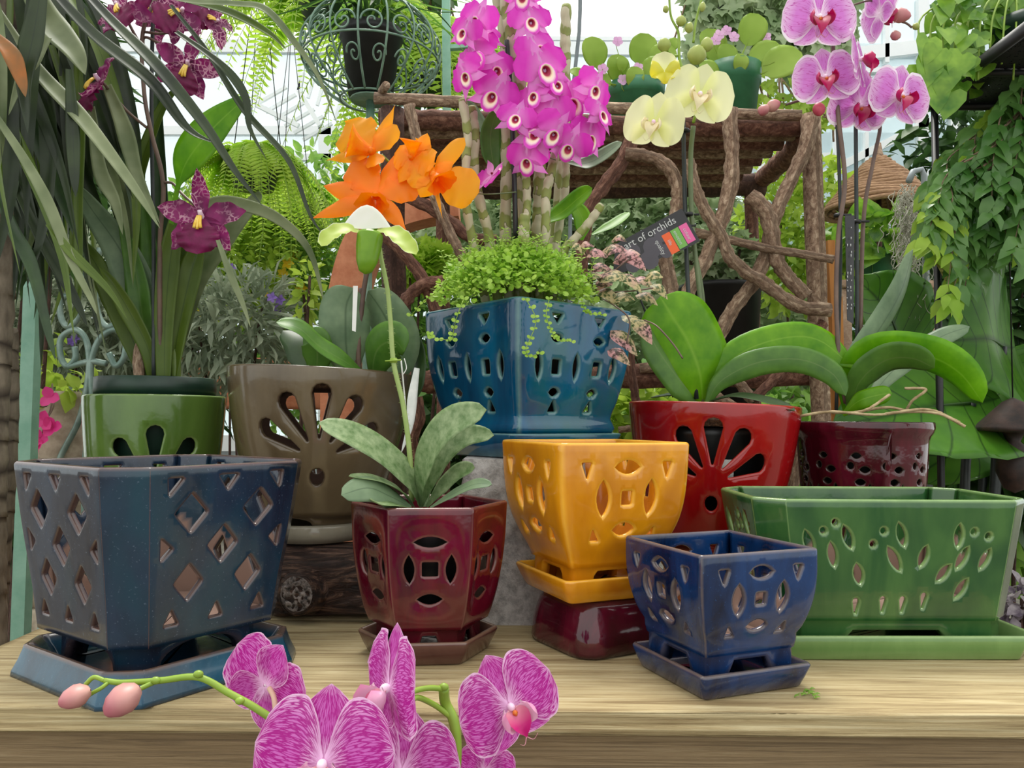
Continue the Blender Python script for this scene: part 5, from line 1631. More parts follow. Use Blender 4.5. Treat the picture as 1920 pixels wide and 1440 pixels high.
cattleya(W(697, 284, 1.15), (-.15, -1, .1), px(100, 1.15), 0, ((-42, .92, .46, .05, 'fan'), (25, 1.0, .16, .1, 'point'), (42, .70, .22, -.1, 'tongue'), (158, .42, .2, -.1, 'sepal'), (-95, .95, .16, .0, 'point')), ('orange', 'orange_lip'), -80)
cattleya(W(772, 296, 1.13), (-.3, -.9, .2), px(70, 1.13), 0, ((0, .62, .5, .0, 'fan'), (-70, .55, .4, .1, 'fan'), (150, .95, .42, .0, 'fan'), (110, .8, .4, .0, 'fan'), (-150, .75, .25, .0, 'sepal'), (30, .8, .3, .1, 'sepal')), ('orange', 'orange_lip'), 20)
cattleya(W(812, 328, 1.12), (.15, -1, 0), px(95, 1.12), 0, ((37, 1.05, .17, .0, 'tongue'), (110, .98, .44, .05, 'fan'), (54, .5, .14, -.1, 'sepal'), (168, .92, .05, .0, 'point'), (-150, .5, .22, .0, 'sepal')), ('orange', 'orange_deep'), 148)
tb = MB(); v = [W(662, 536, 1.19), W(671, 536, 1.19), W(667, 622, 1.185), W(660, 620, 1.185)]; v += [p + Vector((0, .0009, 0)) for p in v]
tb.add(v, [(0, 1, 2, 3), (7, 6, 5, 4), (0, 4, 5, 1), (1, 5, 6, 2), (2, 6, 7, 3), (3, 7, 4, 0)])
tag(tb.build('plant_label', M['white'], None, smooth=False), 'slim white plant label hanging on the orange orchid stem', 'label')
tb = MB(); pts = [W(782, 690, 1.12), W(774, 740, 1.11), W(768, 800, 1.10), W(752, 850, 1.09)]
blade(tb, pts, .007, (.3, -1, 0), 'strap', nu=3, nv=10, th=.0006)
M['clear'] = plain('cloudy_plastic', rgb(190, 196, 190), rgb(214, 216, 210), 40, .3)
tag(tb.build('plant_label', M['clear']), 'cloudy plastic label curling behind the slipper orchid stem', 'label')

# ---- magenta dendrobium, ground cover and polka dot plant in the petrol blue planter
def canemat():
    m, nt, b, _ = newmat('banded_papery_cane')
    uvn = nt.nodes.new('ShaderNodeUVMap'); sp = nt.nodes.new('ShaderNodeSeparateXYZ'); nt.links.new(uvn.outputs[0], sp.inputs[0])
    n = noise_tex(nt, coords(nt, (1, 1, .15)), 120, 3)
    w = mth(nt, 'FRACT', mth(nt, 'ADD', mth(nt, 'MULTIPLY', sp.outputs[1], 24), mth(nt, 'MULTIPLY', noise_tex(nt, coords(nt, (1, 1, .6)), 45, 2), 1.3)))
    c = ramp(nt, [(0.0, rgb(206, 198, 168)), (.55, rgb(190, 184, 150)), (.62, rgb(128, 140, 60)), (.95, rgb(140, 152, 70)), (1, rgb(90, 84, 50))], w).outputs[0]
    c = mixc(nt, mth(nt, 'MULTIPLY', n, .5), c, rgb(110, 104, 78))
    nt.links.new(c, b.inputs['Base Color']); b.inputs['Roughness'].default_value = .6
    bump(nt, b, n, .3, .003)
    return m
M['cane'] = canemat()
M['dend'] = leafmat('magenta_dendrobium_petal', rgb(224, 44, 196), rgb(240, 84, 214), .4, .5, scale=30, along=(rgb(248, 200, 240), rgb(226, 26, 192), .6))
M['dend_pale'] = leafmat('pink_dendrobium_sepal', rgb(236, 140, 226), rgb(230, 110, 214), .45, .5, scale=30, along=(rgb(250, 224, 244), rgb(224, 80, 200), 1.0))
def liprad():
    m, nt, b, out = newmat('ringed_lip')
    uvn = nt.nodes.new('ShaderNodeUVMap'); sp = nt.nodes.new('ShaderNodeSeparateXYZ'); nt.links.new(uvn.outputs[0], sp.inputs[0])
    c = ramp(nt, [(0.0, rgb(120, 0, 40)), (.36, rgb(166, 10, 66)), (.5, rgb(250, 226, 190)), (.66, rgb(250, 222, 220)), (.84, rgb(222, 60, 194))], sp.outputs[1]).outputs[0]
    nt.links.new(c, b.inputs['Base Color']); b.inputs['Roughness'].default_value = .5
    return m
M['dend_lip'] = liprad()
do = thing('magenta_dendrobium', 'magenta dendrobium orchid with dense flowers on thick banded canes, in the petrol blue planter', 'orchid', (.0235, 1.27, .30))
CN = [([(944, -30), (955, 40), (968, 120), (975, 182)], 13, 1.22), ([(930, -20), (945, 60), (952, 160), (950, 240), (950, 330), (948, 445)], 11, 1.24), ([(867, 186), (877, 253), (874, 300), (873, 370), (886, 450)], 8.5, 1.2),
      ([(884, 200), (890, 250), (889, 317), (901, 383), (918, 452)], 9.5, 1.22), ([(977, 287), (986, 333), (988, 380), (986, 450)], 8, 1.21), ([(1046, 262), (1034, 320), (1024, 367), (1022, 450)], 9, 1.21),
      ([(1012, 300), (1010, 380), (1006, 452)], 11, 1.24), ([(1062, 10), (1060, 67), (1060, 118), (1058, 250), (1040, 440)], 10, 1.30), ([(1128, 384), (1104, 418), (1073, 453), (1055, 480)], 8, 1.22),
      ([(1062, 290), (1058, 370), (1044, 450)], 8, 1.26), ([(984, 402), (982, 450), (984, 470)], 10, 1.18)]
for pts, r, d in CN:
    P = [W(x, y, d) for x, y in pts] + [Vector((W(pts[-1][0], 0, d).x * .6 + .008, 1.26, .425))]
    mb = MB()
    n = 60; rl = [px(r, d) * (.86 + .22 * abs(math.sin(i * .75))) for i in range(40)]
    tube(mb, P, rl, 12, n); mb.build('cane', M['cane'], do)
stalk(do, [W(950, 76, 1.205), W(957, 167, 1.205), W(963, 287, 1.205), W(967, 450, 1.21)], .0040, M['black'], 'support_stake')
mb = MB(); tube(mb, [W(880, 362, 1.2), W(920, 364, 1.19), W(968, 360, 1.2)], .0009, 6, 10); tube(mb, [W(958, 278, 1.19), W(990, 282, 1.19), W(1042, 300, 1.2)], .0009, 6, 10); mb.build('wire_tie', M['stem_dull'], do)
for pts, w, N, mt in (([(1008, 420, 1.24), (1050, 400, 1.24), (1084, 372, 1.23), (1110, 352, 1.22)], .018, (-.4, -.8, .4), 'leaf_bright'), ([(1066, 305, 1.22), (1100, 306, 1.22), (1130, 292, 1.21), (1166, 266, 1.20)], .016, (.1, -.8, .5), 'leaf_grey'),
                      ([(930, 330, 1.25), (922, 290, 1.25), (920, 250, 1.25), (932, 206, 1.25)], .017, (.2, -1, 0), 'leaf_mid'), ([(906, 250, 1.27), (890, 220, 1.27), (870, 190, 1.26)], .016, (.5, -.8, .2), 'leaf_grey'),
                      ([(1090, 450, 1.3), (1092, 410, 1.31), (1074, 380, 1.32)], .015, (0, -1, .2), 'leaf_bright'), ([(1110, 440, 1.32), (1150, 420, 1.33), (1180, 398, 1.35)], .012, (0, -.6, .8), 'leaf_bright')):
    leafblade(do, pts, w, N, M[mt])
def dendro(at, face, size, roll):
    Mx = frame(face, roll, size, at)
    mb = MB()
    # cupped round lip
    v = []; f = []; uv = []; n = 22; m_ = 8
    for i in range(m_ + 1):
        t = i / m_
        for j in range(n):
            a = 2 * math.pi * j / n
            rr = .03 + .36 * t * (1 + .12 * -math.cos(a)) * (1 + .03 * math.sin(a * 9) * t)
            v.append(Vector((math.sin(a) * rr * .86, .10 - .36 * t ** .55 + .14 * t ** 3, math.cos(a) * rr * 1.05 - .18 * t - .05))); uv.append((j / n, t))
    for i in range(m_):
        for j in range(n): a = i * n + j; b = i * n + (j + 1) % n; f.append((a, b, b + n, a + n))
    f.append(tuple(range(n)))
    mb.add(v, f, uv, None, Mx)
    fl = mb.build('flower', M['dend_lip'], do)
    petal('sepal', M['dend_pale'], fl, Mx, 0, 1.12, .25, 'point', back=.10, curl=.1, cup=-.1, nu=4, nv=8)
    for s in (-1, 1):
        petal('sepal', M['dend_pale'], fl, Mx, s * 128, 1.05, .25, 'point', back=.15, curl=.1, cup=-.1, nu=4, nv=8)
        petal('petal', M['dend'], fl, Mx, s * 62, 1.04, .52, 'tongue', back=.0, curl=.2, cup=-.1, ruf=.12, nu=6, nv=10, rufn=4, ph=s)
DFL = [(893, 37, 44, -.4, 0), (893, 108, 46, -.2, .1), (995, 40, 46, .1, 0), (1020, 128, 50, .1, 0), (925, 178, 46, .2, 0), (968, 222, 40, -.1, 0), (1030, 210, 44, .2, .1), (1072, 190, 50, .2, 0), (1006, 250, 50, 0, -.1),
       (1106, 258, 44, .4, 0), (873, 142, 38, -.5, -.2), (1116, 168, 42, .7, .1), (980, -8, 44, .1, .1), (1068, 275, 40, .1, -.3), (1010, 92, 42, .5, .2), (1040, 250, 42, .3, -.2), (1000, 180, 40, -.3, .1), (905, 68, 38, .4, .2), (1128, 215, 40, .8, 0), (988, 300, 40, 0, -.5), (870, 60, 36, -.8, .2), (1046, 160, 40, .5, .3), (930, 130, 38, .3, .2)]
r_ = random.Random(9)
for i, (x, y, s, fx, fz) in enumerate(DFL):
    d = 1.15 + .035 * ((i * 7) % 5) / 4
    dendro(W(x, y, d), (fx + r_.uniform(-.45, .45), -1, fz + r_.uniform(-.35, .3)), px(s * r_.uniform(.98, 1.2), d), r_.uniform(-35, 35))
dendro(W(922, 328, 1.19), (.6, .5, -.4), px(40, 1.19), 160)
# ground cover
M['tears'] = leafmat('tiny_lime_leaf', rgb(146, 194, 52), rgb(196, 228, 104), .45, .45, scale=40)
M['soil'] = plain('dark_soil', rgb(22, 18, 16), rgb(44, 36, 30), 90, .95, bmp=.8)
mb = MB(); lathe(mb, [(.098, -.03), (.103, 0), (.05, .008), (0, .01)], (.0235, 1.27, .440), 30)
tag(mb.build('potting_soil', M['soil']), 'dark soil filling the petrol blue planter', 'soil', kind='stuff')
gc = thing('creeping_ground_cover', 'bright lime creeping ground cover mounding over the rim of the petrol blue planter', 'plant', (.0, 1.20, .44))
n = 6000
cN = W(968, 497, 1.20)
V = rng.normal(size=(n, 3)); V /= np.linalg.norm(V, axis=1)[:, None]; V[:, 2] = np.abs(V[:, 2]) * 1.35 - .62
q = rng.random((n, 1)) ** .45
p = np.array([cN.x, cN.y, cN.z - .018]) + V * q * np.array([.126, .105, .066])
keep = ~((np.abs(p[:, 1] - 1.27) > .2))
mO = cloud('foliage', ROUND, M['tears'], gc, (cN.x, cN.y, cN.z), (.11, .09, .05), 10, .006)
Vv, Ff, uvv = scatter(ROUND, p, rng.normal(size=(n, 3)) * .8 + V * .6, rng.normal(size=(n, 3)) * .4 + np.array([0, -.45, 1]), .0045 + .0065 * rng.random(n) ** 2)
o = mesh_obj('foliage', Vv, Ff, M['tears'], gc, uvv); o['kind'] = 'stuff'
def trail(pts, n, size=.0062, r=.0006):
    P = [W(*q_) for q_ in pts]
    mb = MB(); tube(mb, P, r, 5, n); mb.build('trailing_stem', M['stem_green'], gc)
    S = crom(P, n)
    pos = []; ax = []; nr = []
    for i, s_ in enumerate(S):
        for k in (-1, 1):
            pos.append(s_); ax.append((k * .8 + r_.uniform(-.3, .3), -.2, r_.uniform(-.4, .5))); nr.append((r_.uniform(-.3, .3), -.9, .5))
    Vv, Ff, uvv = scatter(ROUND, pos, ax, nr, [size * r_.uniform(.6, 1.2) for _ in pos])
    mesh_obj('trailing_leaves', Vv, Ff, M['tears'], gc, uvv)
trail([(985, 560, 1.09), (1003, 590, 1.07), (1004, 610, 1.07), (992, 640, 1.065), (986, 655, 1.06), (992, 668, 1.06), (1012, 662, 1.06)], 12)
trail([(1030, 560, 1.10), (1024, 590, 1.08), (1034, 620, 1.08), (1044, 636, 1.08), (1072, 640, 1.08)], 12)
trail([(870, 560, 1.10), (858, 590, 1.09), (850, 620, 1.10), (846, 638, 1.10), (812, 632, 1.11), (806, 626, 1.11)], 12)
trail([(1090, 560, 1.13), (1100, 585, 1.14), (1130, 590, 1.15)], 8)
trail([(840, 520, 1.14), (822, 545, 1.15), (800, 560, 1.16), (770, 592, 1.17)], 9)
for k in range(60):
    a = r_.uniform(0, 6.28); x = 968 + 148 * math.cos(a) * r_.uniform(.5, 1); y = 500 - abs(math.sin(a)) * 62 * r_.uniform(.6, 1) + 10
    d = 1.13 + r_.random() * .1
    P = [W(x, y + 18, d), W(x + r_.uniform(-8, 8), y, d - .01), W(x + r_.uniform(-18, 18), y - 22, d - .012)]
    mb = MB() if k == 0 else mb; tube(mb, P, .0005, 4, 6, caps=False)
    S = crom(P, 5)
    Vv, Ff, uvv = scatter(ROUND, [tuple(s) for s in S for _ in (0, 1)], [(r_.choice((-1, 1)), -.2, .3) for _ in range(10)], [(0, -.5, 1)] * 10, [.0062] * 10)
    if k == 0: AV, AF, off = [], [], 0
    AV.append(Vv); AF += [tuple(i + off for i in fc) for fc in Ff]; off += len(Vv)
mb.build('upright_sprigs', M['stem_green'], gc)['kind'] = 'stuff'; o = mesh_obj('sprig_leaves', np.vstack(AV), AF, M['tears'], gc); o['kind'] = 'stuff'
# polka dot plant
def polka():
    m, nt, b, out = newmat('pink_speckled_leaf')
    n = noise_tex(nt, coords(nt), 160, 3, .6)
    n2 = noise_tex(nt, coords(nt), 16, 2)
    a = ramp(nt, [(.42, rgb(64, 40, 34)), (.55, rgb(206, 150, 150))], n).outputs[0]
    g = ramp(nt, [(.42, rgb(70, 92, 40)), (.55, rgb(196, 180, 130))], n).outputs[0]
    c = mixc(nt, ramp(nt, [(.42, (0, 0, 0, 1)), (.56, (1, 1, 1, 1))], n2).outputs[0], a, g)
    nt.links.new(c, b.inputs['Base Color']); b.inputs['Roughness'].default_value = .5
    tr = nt.nodes.new('ShaderNodeBsdfTranslucent'); nt.links.new(c, tr.inputs[0])
    mx = nt.nodes.new('ShaderNodeMixShader'); mx.inputs[0].default_value = .25
    nt.links.new(b.outputs[0], mx.inputs[1]); nt.links.new(tr.outputs[0], mx.inputs[2]); nt.links.new(mx.outputs[0], out.inputs[0])
    return m
M['polka'] = polka()
hp = thing('polka_dot_plant', 'pink and green speckled leafy plant hanging over the right side of the petrol blue planter', 'plant', (.11, 1.24, .44))
PL = [(1120, 478, 20), (1150, 470, 24), (1175, 482, 26), (1190, 492, 22), (1128, 505, 22), (1150, 520, 30), (1180, 528, 26), (1205, 530, 22), (1110, 520, 20), (1140, 555, 22), (1165, 560, 24), (1212, 560, 20), (1190, 605, 26), (1170, 640, 30), (1160, 668, 22), (1205, 620, 24), (1100, 462, 14), (1085, 468, 16), (1160, 450, 14), (1235, 545, 18), (1225, 520, 18), (1130, 535, 20)]
for (x, y, s) in PL:
    d = 1.17 + r_.random() * .05; a = r_.uniform(-.9, .9) + (1.57 if x > 1130 else -1.2)
    L = px(s * 2.2, d)
    dirv = Vector((math.sin(a), -.25, math.cos(a) * .5 - (.6 if y > 580 else .1))).normalized()
    c = W(x, y, d)
    mb = MB(); blade(mb, [c - dirv * L * .5, c + Vector((0, -.004, .004)), c + dirv * L * .5 - Vector((0, 0, .006))], L * .32, (r_.uniform(-.4, .4), -.7, .7), 'leaf', cup=-.15, nu=6, nv=8)
    mb.build('leaf', M['polka'], hp)
for pts in ([(1120, 545, 1.24), (1150, 510, 1.2), (1180, 485, 1.19)], [(1130, 560, 1.24), (1155, 575, 1.18), (1180, 600, 1.17), (1175, 645, 1.17)], [(1130, 550, 1.24), (1190, 545, 1.19), (1225, 540, 1.18)], [(1110, 545, 1.24), (1110, 500, 1.2), (1095, 468, 1.2)], [(1208, 600, 1.16), (1232, 612, 1.13), (1262, 645, 1.11), (1280, 672, 1.1)]):
    stalk(hp, [W(*q_) for q_ in pts], .0012, M['stem_brown'])
# clear tape on the petrol planter
tp_ = MB(); c = Vector((.0235, 1.27, 0)) + Matrix.Rotation(R(39.6), 3, 'Z') @ Vector((-.122 + .03, -.122 - .0006, 0))
mm = M['tape'] = plain('cloudy_adhesive', rgb(36, 92, 120), rgb(60, 110, 136), 60, .35)

# ---- burgundy orchid in the olive green planter
def burg():
    m, nt, b, out = newmat('burgundy_marbled_petal')
    vo = nt.nodes.new('ShaderNodeTexVoronoi'); vo.feature = 'DISTANCE_TO_EDGE'; vo.inputs['Scale'].default_value = 130
    nz = nt.nodes.new('ShaderNodeTexNoise'); nz.inputs['Scale'].default_value = 60
    vec = coords(nt); nt.links.new(vec, nz.inputs['Vector'])
    ad = nt.nodes.new('ShaderNodeVectorMath'); ad.operation = 'MULTIPLY_ADD'; nt.links.new(nz.outputs['Color'], ad.inputs[0]); ad.inputs[1].default_value = (.02, .02, .02); nt.links.new(vec, ad.inputs[2])
    nt.links.new(ad.outputs[0], vo.inputs['Vector'])
    n2 = noise_tex(nt, coords(nt), 35, 2)
    k = ramp(nt, [(.0, (1, 1, 1, 1)), (.05, (1, 1, 1, 1)), (.12, (0, 0, 0, 1))], vo.outputs['Distance']).outputs[0]
    k = mth(nt, 'MULTIPLY', k, ramp(nt, [(.4, (0, 0, 0, 1)), (.6, (.8, .8, .8, 1))], n2).outputs[0])
    base = ramp(nt, [(.35, rgb(92, 12, 66)), (.65, rgb(146, 30, 104))], noise_tex(nt, coords(nt), 24, 3)).outputs[0]
    c = mixc(nt, k, base, rgb(222, 170, 190))
    nt.links.new(c, b.inputs['Base Color']); b.inputs['Roughness'].default_value = .5
    tr = nt.nodes.new('ShaderNodeBsdfTranslucent'); nt.links.new(c, tr.inputs[0])
    mx = nt.nodes.new('ShaderNodeMixShader'); mx.inputs[0].default_value = .3
    nt.links.new(b.outputs[0], mx.inputs[1]); nt.links.new(tr.outputs[0], mx.inputs[2]); nt.links.new(mx.outputs[0], out.inputs[0])
    return m
M['burg'] = burg()
M['burg_dark'] = leafmat('dark_burgundy_lip', rgb(96, 4, 56), rgb(140, 14, 92), .2, .5, scale=60)
M['crest'] = plain('yellow_crest', rgb(240, 190, 30), rgb(250, 220, 120), 90, .5)
bo = thing('burgundy_orchid', 'tall burgundy marbled orchid with long leaves, in the olive green planter', 'orchid', (GP_C.x, 1.28, .17))
np_ = thing('nursery_pot', 'dark green plastic nursery pot standing inside the round olive green planter', 'pot', (GP_C.x, GP_C.y, .125))
mb = MB(); lathe(mb, [(.070, .0), (.086, .190), (.086, .197), (.091, .199), (.091, .225), (.088, .226), (.086, .224), (.084, .200), (0, .197)], (GP_C.x, GP_C.y, .125), 36); mb.build('body', M['nursery_green'], np_)
mb = MB(); lathe(mb, [(.084, 0), (.06, .006), (0, .008)], (GP_C.x, GP_C.y, .3225), 24); tag(mb.build('bark_chips', M['moss']), 'bark chips in the dark green nursery pot', 'bark', kind='stuff')
for pts, w, N, mt, prof, kw in (
  ([(290, 712, 1.28), (276, 620, 1.27), (262, 560, 1.26), (226, 470, 1.25), (170, 390, 1.23), (138, 340, 1.22)], .030, (.3, -1, .1), 'leaf_grey', 'sword', dict(cup=.15)),
  ([(300, 712, 1.28), (318, 600, 1.27), (344, 520, 1.26), (364, 440, 1.25), (372, 400, 1.25)], .020, (0, -1, 0), 'leaf_strap3', 'strap', dict(fold=.3)),
  ([(318, 712, 1.29), (338, 620, 1.29), (372, 520, 1.30), (428, 440, 1.31), (478, 376, 1.32), (486, 358, 1.32)], .026, (-.3, -1, .2), 'leaf_strap2', 'sword', dict(cup=.15)),
  ([(322, 420, 1.20), (334, 350, 1.18), (352, 300, 1.16), (400, 240, 1.15), (462, 182, 1.14)], .030, (-.2, -1, .2), 'leaf_bright', 'paddle', dict(cup=.12)),
  ([(310, 560, 1.3), (322, 470, 1.28), (330, 420, 1.27), (336, 370, 1.26)], .010, (0, -1, .1), 'leaf_grey', 'strap', dict(fold=.3)),
  ([(280, 712, 1.27), (250, 640, 1.26), (215, 560, 1.25), (170, 480, 1.24), (132, 440, 1.23)], .020, (.3, -1, .2), 'leaf_strap3', 'sword', dict(cup=.15)),
  ([(300, 520, 1.3), (340, 430, 1.3), (390, 386, 1.29), (450, 384, 1.28), (520, 410, 1.27), (580, 470, 1.26), (610, 575, 1.25)], .013, (0, -.6, .8), 'leaf_strap2', 'strap', dict(cup=.15)),
  ([(300, 640, 1.30), (312, 560, 1.29), (330, 470, 1.28), (340, 400, 1.28)], .016, (.1, -1, .1), 'leaf_mid', 'strap', dict(fold=.2)),
  ([(284, 640, 1.3), (262, 560, 1.3), (246, 470, 1.3), (250, 360, 1.3), (300, 210, 1.29), (346, 152, 1.28)], .017, (.2, -1, .1), 'leaf_strap3', 'strap', dict(fold=.2)),
  ([(270, 700, 1.3), (256, 600, 1.31), (250, 500, 1.32), (262, 380, 1.33), (274, 250, 1.34)], .014, (.2, -1, .1), 'leaf_mid', 'strap', dict(fold=.2)),
  ([(300, 700, 1.32), (296, 560, 1.33), (302, 400, 1.33), (296, 200, 1.33), (300, 90, 1.33)], .016, (.0, -1, .1), 'leaf_dark', 'strap', dict(fold=.2))):
    leafblade(bo, pts, w, N, M[mt], prof=prof, nv=30, **kw)
M['bulb'] = leafmat('pale_green_pseudobulb', rgb(84, 108, 44), rgb(120, 142, 66), .1, .45)
for (x, y0_, y1_, r, d, m_) in ((276, 712, 590, 17, 1.27, 'bulb'), (304, 712, 570, 15, 1.255, 'bulb'), (330, 712, 610, 11, 1.26, 'bulb'), (262, 712, 620, 11, 1.25, 'bark')):
    mb = MB(); tube(mb, [W(x, y0_ + 4, d), W(x - 2, (y0_ + y1_) / 2, d), W(x + 4, y1_, d)], [px(r * .8, d), px(r, d), px(r * .8, d), px(r * .2, d)], 12, 18, rough=.08)
    mb.build('pseudobulb', M[m_], bo)
for pts, w, mt in (([(282, 700, 1.26), (268, 600, 1.25), (252, 500, 1.24), (222, 400, 1.24)], .019, 'leaf_mid'), ([(308, 708, 1.245), (310, 600, 1.24), (318, 500, 1.23), (330, 420, 1.22), (334, 380, 1.22)], .018, 'leaf_strap3'),
                   ([(320, 708, 1.255), (336, 610, 1.25), (356, 520, 1.24), (370, 470, 1.24), (374, 440, 1.24)], .020, 'leaf_strap3'), ([(296, 700, 1.28), (286, 600, 1.28), (282, 480, 1.28), (262, 330, 1.27)], .020, 'leaf_mid'),
                   ([(288, 706, 1.25), (276, 650, 1.24), (240, 580, 1.23), (210, 530, 1.22), (186, 500, 1.22)], .014, 'leaf_strap3')):
    leafblade(bo, pts, w, (.1, -1, .1), M[mt], prof='sword', fold=.25, nv=26)
stalk(bo, [W(288, 712, 1.24), W(288, 460, 1.23), W(284, 200, 1.22), W(288, -20, 1.21)], .0032, M['stake'], 'support_stake')
stalk(bo, [W(300, 700, 1.25), W(300, 460, 1.22), W(306, 345, 1.21), W(284, 250, 1.20), W(270, 170, 1.20), W(268, 60, 1.20), W(300, -20, 1.20)], [.004, .003], M['stem_brown'])
for pts in ([(306, 342, 1.21), (324, 344, 1.20), (340, 362, 1.18), (366, 386, 1.16)], [(276, 240, 1.2), (240, 210, 1.19), (210, 176, 1.17), (196, 158, 1.11)], [(268, 88, 1.2), (275, 70, 1.2), (330, 100, 1.18)], [(270, 60, 1.2), (310, 62, 1.19), (345, 40, 1.18)], [(290, 55, 1.2), (320, 62, 1.2), (350, 52, 1.19), (362, 30, 1.18)], [(268, 90, 1.2), (250, 60, 1.2), (235, 30, 1.2)]):
    stalk(bo, [W(*q_) for q_ in pts], .0022, M['stem_brown'])
def odonto(at, face, size, roll, curls=(0, 0, 0, 0, 0), seed=0):
    Mx = frame(face, roll, size, at)
    mb = MB(); tube(mb, [Vector((0, .05, 0)), Vector((0, -.10, .06)), Vector((0, -.16, .12))], [.07, .06, .05], 8, 6); mb.xf(Mx); fl = mb.build('flower', M['column'], bo)
    for i, (a, w) in enumerate(((0, .21), (78, .28), (-78, .28), (138, .27), (-138, .27))):
        petal('sepal' if i in (0, 3, 4) else 'petal', M['burg'], fl, Mx, a, 1.0, w, 'sepal', back=.0, curl=curls[i], cup=.25, ruf=.16, rufn=3, nu=6, nv=16, ph=i * 1.3 + seed)
    mb = MB()
    blade(mb, [Vector((0, -.05, -.05)), Vector((0, -.16, -.3)), Vector((0, -.20, -.6)), Vector((0, -.10, -.90))], .50, (0, -1, .2), 'fan', cup=-.1, ruf=.14, rufn=4, nu=10, nv=16, M=Mx); mb.build('lip', M['burg_dark'], fl)
    mb = MB(); 
    for s in (-.03, .03, 0): tube(mb, [Mx @ Vector((s, -.16, -.02)), Mx @ Vector((s * 1.8, -.24, -.2)), Mx @ Vector((s * 2.6, -.24, -.36 + abs(s)))], size * .035, 6, 6)
    mb.build('crest', M['crest'], fl)
odonto(W(378, 408, 1.15), (.05, -1, .1), px(82, 1.15), 0, (-.5, .1, -.1, .1, .1))
odonto(W(352, 122, 1.16), (.1, -.9, -.3), px(66, 1.16), 20, (0, .2, 0, 0, 0), 1)
odonto(W(186, 152, 1.10), (-.55, -.8, .2), px(74, 1.10), 10, (.3, -.3, .6, -.6, .5), 2)
odonto(W(340, 22, 1.16), (.1, -1, -.1), px(62, 1.16), 60, (.2, -.3, 0, .2, .2), 3)
odonto(W(226, 14, 1.18), (-.4, -1, .1), px(64, 1.18), -30, (.4, -.5, .1, .6, -.3), 4)
odonto(W(402, 40, 1.2), (.6, -.7, .1), px(50, 1.2), 80, (.6, .3, -.4, -.8, .5), 5)
odonto(W(300, 30, 1.22), (-.1, -1, -.3), px(54, 1.22), 120, (.2, .2, 0, 0, 0), 6)

# ---- ringed trunk with strap leaves, upper left
def trunkmat():
    m, nt, b, _ = newmat('ringed_grey_bark')
    n = noise_tex(nt, coords(nt, (1, 1, .4)), 50, 5)
    c = ramp(nt, [(.3, rgb(84, 74, 62)), (.7, rgb(142, 130, 112))], n).outputs[0]
    at = nt.nodes.new('ShaderNodeAttribute'); at.attribute_name = 'edge'
    c = mixc(nt, at.outputs['Fac'], c, rgb(58, 48, 40))
    nt.links.new(c, b.inputs['Base Color']); b.inputs['Roughness'].default_value = .85; bump(nt, b, n, .4, .004)
    return m
M['trunk'] = trunkmat()
st = thing('strap_leaf_plant', 'tall plant with ringed grey stems and long dark strap leaves at the left edge', 'plant', (W(10, 700, 1.16).x, 1.16, -.6))
for (xa, xb, d, r, yb) in ((6, 18, 1.14, .027, 0), (-18, -8, 1.30, .03, 0), (38, 52, 1.22, .013, 1)):
    v = []; f = []; e = []; n = 20; H_ = 170
    ztop = W(xa, (-60 if not yb else 620), d).z
    for i in range(H_ + 1):
        t = i / H_; z = -.598 + (ztop + .598) * t
        x = W(xb + (xa - xb) * t + 14 * math.sin(t * 9) * .5, 0, d).x
        ph = (z * 28) % 1.0
        rr = r * (1.0 + .10 * (1 - ph) ** 2) * (1.15 - .3 * t)
        for j in range(n):
            a = 2 * math.pi * j / n
            tilt = .006 * math.cos(a + math.floor(z * 28) * 2.1)
            v.append((x + rr * math.cos(a), d + rr * math.sin(a), z + tilt)); e.append(1.0 if ph > .86 else 0)
    for i in range(H_):
        for j in range(n): a = i * n + j; b = i * n + (j + 1) % n; f.append((a, b, b + n, a + n))
    MB().add(v, f, None, e).build('stem', M['trunk'], st)
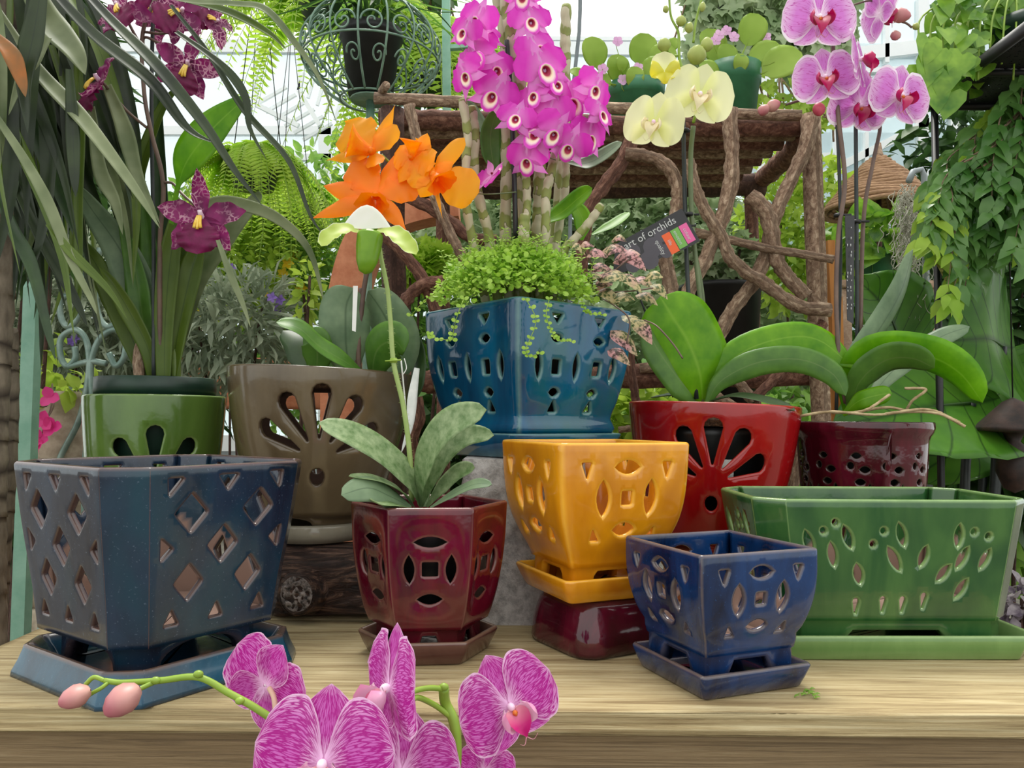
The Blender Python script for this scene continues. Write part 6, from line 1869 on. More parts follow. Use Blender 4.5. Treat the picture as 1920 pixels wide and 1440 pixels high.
SL = [  # (points, width, material)
 ([(-40, -30, 1.10), (60, 120, 1.06), (160, 230, 1.03), (250, 350, 1.01), (300, 428, 1.0)], .0125, 'leaf_strap2'),
 ([(60, -60, 1.05), (170, 60, 1.02), (280, 150, 1.0), (350, 240, .99), (405, 270, .98)], .011, 'leaf_strap'),
 ([(120, -60, 1.05), (200, 30, 1.02), (290, 120, .99), (380, 230, .98), (440, 320, .97), (492, 386, .97)], .010, 'leaf_strap'),
 ([(40, -60, 1.12), (90, 40, 1.10), (140, 100, 1.08), (160, 140, 1.07)], .024, 'leaf_strap2'),
 ([(220, -40, 1.1), (340, 0, 1.08), (440, 8, 1.06), (500, 20, 1.05), (560, 90, 1.04), (600, 150, 1.04), (632, 232, 1.04)], .007, 'leaf_strap2'),
 ([(300, -10, 1.1), (420, 20, 1.08), (500, 60, 1.07), (536, 92, 1.06)], .008, 'leaf_strap3'),
 ([(330, 60, 1.12), (400, 110, 1.10), (440, 150, 1.1), (462, 190, 1.1), (468, 240, 1.1), (500, 300, 1.1)], .008, 'leaf_strap'),
 ([(320, 10, 1.14), (390, 100, 1.13), (460, 210, 1.12), (540, 300, 1.11), (580, 400, 1.1), (608, 444, 1.1)], .006, 'leaf_strap'),
 ([(80, -40, 1.0), (64, 60, .99), (46, 150, .99), (52, 250, .98)], .016, 'leaf_strap'),
 ([(-20, 60, .98), (20, 100, .97), (40, 150, .97), (48, 182, .97)], .012, 'dry'),
 ([(90, 70, 1.02), (66, 110, 1.01), (40, 150, 1.0), (16, 216, 1.0)], .011, 'leaf_strap2'),
 ([(130, 130, 1.04), (136, 230, 1.03), (140, 330, 1.02), (142, 370, 1.02)], .010, 'leaf_strap'),
 ([(-20, 200, 1.0), (40, 290, .99), (90, 380, .98), (130, 480, .98), (170, 560, .98), (182, 590, .98)], .008, 'leaf_strap2'),
 ([(-20, 300, 1.05), (20, 420, 1.04), (60, 500, 1.03), (90, 620, 1.02), (104, 676, 1.02)], .010, 'leaf_dark'),
 ([(20, 330, 1.1), (80, 450, 1.09), (140, 560, 1.08), (164, 612, 1.08)], .010, 'leaf_strap'),
 ([(140, 40, 1.1), (150, 200, 1.1), (146, 360, 1.1), (146, 560, 1.1), (126, 612, 1.1)], .009, 'leaf_strap3'),
 ([(170, 200, 1.12), (188, 320, 1.12), (216, 380, 1.12), (230, 440, 1.12)], .012, 'leaf_strap2'),
 ([(200, 160, 1.14), (232, 240, 1.14), (258, 330, 1.14), (300, 420, 1.14)], .014, 'leaf_strap2'),
 ([(90, 420, .98), (130, 470, .98), (200, 540, .99), (240, 600, 1.0)], .007, 'leaf_strap3'),
 ([(408, 450, 1.13), (430, 510, 1.12), (455, 570, 1.12), (470, 614, 1.12)], .006, 'leaf_strap2'),
]
M['dry'] = leafmat('orange_brown_dying_leaf', rgb(190, 116, 50), rgb(120, 100, 60), .3, .5)
for pts, w, m_ in SL:
    leafblade(st, pts, w * .86, (.35, -1, .25), M[m_], prof='strap', fold=.15, nu=6, nv=30, th=.0006)
r2 = random.Random(21)
for k in range(120):
    d = r2.uniform(1.02, 1.36)
    x0_ = r2.uniform(-110, 130); y0_ = r2.uniform(-120, -20) if k % 3 else r2.uniform(0, 120)
    L = r2.uniform(300, 640); ang = r2.uniform(-.15, .42) * (1 if k % 4 else .4)
    x1_ = x0_ + L * math.sin(ang); y1_ = y0_ + L * math.cos(ang)
    x1_ = min(x1_, 250)
    bow = r2.uniform(-20, 50)
    if d < 1.22 and x0_ > -40 and x1_ > 60: d += .2
    pts = [(x0_, y0_, d), (x0_ + (x1_ - x0_) * .3 + bow, y0_ + (y1_ - y0_) * .28, d - .02), (x0_ + (x1_ - x0_) * .7 + bow, y0_ + (y1_ - y0_) * .68, d - .03), (x1_, y1_, d - .03)]
    leafblade(st, pts, r2.uniform(.0055, .0135), (r2.uniform(-.8, .9), -1, r2.uniform(-.2, .5)), M[r2.choice(['leaf_strap', 'leaf_strap', 'leaf_dark', 'leaf_strap2', 'leaf_strap', 'leaf_strap3'])], prof='strap', fold=.15, nu=4, nv=18, th=0)

# ------------------------------------------------------------------ things standing round and behind
def plant(name, lab, cat, at, group=None): return thing(name, lab, cat, at, group)
FM = {}
def fm(key, c1, c2, trans=.4, rough=.5, scale=8):
    FM[key] = leafmat(key, rgb(*c1), rgb(*c2), trans, rough, scale=scale); return FM[key]
fm('fern_leaf', (160, 204, 44), (206, 230, 104), .6); fm('ivy_leaf', (110, 146, 84), (204, 216, 178), .45); fm('shrub_leaf', (84, 138, 50), (164, 202, 96), .45)
fm('silver_leaf', (116, 134, 106), (184, 194, 168), .35); fm('lime_leaf', (140, 176, 50), (190, 212, 90), .5); fm('pothos_leaf', (66, 124, 34), (156, 196, 70), .4, .35, scale=20)
fm('fig_leaf', (66, 118, 48), (132, 174, 96), .4, .3); fm('fig_tip', (140, 184, 50), (180, 208, 80), .5); fm('deep_leaf', (36, 66, 30), (76, 112, 52), .35); fm('violet_leaf', (138, 172, 50), (172, 200, 84), .4)
FM['ear_leaf'] = leafmat('ear_leaf', rgb(64, 124, 30), rgb(108, 164, 50), .45, .4, scale=8, vein=rgb(30, 60, 24), ribs=rgb(34, 66, 26)); fm('bract', (214, 30, 128), (238, 90, 160), .35); fm('pale_petal', (214, 150, 206), (240, 206, 232), .4); fm('purple_petal', (120, 86, 180), (160, 130, 210), .3); fm('yellow_petal', (240, 200, 20), (250, 220, 90), .3)
fm('dusk_leaf', (84, 66, 92), (196, 188, 190), .3, scale=30); fm('red_spathe', (200, 50, 20), (226, 90, 40), .3)

def shrub(lab, x, y, z0, px_w, px_h, d, mat, tm=OVAL, n=1400, size=.05, stems=5, name='leafy_shrub', cat='shrub', group=None, flowers=None, droop=.2):
    """x,y centre pixel of the crown; rooted at height z0"""
    c = W(x, y, d); rx = px(px_w / 2, d); rz = px(px_h / 2, d); ry = min(rx, .16)
    t = plant(name, lab, cat, (c.x, d, z0), group)
    cloud('foliage', tm, FM[mat] if mat in FM else M[mat], t, c, (rx, ry, rz), n, size, droop=droop, shell=.25)
    r_ = random.Random(int(x * 7 + y))
    mb = MB()
    for k in range(stems):
        a = Vector((c.x + r_.uniform(-.2, .2) * rx, d + r_.uniform(-.1, .1), z0)); b = Vector((c.x + r_.uniform(-.8, .8) * rx, d + r_.uniform(-.6, .6) * ry, c.z + r_.uniform(-.3, .7) * rz))
        tube(mb, [a, a.lerp(b, .5) + Vector((r_.uniform(-.04, .04), 0, .02)), b], [.008, .003], 6, 12)
    mb.build('stem', M['bark_dark'], t)
    if flowers:
        fmt, nn, fs = flowers
        d_ = rng.normal(size=(nn, 3)); d_ /= np.linalg.norm(d_, axis=1)[:, None]; d_[:, 1] = -np.abs(d_[:, 1])
        pos = np.array(c) + d_ * np.array([rx, ry, rz]) * (.75 + .3 * rng.random((nn, 1)))
        P, A, N_ = [], [], []
        for p in pos:
            for k in range(5):
                a = k * 1.2566; P.append(p); A.append((math.cos(a), -.35, math.sin(a))); N_.append((0, -1, .3))
        Vv, Ff, uvv = scatter(BROAD, P, A, N_, [fs] * len(P))
        mesh_obj('blossom', Vv, Ff, FM[fmt], t, uvv)
    return t

# far greenery, row by row (rooted on the ground)
shrub('large dark green bush far behind the burgundy orchid leaves at the left', 60, 420, -.6, 420, 900, 4.2, 'deep_leaf', n=2600, size=.10)
shrub('green bush with many small yellow blooms behind the olive green planter', 470, 470, -.6, 420, 330, 3.8, 'shrub_leaf', n=3000, size=.055, flowers=('yellow_petal', 16, .03))
shrub('dense mid green bush far behind the taupe planter', 640, 560, -.6, 500, 620, 4.5, 'shrub_leaf', n=3200, size=.085)
shrub('dark bush far behind the petrol blue planter', 980, 560, -.6, 560, 560, 5.0, 'deep_leaf', n=2600, size=.09)
shrub('variegated ivy bush behind the upper opening of the twig table', 1150, 440, -.6, 760, 300, 4.3, 'ivy_leaf', IVY, 3600, .062)
shrub('pale ivy bush behind the lower opening of the twig table', 1330, 640, -.6, 520, 420, 3.5, 'ivy_leaf', IVY, 2400, .06)
shrub('bright green shrub beyond the right leg of the twig table', 1500, 430, -.6, 260, 330, 3.1, 'lime_leaf', n=1500, size=.05)
shrub('mid green shrub below the rattan cone', 1620, 620, -.6, 420, 420, 3.9, 'shrub_leaf', n=2400, size=.08, flowers=('red_spathe', 6, .05))
shrub('dark leafy bush at the far right behind the weeping fig', 1860, 560, -.6, 460, 900, 3.5, 'deep_leaf', n=3000, size=.09)
shrub('grey leaved shrub with violet blooms behind the olive green planter', 170, 570, -.6, 480, 300, 2.75, 'silver_leaf', NARROW, 2600, .08, flowers=('purple_petal', 9, .018))
shrub('silvery shrub with narrow leaves right of the burgundy orchid', 430, 620, -.6, 300, 230, 2.35, 'silver_leaf', NARROW, 1300, .07, flowers=('purple_petal', 5, .017))
shrub('dark shrub low behind the olive green planter', 200, 760, -.6, 420, 260, 3.1, 'deep_leaf', NARROW, 2000, .09)
shrub('low green shrub under the twig table', 1300, 860, -.6, 700, 330, 2.6, 'shrub_leaf', n=3200, size=.07)
shrub('low dark shrub below the petrol blue planter', 860, 860, -.6, 420, 330, 3.0, 'deep_leaf', n=1600, size=.08)
shrub('yellow green plant low between the petrol blue and the red planters', 1190, 790, -.6, 130, 170, 2.2, 'lime_leaf', n=380, size=.06)
shrub('leafy plant low at the right edge behind the green rectangular planter', 1850, 930, -.6, 300, 300, 2.35, 'shrub_leaf', BROAD, 900, .08)
shrub('mixed green plant low at the far right behind the bench', 1760, 960, -.6, 200, 300, 2.6, 'ivy_leaf', n=900, size=.07)
shrub('deep green shrub low at the left behind the blue planter', 90, 980, -.6, 200, 500, 2.3, 'deep_leaf', n=1200, size=.07)
shrub('green and brown shrub filling the gap beside the dark drum planter', 1480, 880, -.6, 200, 260, 2.4, 'shrub_leaf', n=700, size=.07)
shrub('dark leafy mass hanging behind the strap leaves at the top left', 20, 190, -.6, 300, 620, 1.9, 'deep_leaf', NARROW, 2200, .12)
shrub('lime green shrub far behind the burgundy orchid', 420, 500, -.6, 300, 220, 3.45, 'lime_leaf', n=1500, size=.045, flowers=('yellow_petal', 10, .03))
# curly fern clump under twig table left
shrub('tuft of curly parsley like leaves behind the bent twig', 800, 500, -.6, 130, 90, 1.95, 'fern_leaf', IVY, 700, .026, stems=4)
shrub('white speckled ivy spilling from the black pot under the twig table', 1350, 490, 0.22, 160, 110, 1.95, 'ivy_leaf', IVY, 520, .03)
shrub('slim lime green seedling rising behind the taupe planter', 576, 540, -.6, 46, 120, 1.7, 'lime_leaf', n=60, size=.03, stems=2, name='seedling', cat='plant')

# vine curtain, top right of centre
def vine(lab, x, y, w, h, d, mat, tm, n, size, zroot, name='trailing_ivy'):
    c = W(x, y, d)
    t = plant(name, lab, 'vine', (c.x, d, c.z - px(h / 2, d)))
    rx, rz = px(w / 2, d), px(h / 2, d)
    p = np.array(c) + (rng.random((n, 3)) * 2 - 1) * np.array([rx, .10, rz])
    # ragged lower edge
    keep = p[:, 2] > c.z - rz * (.35 + .65 * np.abs(np.sin(p[:, 0] * 9 + 1)))
    p = p[keep]; m_ = len(p)
    Vv, Ff, uvv = scatter(tm, p, rng.normal(size=(m_, 3)) * .5 + np.array([0, -.3, -1]), rng.normal(size=(m_, 3)) * .5 + np.array([0, -1, .4]), size * (.6 + .8 * rng.random(m_)))
    mesh_obj('foliage', Vv, Ff, FM[mat], t, uvv)
    r_ = random.Random(int(x)); mb = MB()
    for k in range(12):
        xx = r_.uniform(-.95, .95) * rx; tube(mb, [Vector((c.x + xx, d, c.z + rz)), Vector((c.x + xx + r_.uniform(-.08, .08), d, c.z)), Vector((c.x + xx + r_.uniform(-.12, .12), d, c.z - rz * r_.uniform(.3, .9)))], .004, 5, 14)
    mb.build('stem', M['bark'], t)
    return t
vine('pale green ivy hanging from the greenhouse roof behind the yellow orchid', 1440, 50, 310, 190, 3.0, 'ivy_leaf', IVY, 1500, .055, 2)
vine('loose ivy strands hanging behind the pink orchid spikes', 1480, 200, 150, 150, 2.9, 'lime_leaf', IVY, 200, .04, 2)
vine('dark green vine hanging at the top beside the mint coloured pole', 800, 60, 90, 260, 2.9, 'deep_leaf', OVAL, 260, .07, 2)

# ferns
def fern(lab, x, y, d, nf, L, spread=1.0, droop=.9, seed=0, a0=0, a1=360, lw=.085, z_up=.5, mat='fern_leaf'):
    r_ = random.Random(seed); c = W(x, y, d)
    t = plant('hanging_fern', lab, 'fern', (c.x, d, c.z - .12))
    pos, ax, nr, sz = [], [], [], []; mb = MB()
    for k in range(nf):
        a = R(r_.uniform(a0, a1)); l = L * r_.uniform(.65, 1.1); up = z_up * r_.uniform(.2, 1)
        h = Vector((math.cos(a), math.sin(a) * .8, 0))
        P = [c, c + h * l * .35 * spread + Vector((0, 0, up * l * .35)), c + h * l * .72 * spread + Vector((0, 0, (up * .35 - droop * .25) * l)), c + h * l * spread + Vector((0, 0, -droop * l * .75))]
        S = crom(P, 34); tube(mb, S, [.0022, .0008], 4, 10, smooth=True, caps=False)
        for i in range(3, 34):
            T = (S[i] - S[i - 1]).normalized(); side = T.cross(Vector((0, 0, 1))); side = side.normalized() if side.length > .01 else Vector((1, 0, 0))
            up_ = side.cross(T)
            w = lw * math.sin(math.pi * (i / 34) ** .6) ** .8 * r_.uniform(.9, 1.1)
            for s in (-1, 1):
                pos.append(S[i]); ax.append(side * s + T * .35 - up_ * .15); nr.append(up_ + Vector((0, -.1, 0))); sz.append(w)
    Vv, Ff, uvv = scatter(tmpl_oval(.11, .1), pos, ax, nr, sz)
    mesh_obj('fronds', Vv, Ff, FM[mat], t, uvv); mb.build('rachis', M['stem_green'], t)
    mb = MB(); lathe(mb, [(.07, -.11), (.10, 0), (.103, .004), (.09, .0), (0, -.01)], c, 20); mb.build('hanging_pot', M['nursery_green'], t)
    mb = MB()
    for a in (0, 2.1, 4.2): tube(mb, [c + Vector((.1 * math.cos(a), .1 * math.sin(a), 0)), c + Vector((0, 0, .8))], .0018, 5, 3, smooth=False)
    tube(mb, [c + Vector((0, 0, .8)), Vector((c.x, c.y, 3.3))], .0018, 5, 3, smooth=False)
    mb.build('hanger', M['black'], t)
    return t
fern('bright hanging fern behind the scrolled wire basket', 610, -10, 2.7, 50, .50, seed=2, droop=.95)
fern('bright hanging fern left of the orange flowers', 478, 300, 2.9, 60, .30, seed=3, droop=1.2, lw=.06)
fern('hanging fern behind the mint coloured pole at the top', 800, 110, 2.8, 40, .50, seed=4, droop=1.2)
fern('ivy green fern hanging low behind the burgundy flower', 540, 372, 3.5, 46, .38, seed=6, droop=1.3)

# greenhouse frame and glass
M['frame_white'] = plain('white_painted_metal', rgb(232, 236, 238), rgb(240, 243, 244), 6, .5)
M['frame_grey'] = plain('grey_painted_metal', rgb(150, 160, 166), rgb(168, 176, 180), 6, .5)
def glassmat():
    m, nt, b, out = newmat('greenhouse_glass')
    b.inputs['Base Color'].default_value = rgb(206, 220, 224); b.inputs['Roughness'].default_value = .35
    tr = nt.nodes.new('ShaderNodeBsdfTransparent'); tr.inputs[0].default_value = (.88, .93, .94, 1)
    tl = nt.nodes.new('ShaderNodeBsdfTranslucent'); tl.inputs[0].default_value = (.8, .86, .88, 1)
    m1 = nt.nodes.new('ShaderNodeMixShader'); m1.inputs[0].default_value = .6
    m2 = nt.nodes.new('ShaderNodeMixShader'); m2.inputs[0].default_value = .72
    nt.links.new(b.outputs[0], m1.inputs[1]); nt.links.new(tl.outputs[0], m1.inputs[2]); nt.links.new(m1.outputs[0], m2.inputs[1]); nt.links.new(tr.outputs[0], m2.inputs[2]); nt.links.new(m2.outputs[0], out.inputs[0])
    return m
M['glass'] = glassmat()
M['roofpanel'] = plain('grey_roof_sheet', rgb(170, 180, 186), rgb(206, 212, 216), 5, .5)
def bar(mb, a, b, w, dep=.05):
    a, b = Vector(a), Vector(b); T = (b - a).normalized(); S = T.cross(Vector((0, 1, 0))).normalized() * w / 2; D_ = Vector((0, dep / 2, 0))
    v = [a - S - D_, a + S - D_, a + S + D_, a - S + D_, b - S - D_, b + S - D_, b + S + D_, b - S + D_]
    mb.add(v, [(0, 1, 2, 3), (7, 6, 5, 4), (0, 4, 5, 1), (1, 5, 6, 2), (2, 6, 7, 3), (3, 7, 4, 0)])
gh = thing('wall_back', None, None, (0, 6.0, -.6)); gh['kind'] = 'structure'
mb = MB()
for (a, b, w) in (((300, 246), (760, 246), 16), ((340, 296), (760, 296), 12), ((610, 240), (610, 800), 24), ((556, 300), (556, 800), 8), ((1000, 74), (1400, 76), 7), ((1400, 76), (1560, 80), 10), ((860, 300), (860, 700), 16), ((1130, 160), (1130, 800), 12), ((380, 246), (380, 800), 12)):
    bar(mb, W(*a, 6.0), W(*b, 6.0), px(w, 6.0))
bar(mb, (-4.5, 6.0, .1), (4.5, 6.0, .1), .12); bar(mb, (-4.5, 6.0, -.6), (-4.5, 6.0, 3.2), .08); bar(mb, (4.5, 6.0, -.6), (4.5, 6.0, 3.2), .08); bar(mb, (-4.5, 6.0, 3.15), (4.5, 6.0, 3.15), .1)
mb.build('frame', M['frame_white'], gh, smooth=False)
mb = MB(); box(mb, (0, 6.02, -.3), (9, .04, .8)); mb.build('knee_panel', M['frame_grey'], gh, smooth=False)
mb = MB(); box(mb, (0, 6.0, 1.6), (9, .012, 3.0)); mb.build('pane', M['glass'], gh, smooth=False)
# slatted roof vents seen against the light, left
for k, (x0_, y0_, x1_, y1_, w) in enumerate(((480, 196, 560, 236, 50), (560, 170, 600, 236, 8))):
    mb = MB()
    a = W(x0_, y0_, 5.2); b = W(x1_, y1_, 5.2)
    for j in range(6):
        o_ = Vector((0, .0, -.03 * j)); bar(mb, a + Vector((.05 * j, .05 * j, -.03 * j)), a + Vector((.05 * j + px(w, 5) * 1.2, .05 * j, -.03 * j + .12)), .02, .02)
    bar(mb, a, b, .03, .03); 
    bar(mb, a, (a.x, 5.2, 3.1), .02, .02); bar(mb, (a.x, 5.2, 3.1), (a.x, 6.0, 3.1), .02, .02)
    mb.build('vent', M['frame_white'], gh, smooth=False)
# right hand glazed wall
gr_ = thing('wall_right', None, None, (2.2, 4.3, -.6)); gr_['kind'] = 'structure'
mb = MB()
D4 = 4.3
for (a, b, w) in (((1728, 0), (1728, 600), 20), ((1566, 150), (1566, 700), 10), ((1622, 250), (1622, 700), 7), ((1790, 200), (1790, 600), 24), ((1460, 150), (1460, 500), 9), ((1520, 130), (1520, 500), 6), ((1480, 118), (1728, 90), 26), ((1560, 140), (1728, 128), 8), ((1660, 0), (1660, 120), 8), ((1520, 340), (1800, 200), 14), ((1540, 390), (1960, 380), 12), ((1500, 300), (1560, 296), 16), ((1430, 420), (1600, 420), 8), ((1870, 200), (1870, 600), 12)):
    bar(mb, W(*a, D4), W(*b, D4), px(w, D4))
p0 = W(1430, 60, D4); bar(mb, (p0.x, D4, -.6), (p0.x, D4, p0.z), .06); bar(mb, (4.4, D4, -.6), (4.4, D4, 3.0), .08); bar(mb, (p0.x, D4, -.55), (4.4, D4, -.55), .1)
mb.build('frame', M['frame_white'], gr_, smooth=False)
mb = MB(); z0_, z1_ = -.5, W(0, 0, D4).z + .3; box(mb, ((p0.x + 4.4) / 2, D4 + .01, (z0_ + z1_) / 2), (4.4 - p0.x, .01, z1_ - z0_)); mb.build('pane', M['glass'], gr_, smooth=False)
M['housegrey'] = plain('grey_clad_wall', rgb(140, 150, 152), rgb(176, 184, 184), 4, .7, stretch=(.2, .2, 9))
mb = MB(); box(mb, (4.6, 8.0, 1.3), (4.4, .3, 3.8)); 
o = mb.build('wall_outer', M['housegrey'], smooth=False); o['kind'] = 'structure'

# mint coloured poles
M['mint'] = plain('mint_painted_metal', rgb(120, 170, 146), rgb(146, 190, 168), 20, .5)
mb = MB(); bar(mb, W(836, -60, 2.35), W(838, 200, 2.35), px(15, 2.35), .03); a = W(838, 200, 2.35); bar(mb, a, (a.x, 2.35, -.6), px(15, 2.35), .03); bar(mb, W(838, 90, 2.35), W(900, 86, 2.35), px(8, 2.35), .02)
tag(mb.build('mint_pole', M['mint'], smooth=False), 'slim mint green metal pole right of the scrolled wire basket', 'pole')
mb = MB(); a = W(63, 540, 1.50); b_ = W(50, 1130, 1.5); 
mb.add(*(lambda c1, c2: ([c1 + Vector((sx * .0125, sy * .012, 0)) for sx in (-1, 1) for sy in (-1, 1)] + [c2 + Vector((sx * .0125, sy * .012, 0)) for sx in (-1, 1) for sy in (-1, 1)], [(0, 1, 3, 2), (4, 6, 7, 5), (0, 4, 5, 1), (2, 3, 7, 6), (0, 2, 6, 4), (1, 5, 7, 3)]))(Vector((b_.x - .01, 1.5, -.6)), a))
mb.add(*(lambda c1, c2: ([c1 + Vector((sx * .0125, sy * .012, 0)) for sx in (-1, 1) for sy in (-1, 1)] + [c2], [(0, 1, 3, 2), (0, 4, 1), (1, 4, 3), (3, 4, 2), (2, 4, 0)]))(a, a + Vector((.004, 0, .05))))
tag(mb.build('mint_post', M['mint'], smooth=False), 'pointed mint green wooden post behind the left end of the bench', 'post')
mb = MB(); 
for xx in (1085, 1090): tube(mb, [W(1088, -40, 2.6), W(1086, 60, 2.6), W(1070, 300, 2.6), Vector((W(1070, 300, 2.6).x, 2.6, -.6))], .007, 6, 10)
tag(mb.build('metal_rod', M['frame_grey']), 'thin grey metal rod behind the magenta flowers', 'rod')

# scrolled trellis
M['scroll'] = plain('grey_green_metal', rgb(96, 122, 112), rgb(140, 160, 150), 20, .4, metal=.3)
tr_ = thing('scroll_trellis', 'grey green metal trellis with scrolls behind the olive green planter', 'trellis', W(170, 860, 1.9))
ROOTS[tr_.name] = Vector((W(170, 0, 1.9).x, 1.9, -.6)); tr_.location = ROOTS[tr_.name]
for pts in ([(140, 650), (141, 672), (126, 687), (114, 668), (115, 634), (140, 618), (160, 634), (167, 672), (164, 718), (148, 788), (113, 858), (90, 930), (80, 1040)],
            [(204, 662), (217, 686), (233, 668), (234, 630), (214, 618), (188, 634), (173, 668), (170, 700), (172, 760), (160, 860), (158, 960), (158, 1080)],
            [(146, 566), (143, 600), (124, 611), (113, 588), (116, 560), (142, 548), (160, 520), (168, 470)], [(186, 465), (177, 530), (184, 588), (200, 612), (216, 608)], [(127, 688), (170, 678), (200, 682)]):
    mb = MB(); tube(mb, [W(x, y, 1.9) for x, y in pts] , .0075, 8, len(pts) * 7); mb.build('scroll', M['scroll'], tr_)
mb = MB(); 
for xx in (80, 158): p = W(xx, 1060, 1.9); tube(mb, [Vector((p.x, 1.9, p.z - .0)), Vector((p.x, 1.9, -.598))], .0075, 8, 3)
mb.build('post', M['scroll'], tr_)

# stone planter with bougainvillea
M['carved'] = plain('carved_pale_stone', rgb(150, 136, 116), rgb(196, 184, 162), 22, .9, bmp=.6)
c = W(112, 810, 2.0)
t = thing('stone_urn', 'carved pale stone urn with flowers behind the left end of the bench', 'urn', (c.x, 2.0, -.6))
mb = MB(); lathe(mb, [(.075, -.42), (.085, -.38), (.06, -.3), (.07, -.2), (.105, -.1), (.118, -.02), (.112, .05), (.10, .075), (.108, .085), (.108, .1), (.098, .1), (.09, .06), (0, .05)], c, 30)
v = [Vector(p) + (Vector(p) - Vector((c.x, c.y, p[2]))) * .12 * noise.noise(Vector(p) * 22) for p in mb.v]; mb.v = [tuple(p) for p in v]; mb.build('bowl', M['carved'], t)
mb = MB(); lathe(mb, [(.10, 0), (.11, .02), (.095, .12), (.08, .3), (.09, c.z - .42 + .6 - .002)], (c.x, 2.0, -.6), 26); mb.build('pedestal', M['carved'], t)
bg = thing('bougainvillea', 'bougainvillea with hot pink bracts in the carved stone urn', 'plant', (c.x, 2.0, c.z + .05))
cloud('foliage', BROAD, FM['lime_leaf'], bg, W(98, 706, 1.95), (.10, .09, .09), 90, .045, droop=.5)
for (x, y) in ((84, 790), (75, 822), (100, 800), (66, 838), (60, 760), (96, 745)):
    for k in range(3):
        mb = MB(); cc = W(x, y, 1.82); a = k * 2.1 + x
        dv = Vector((math.sin(a), -.4, math.cos(a))) * .026
        blade(mb, [cc, cc + dv * .6, cc + dv * 1.0], .013, (0, -1, .2), 'leaf', cup=.3, nu=4, nv=6); mb.build('bract', FM['bract'], bg)
mb = MB()
for (x, y) in ((84, 790), (75, 822), (60, 760)): tube(mb, [W(98, 720, 1.96), W((98 + x) / 2 + 10, 760, 1.86), W(x, y, 1.82)], .0018, 5, 10)
mb.build('stem', M['stem_brown'], bg)

# terracotta arch panel
ar = MB()
path = [Vector((W(640, 0, 2.25).x, 2.25, -.598)), W(640, 860, 2.25), W(643, 700, 2.25), W(652, 580, 2.25), W(680, 470, 2.25), W(730, 410, 2.25), W(800, 385, 2.25), W(860, 380, 2.25)]
P = crom(path, 50)
v = []; f = []
for i, p in enumerate(P):
    T = (P[min(i + 1, 49)] - P[max(0, i - 1)]).normalized(); S = T.cross(Vector((0, 1, 0))).normalized(); w = px(34, 2.25)
    for a, b in ((-1, -1), (1, -1), (1, 1), (-1, 1)): v.append(p + S * w * a + Vector((0, .05 * b, 0)))
for i in range(49):
    for j in range(4): a = i * 4 + j; b = i * 4 + (j + 1) % 4; f.append((a, b, b + 4, a + 4))
f += [(0, 1, 2, 3), (199, 198, 197, 196)]
o = MB().add(v, f).build('terracotta_arch', M['terra'], None, smooth=False); tag(o, 'orange terracotta arch standing behind the taupe planter', 'arch')
o = thing('clay_trough', 'long red brown clay trough on the ground behind the taupe planter', 'trough', (W(500, 0, 2.9).x, 2.9, -.6))
mb = MB(); c = W(500, 690, 2.9); box(mb, (c.x, 2.9, c.z - .06), (.62, .2, .18), bev=.01); mb.build('body', M['terra'], o)
mb = MB()
for q in (-.26, .26): box(mb, (c.x + q, 2.9, (c.z - .15 - .6) / 2), (.05, .16, c.z - .15 + .6), bev=.005)
mb.build('leg', M['bark_dark'], o)
# black pot beneath the twig table
c = W(1350, 540, 1.95)
o = thing('nursery_pot', 'big black plastic pot behind the crossed twigs of the table', 'pot', (c.x, 1.95, c.z - .36))
mb = MB(); lathe(mb, [(.075, -.36), (.098, -.01), (.102, -.008), (.102, .004), (.098, .004), (.094, -.03), (0, -.03)], c, 28); mb.build('body', M['black'], o)
mb = MB(); box(mb, (c.x, 1.95, (c.z - .3615 - .6) / 2), (.24, .24, c.z - .3615 + .6), bev=.01); tag(mb.build('wooden_block', M['bark_dark']), 'dark wooden block under the big black plastic pot', 'block')
# orange board right of the twig table
mb = MB(); P = [W(1552, 450, 1.78), W(1566, 450, 1.78), W(1566, 520, 1.78), W(1580, 560, 1.78), W(1582, 640, 1.78), Vector((W(1600, 0, 1.78).x, 1.78, -.598)), Vector((W(1560, 0, 1.78).x, 1.78, -.598)), W(1560, 600, 1.78)]
n = len(P); mb.add([p for p in P] + [p + Vector((0, .02, 0)) for p in P], [tuple(range(n)), tuple(range(2 * n - 1, n - 1, -1))] + [(i, (i + 1) % n, (i + 1) % n + n, i + n) for i in range(n)])
M['orange_wood'] = plain('orange_stained_wood', rgb(190, 116, 52), rgb(222, 150, 80), 12, .6, stretch=(4, 4, .4))
tag(mb.build('orange_board', M['orange_wood'], smooth=False), 'tall orange stained board beside the right leg of the twig table', 'board')

# wire basket planter
wb = thing('wire_basket', 'round green wire basket with scrolls on a tall stem behind the twig table', 'basket', Vector((W(690, 0, 2.15).x, 2.15, -.6)))
M['wire'] = plain('green_wire', rgb(84, 116, 98), rgb(124, 154, 134), 20, .35)
DW = 2.15; c = W(696, 100, DW); Rb = px(133, DW)
mb = MB()
nr_ = 16
def bp(a, t):   # t from bottom (0) to top (1)
    z = c.z + px(100, DW) * (-.92 + 1.75 * t); r = Rb * (.12 + .88 * math.sin(math.pi * min(1, .08 + t * .78)) ** .75)
    return Vector((c.x + r * math.cos(a), DW + r * math.sin(a), z))
ribs = []
for k in range(nr_):
    a = 2 * math.pi * k / nr_
    m_ = MB(); tube(m_, [bp(a, t / 9) for t in range(10)], .0030, 6, 40); m_.build('rib', M['wire'], wb)
for t, w_ in ((0, .003), (.42, .003), (1, .004)):
    m_ = MB(); tube(m_, [bp(2 * math.pi * i / 36, t) for i in range(37)], w_, 6, 73); m_.build('hoop', M['wire'], wb)
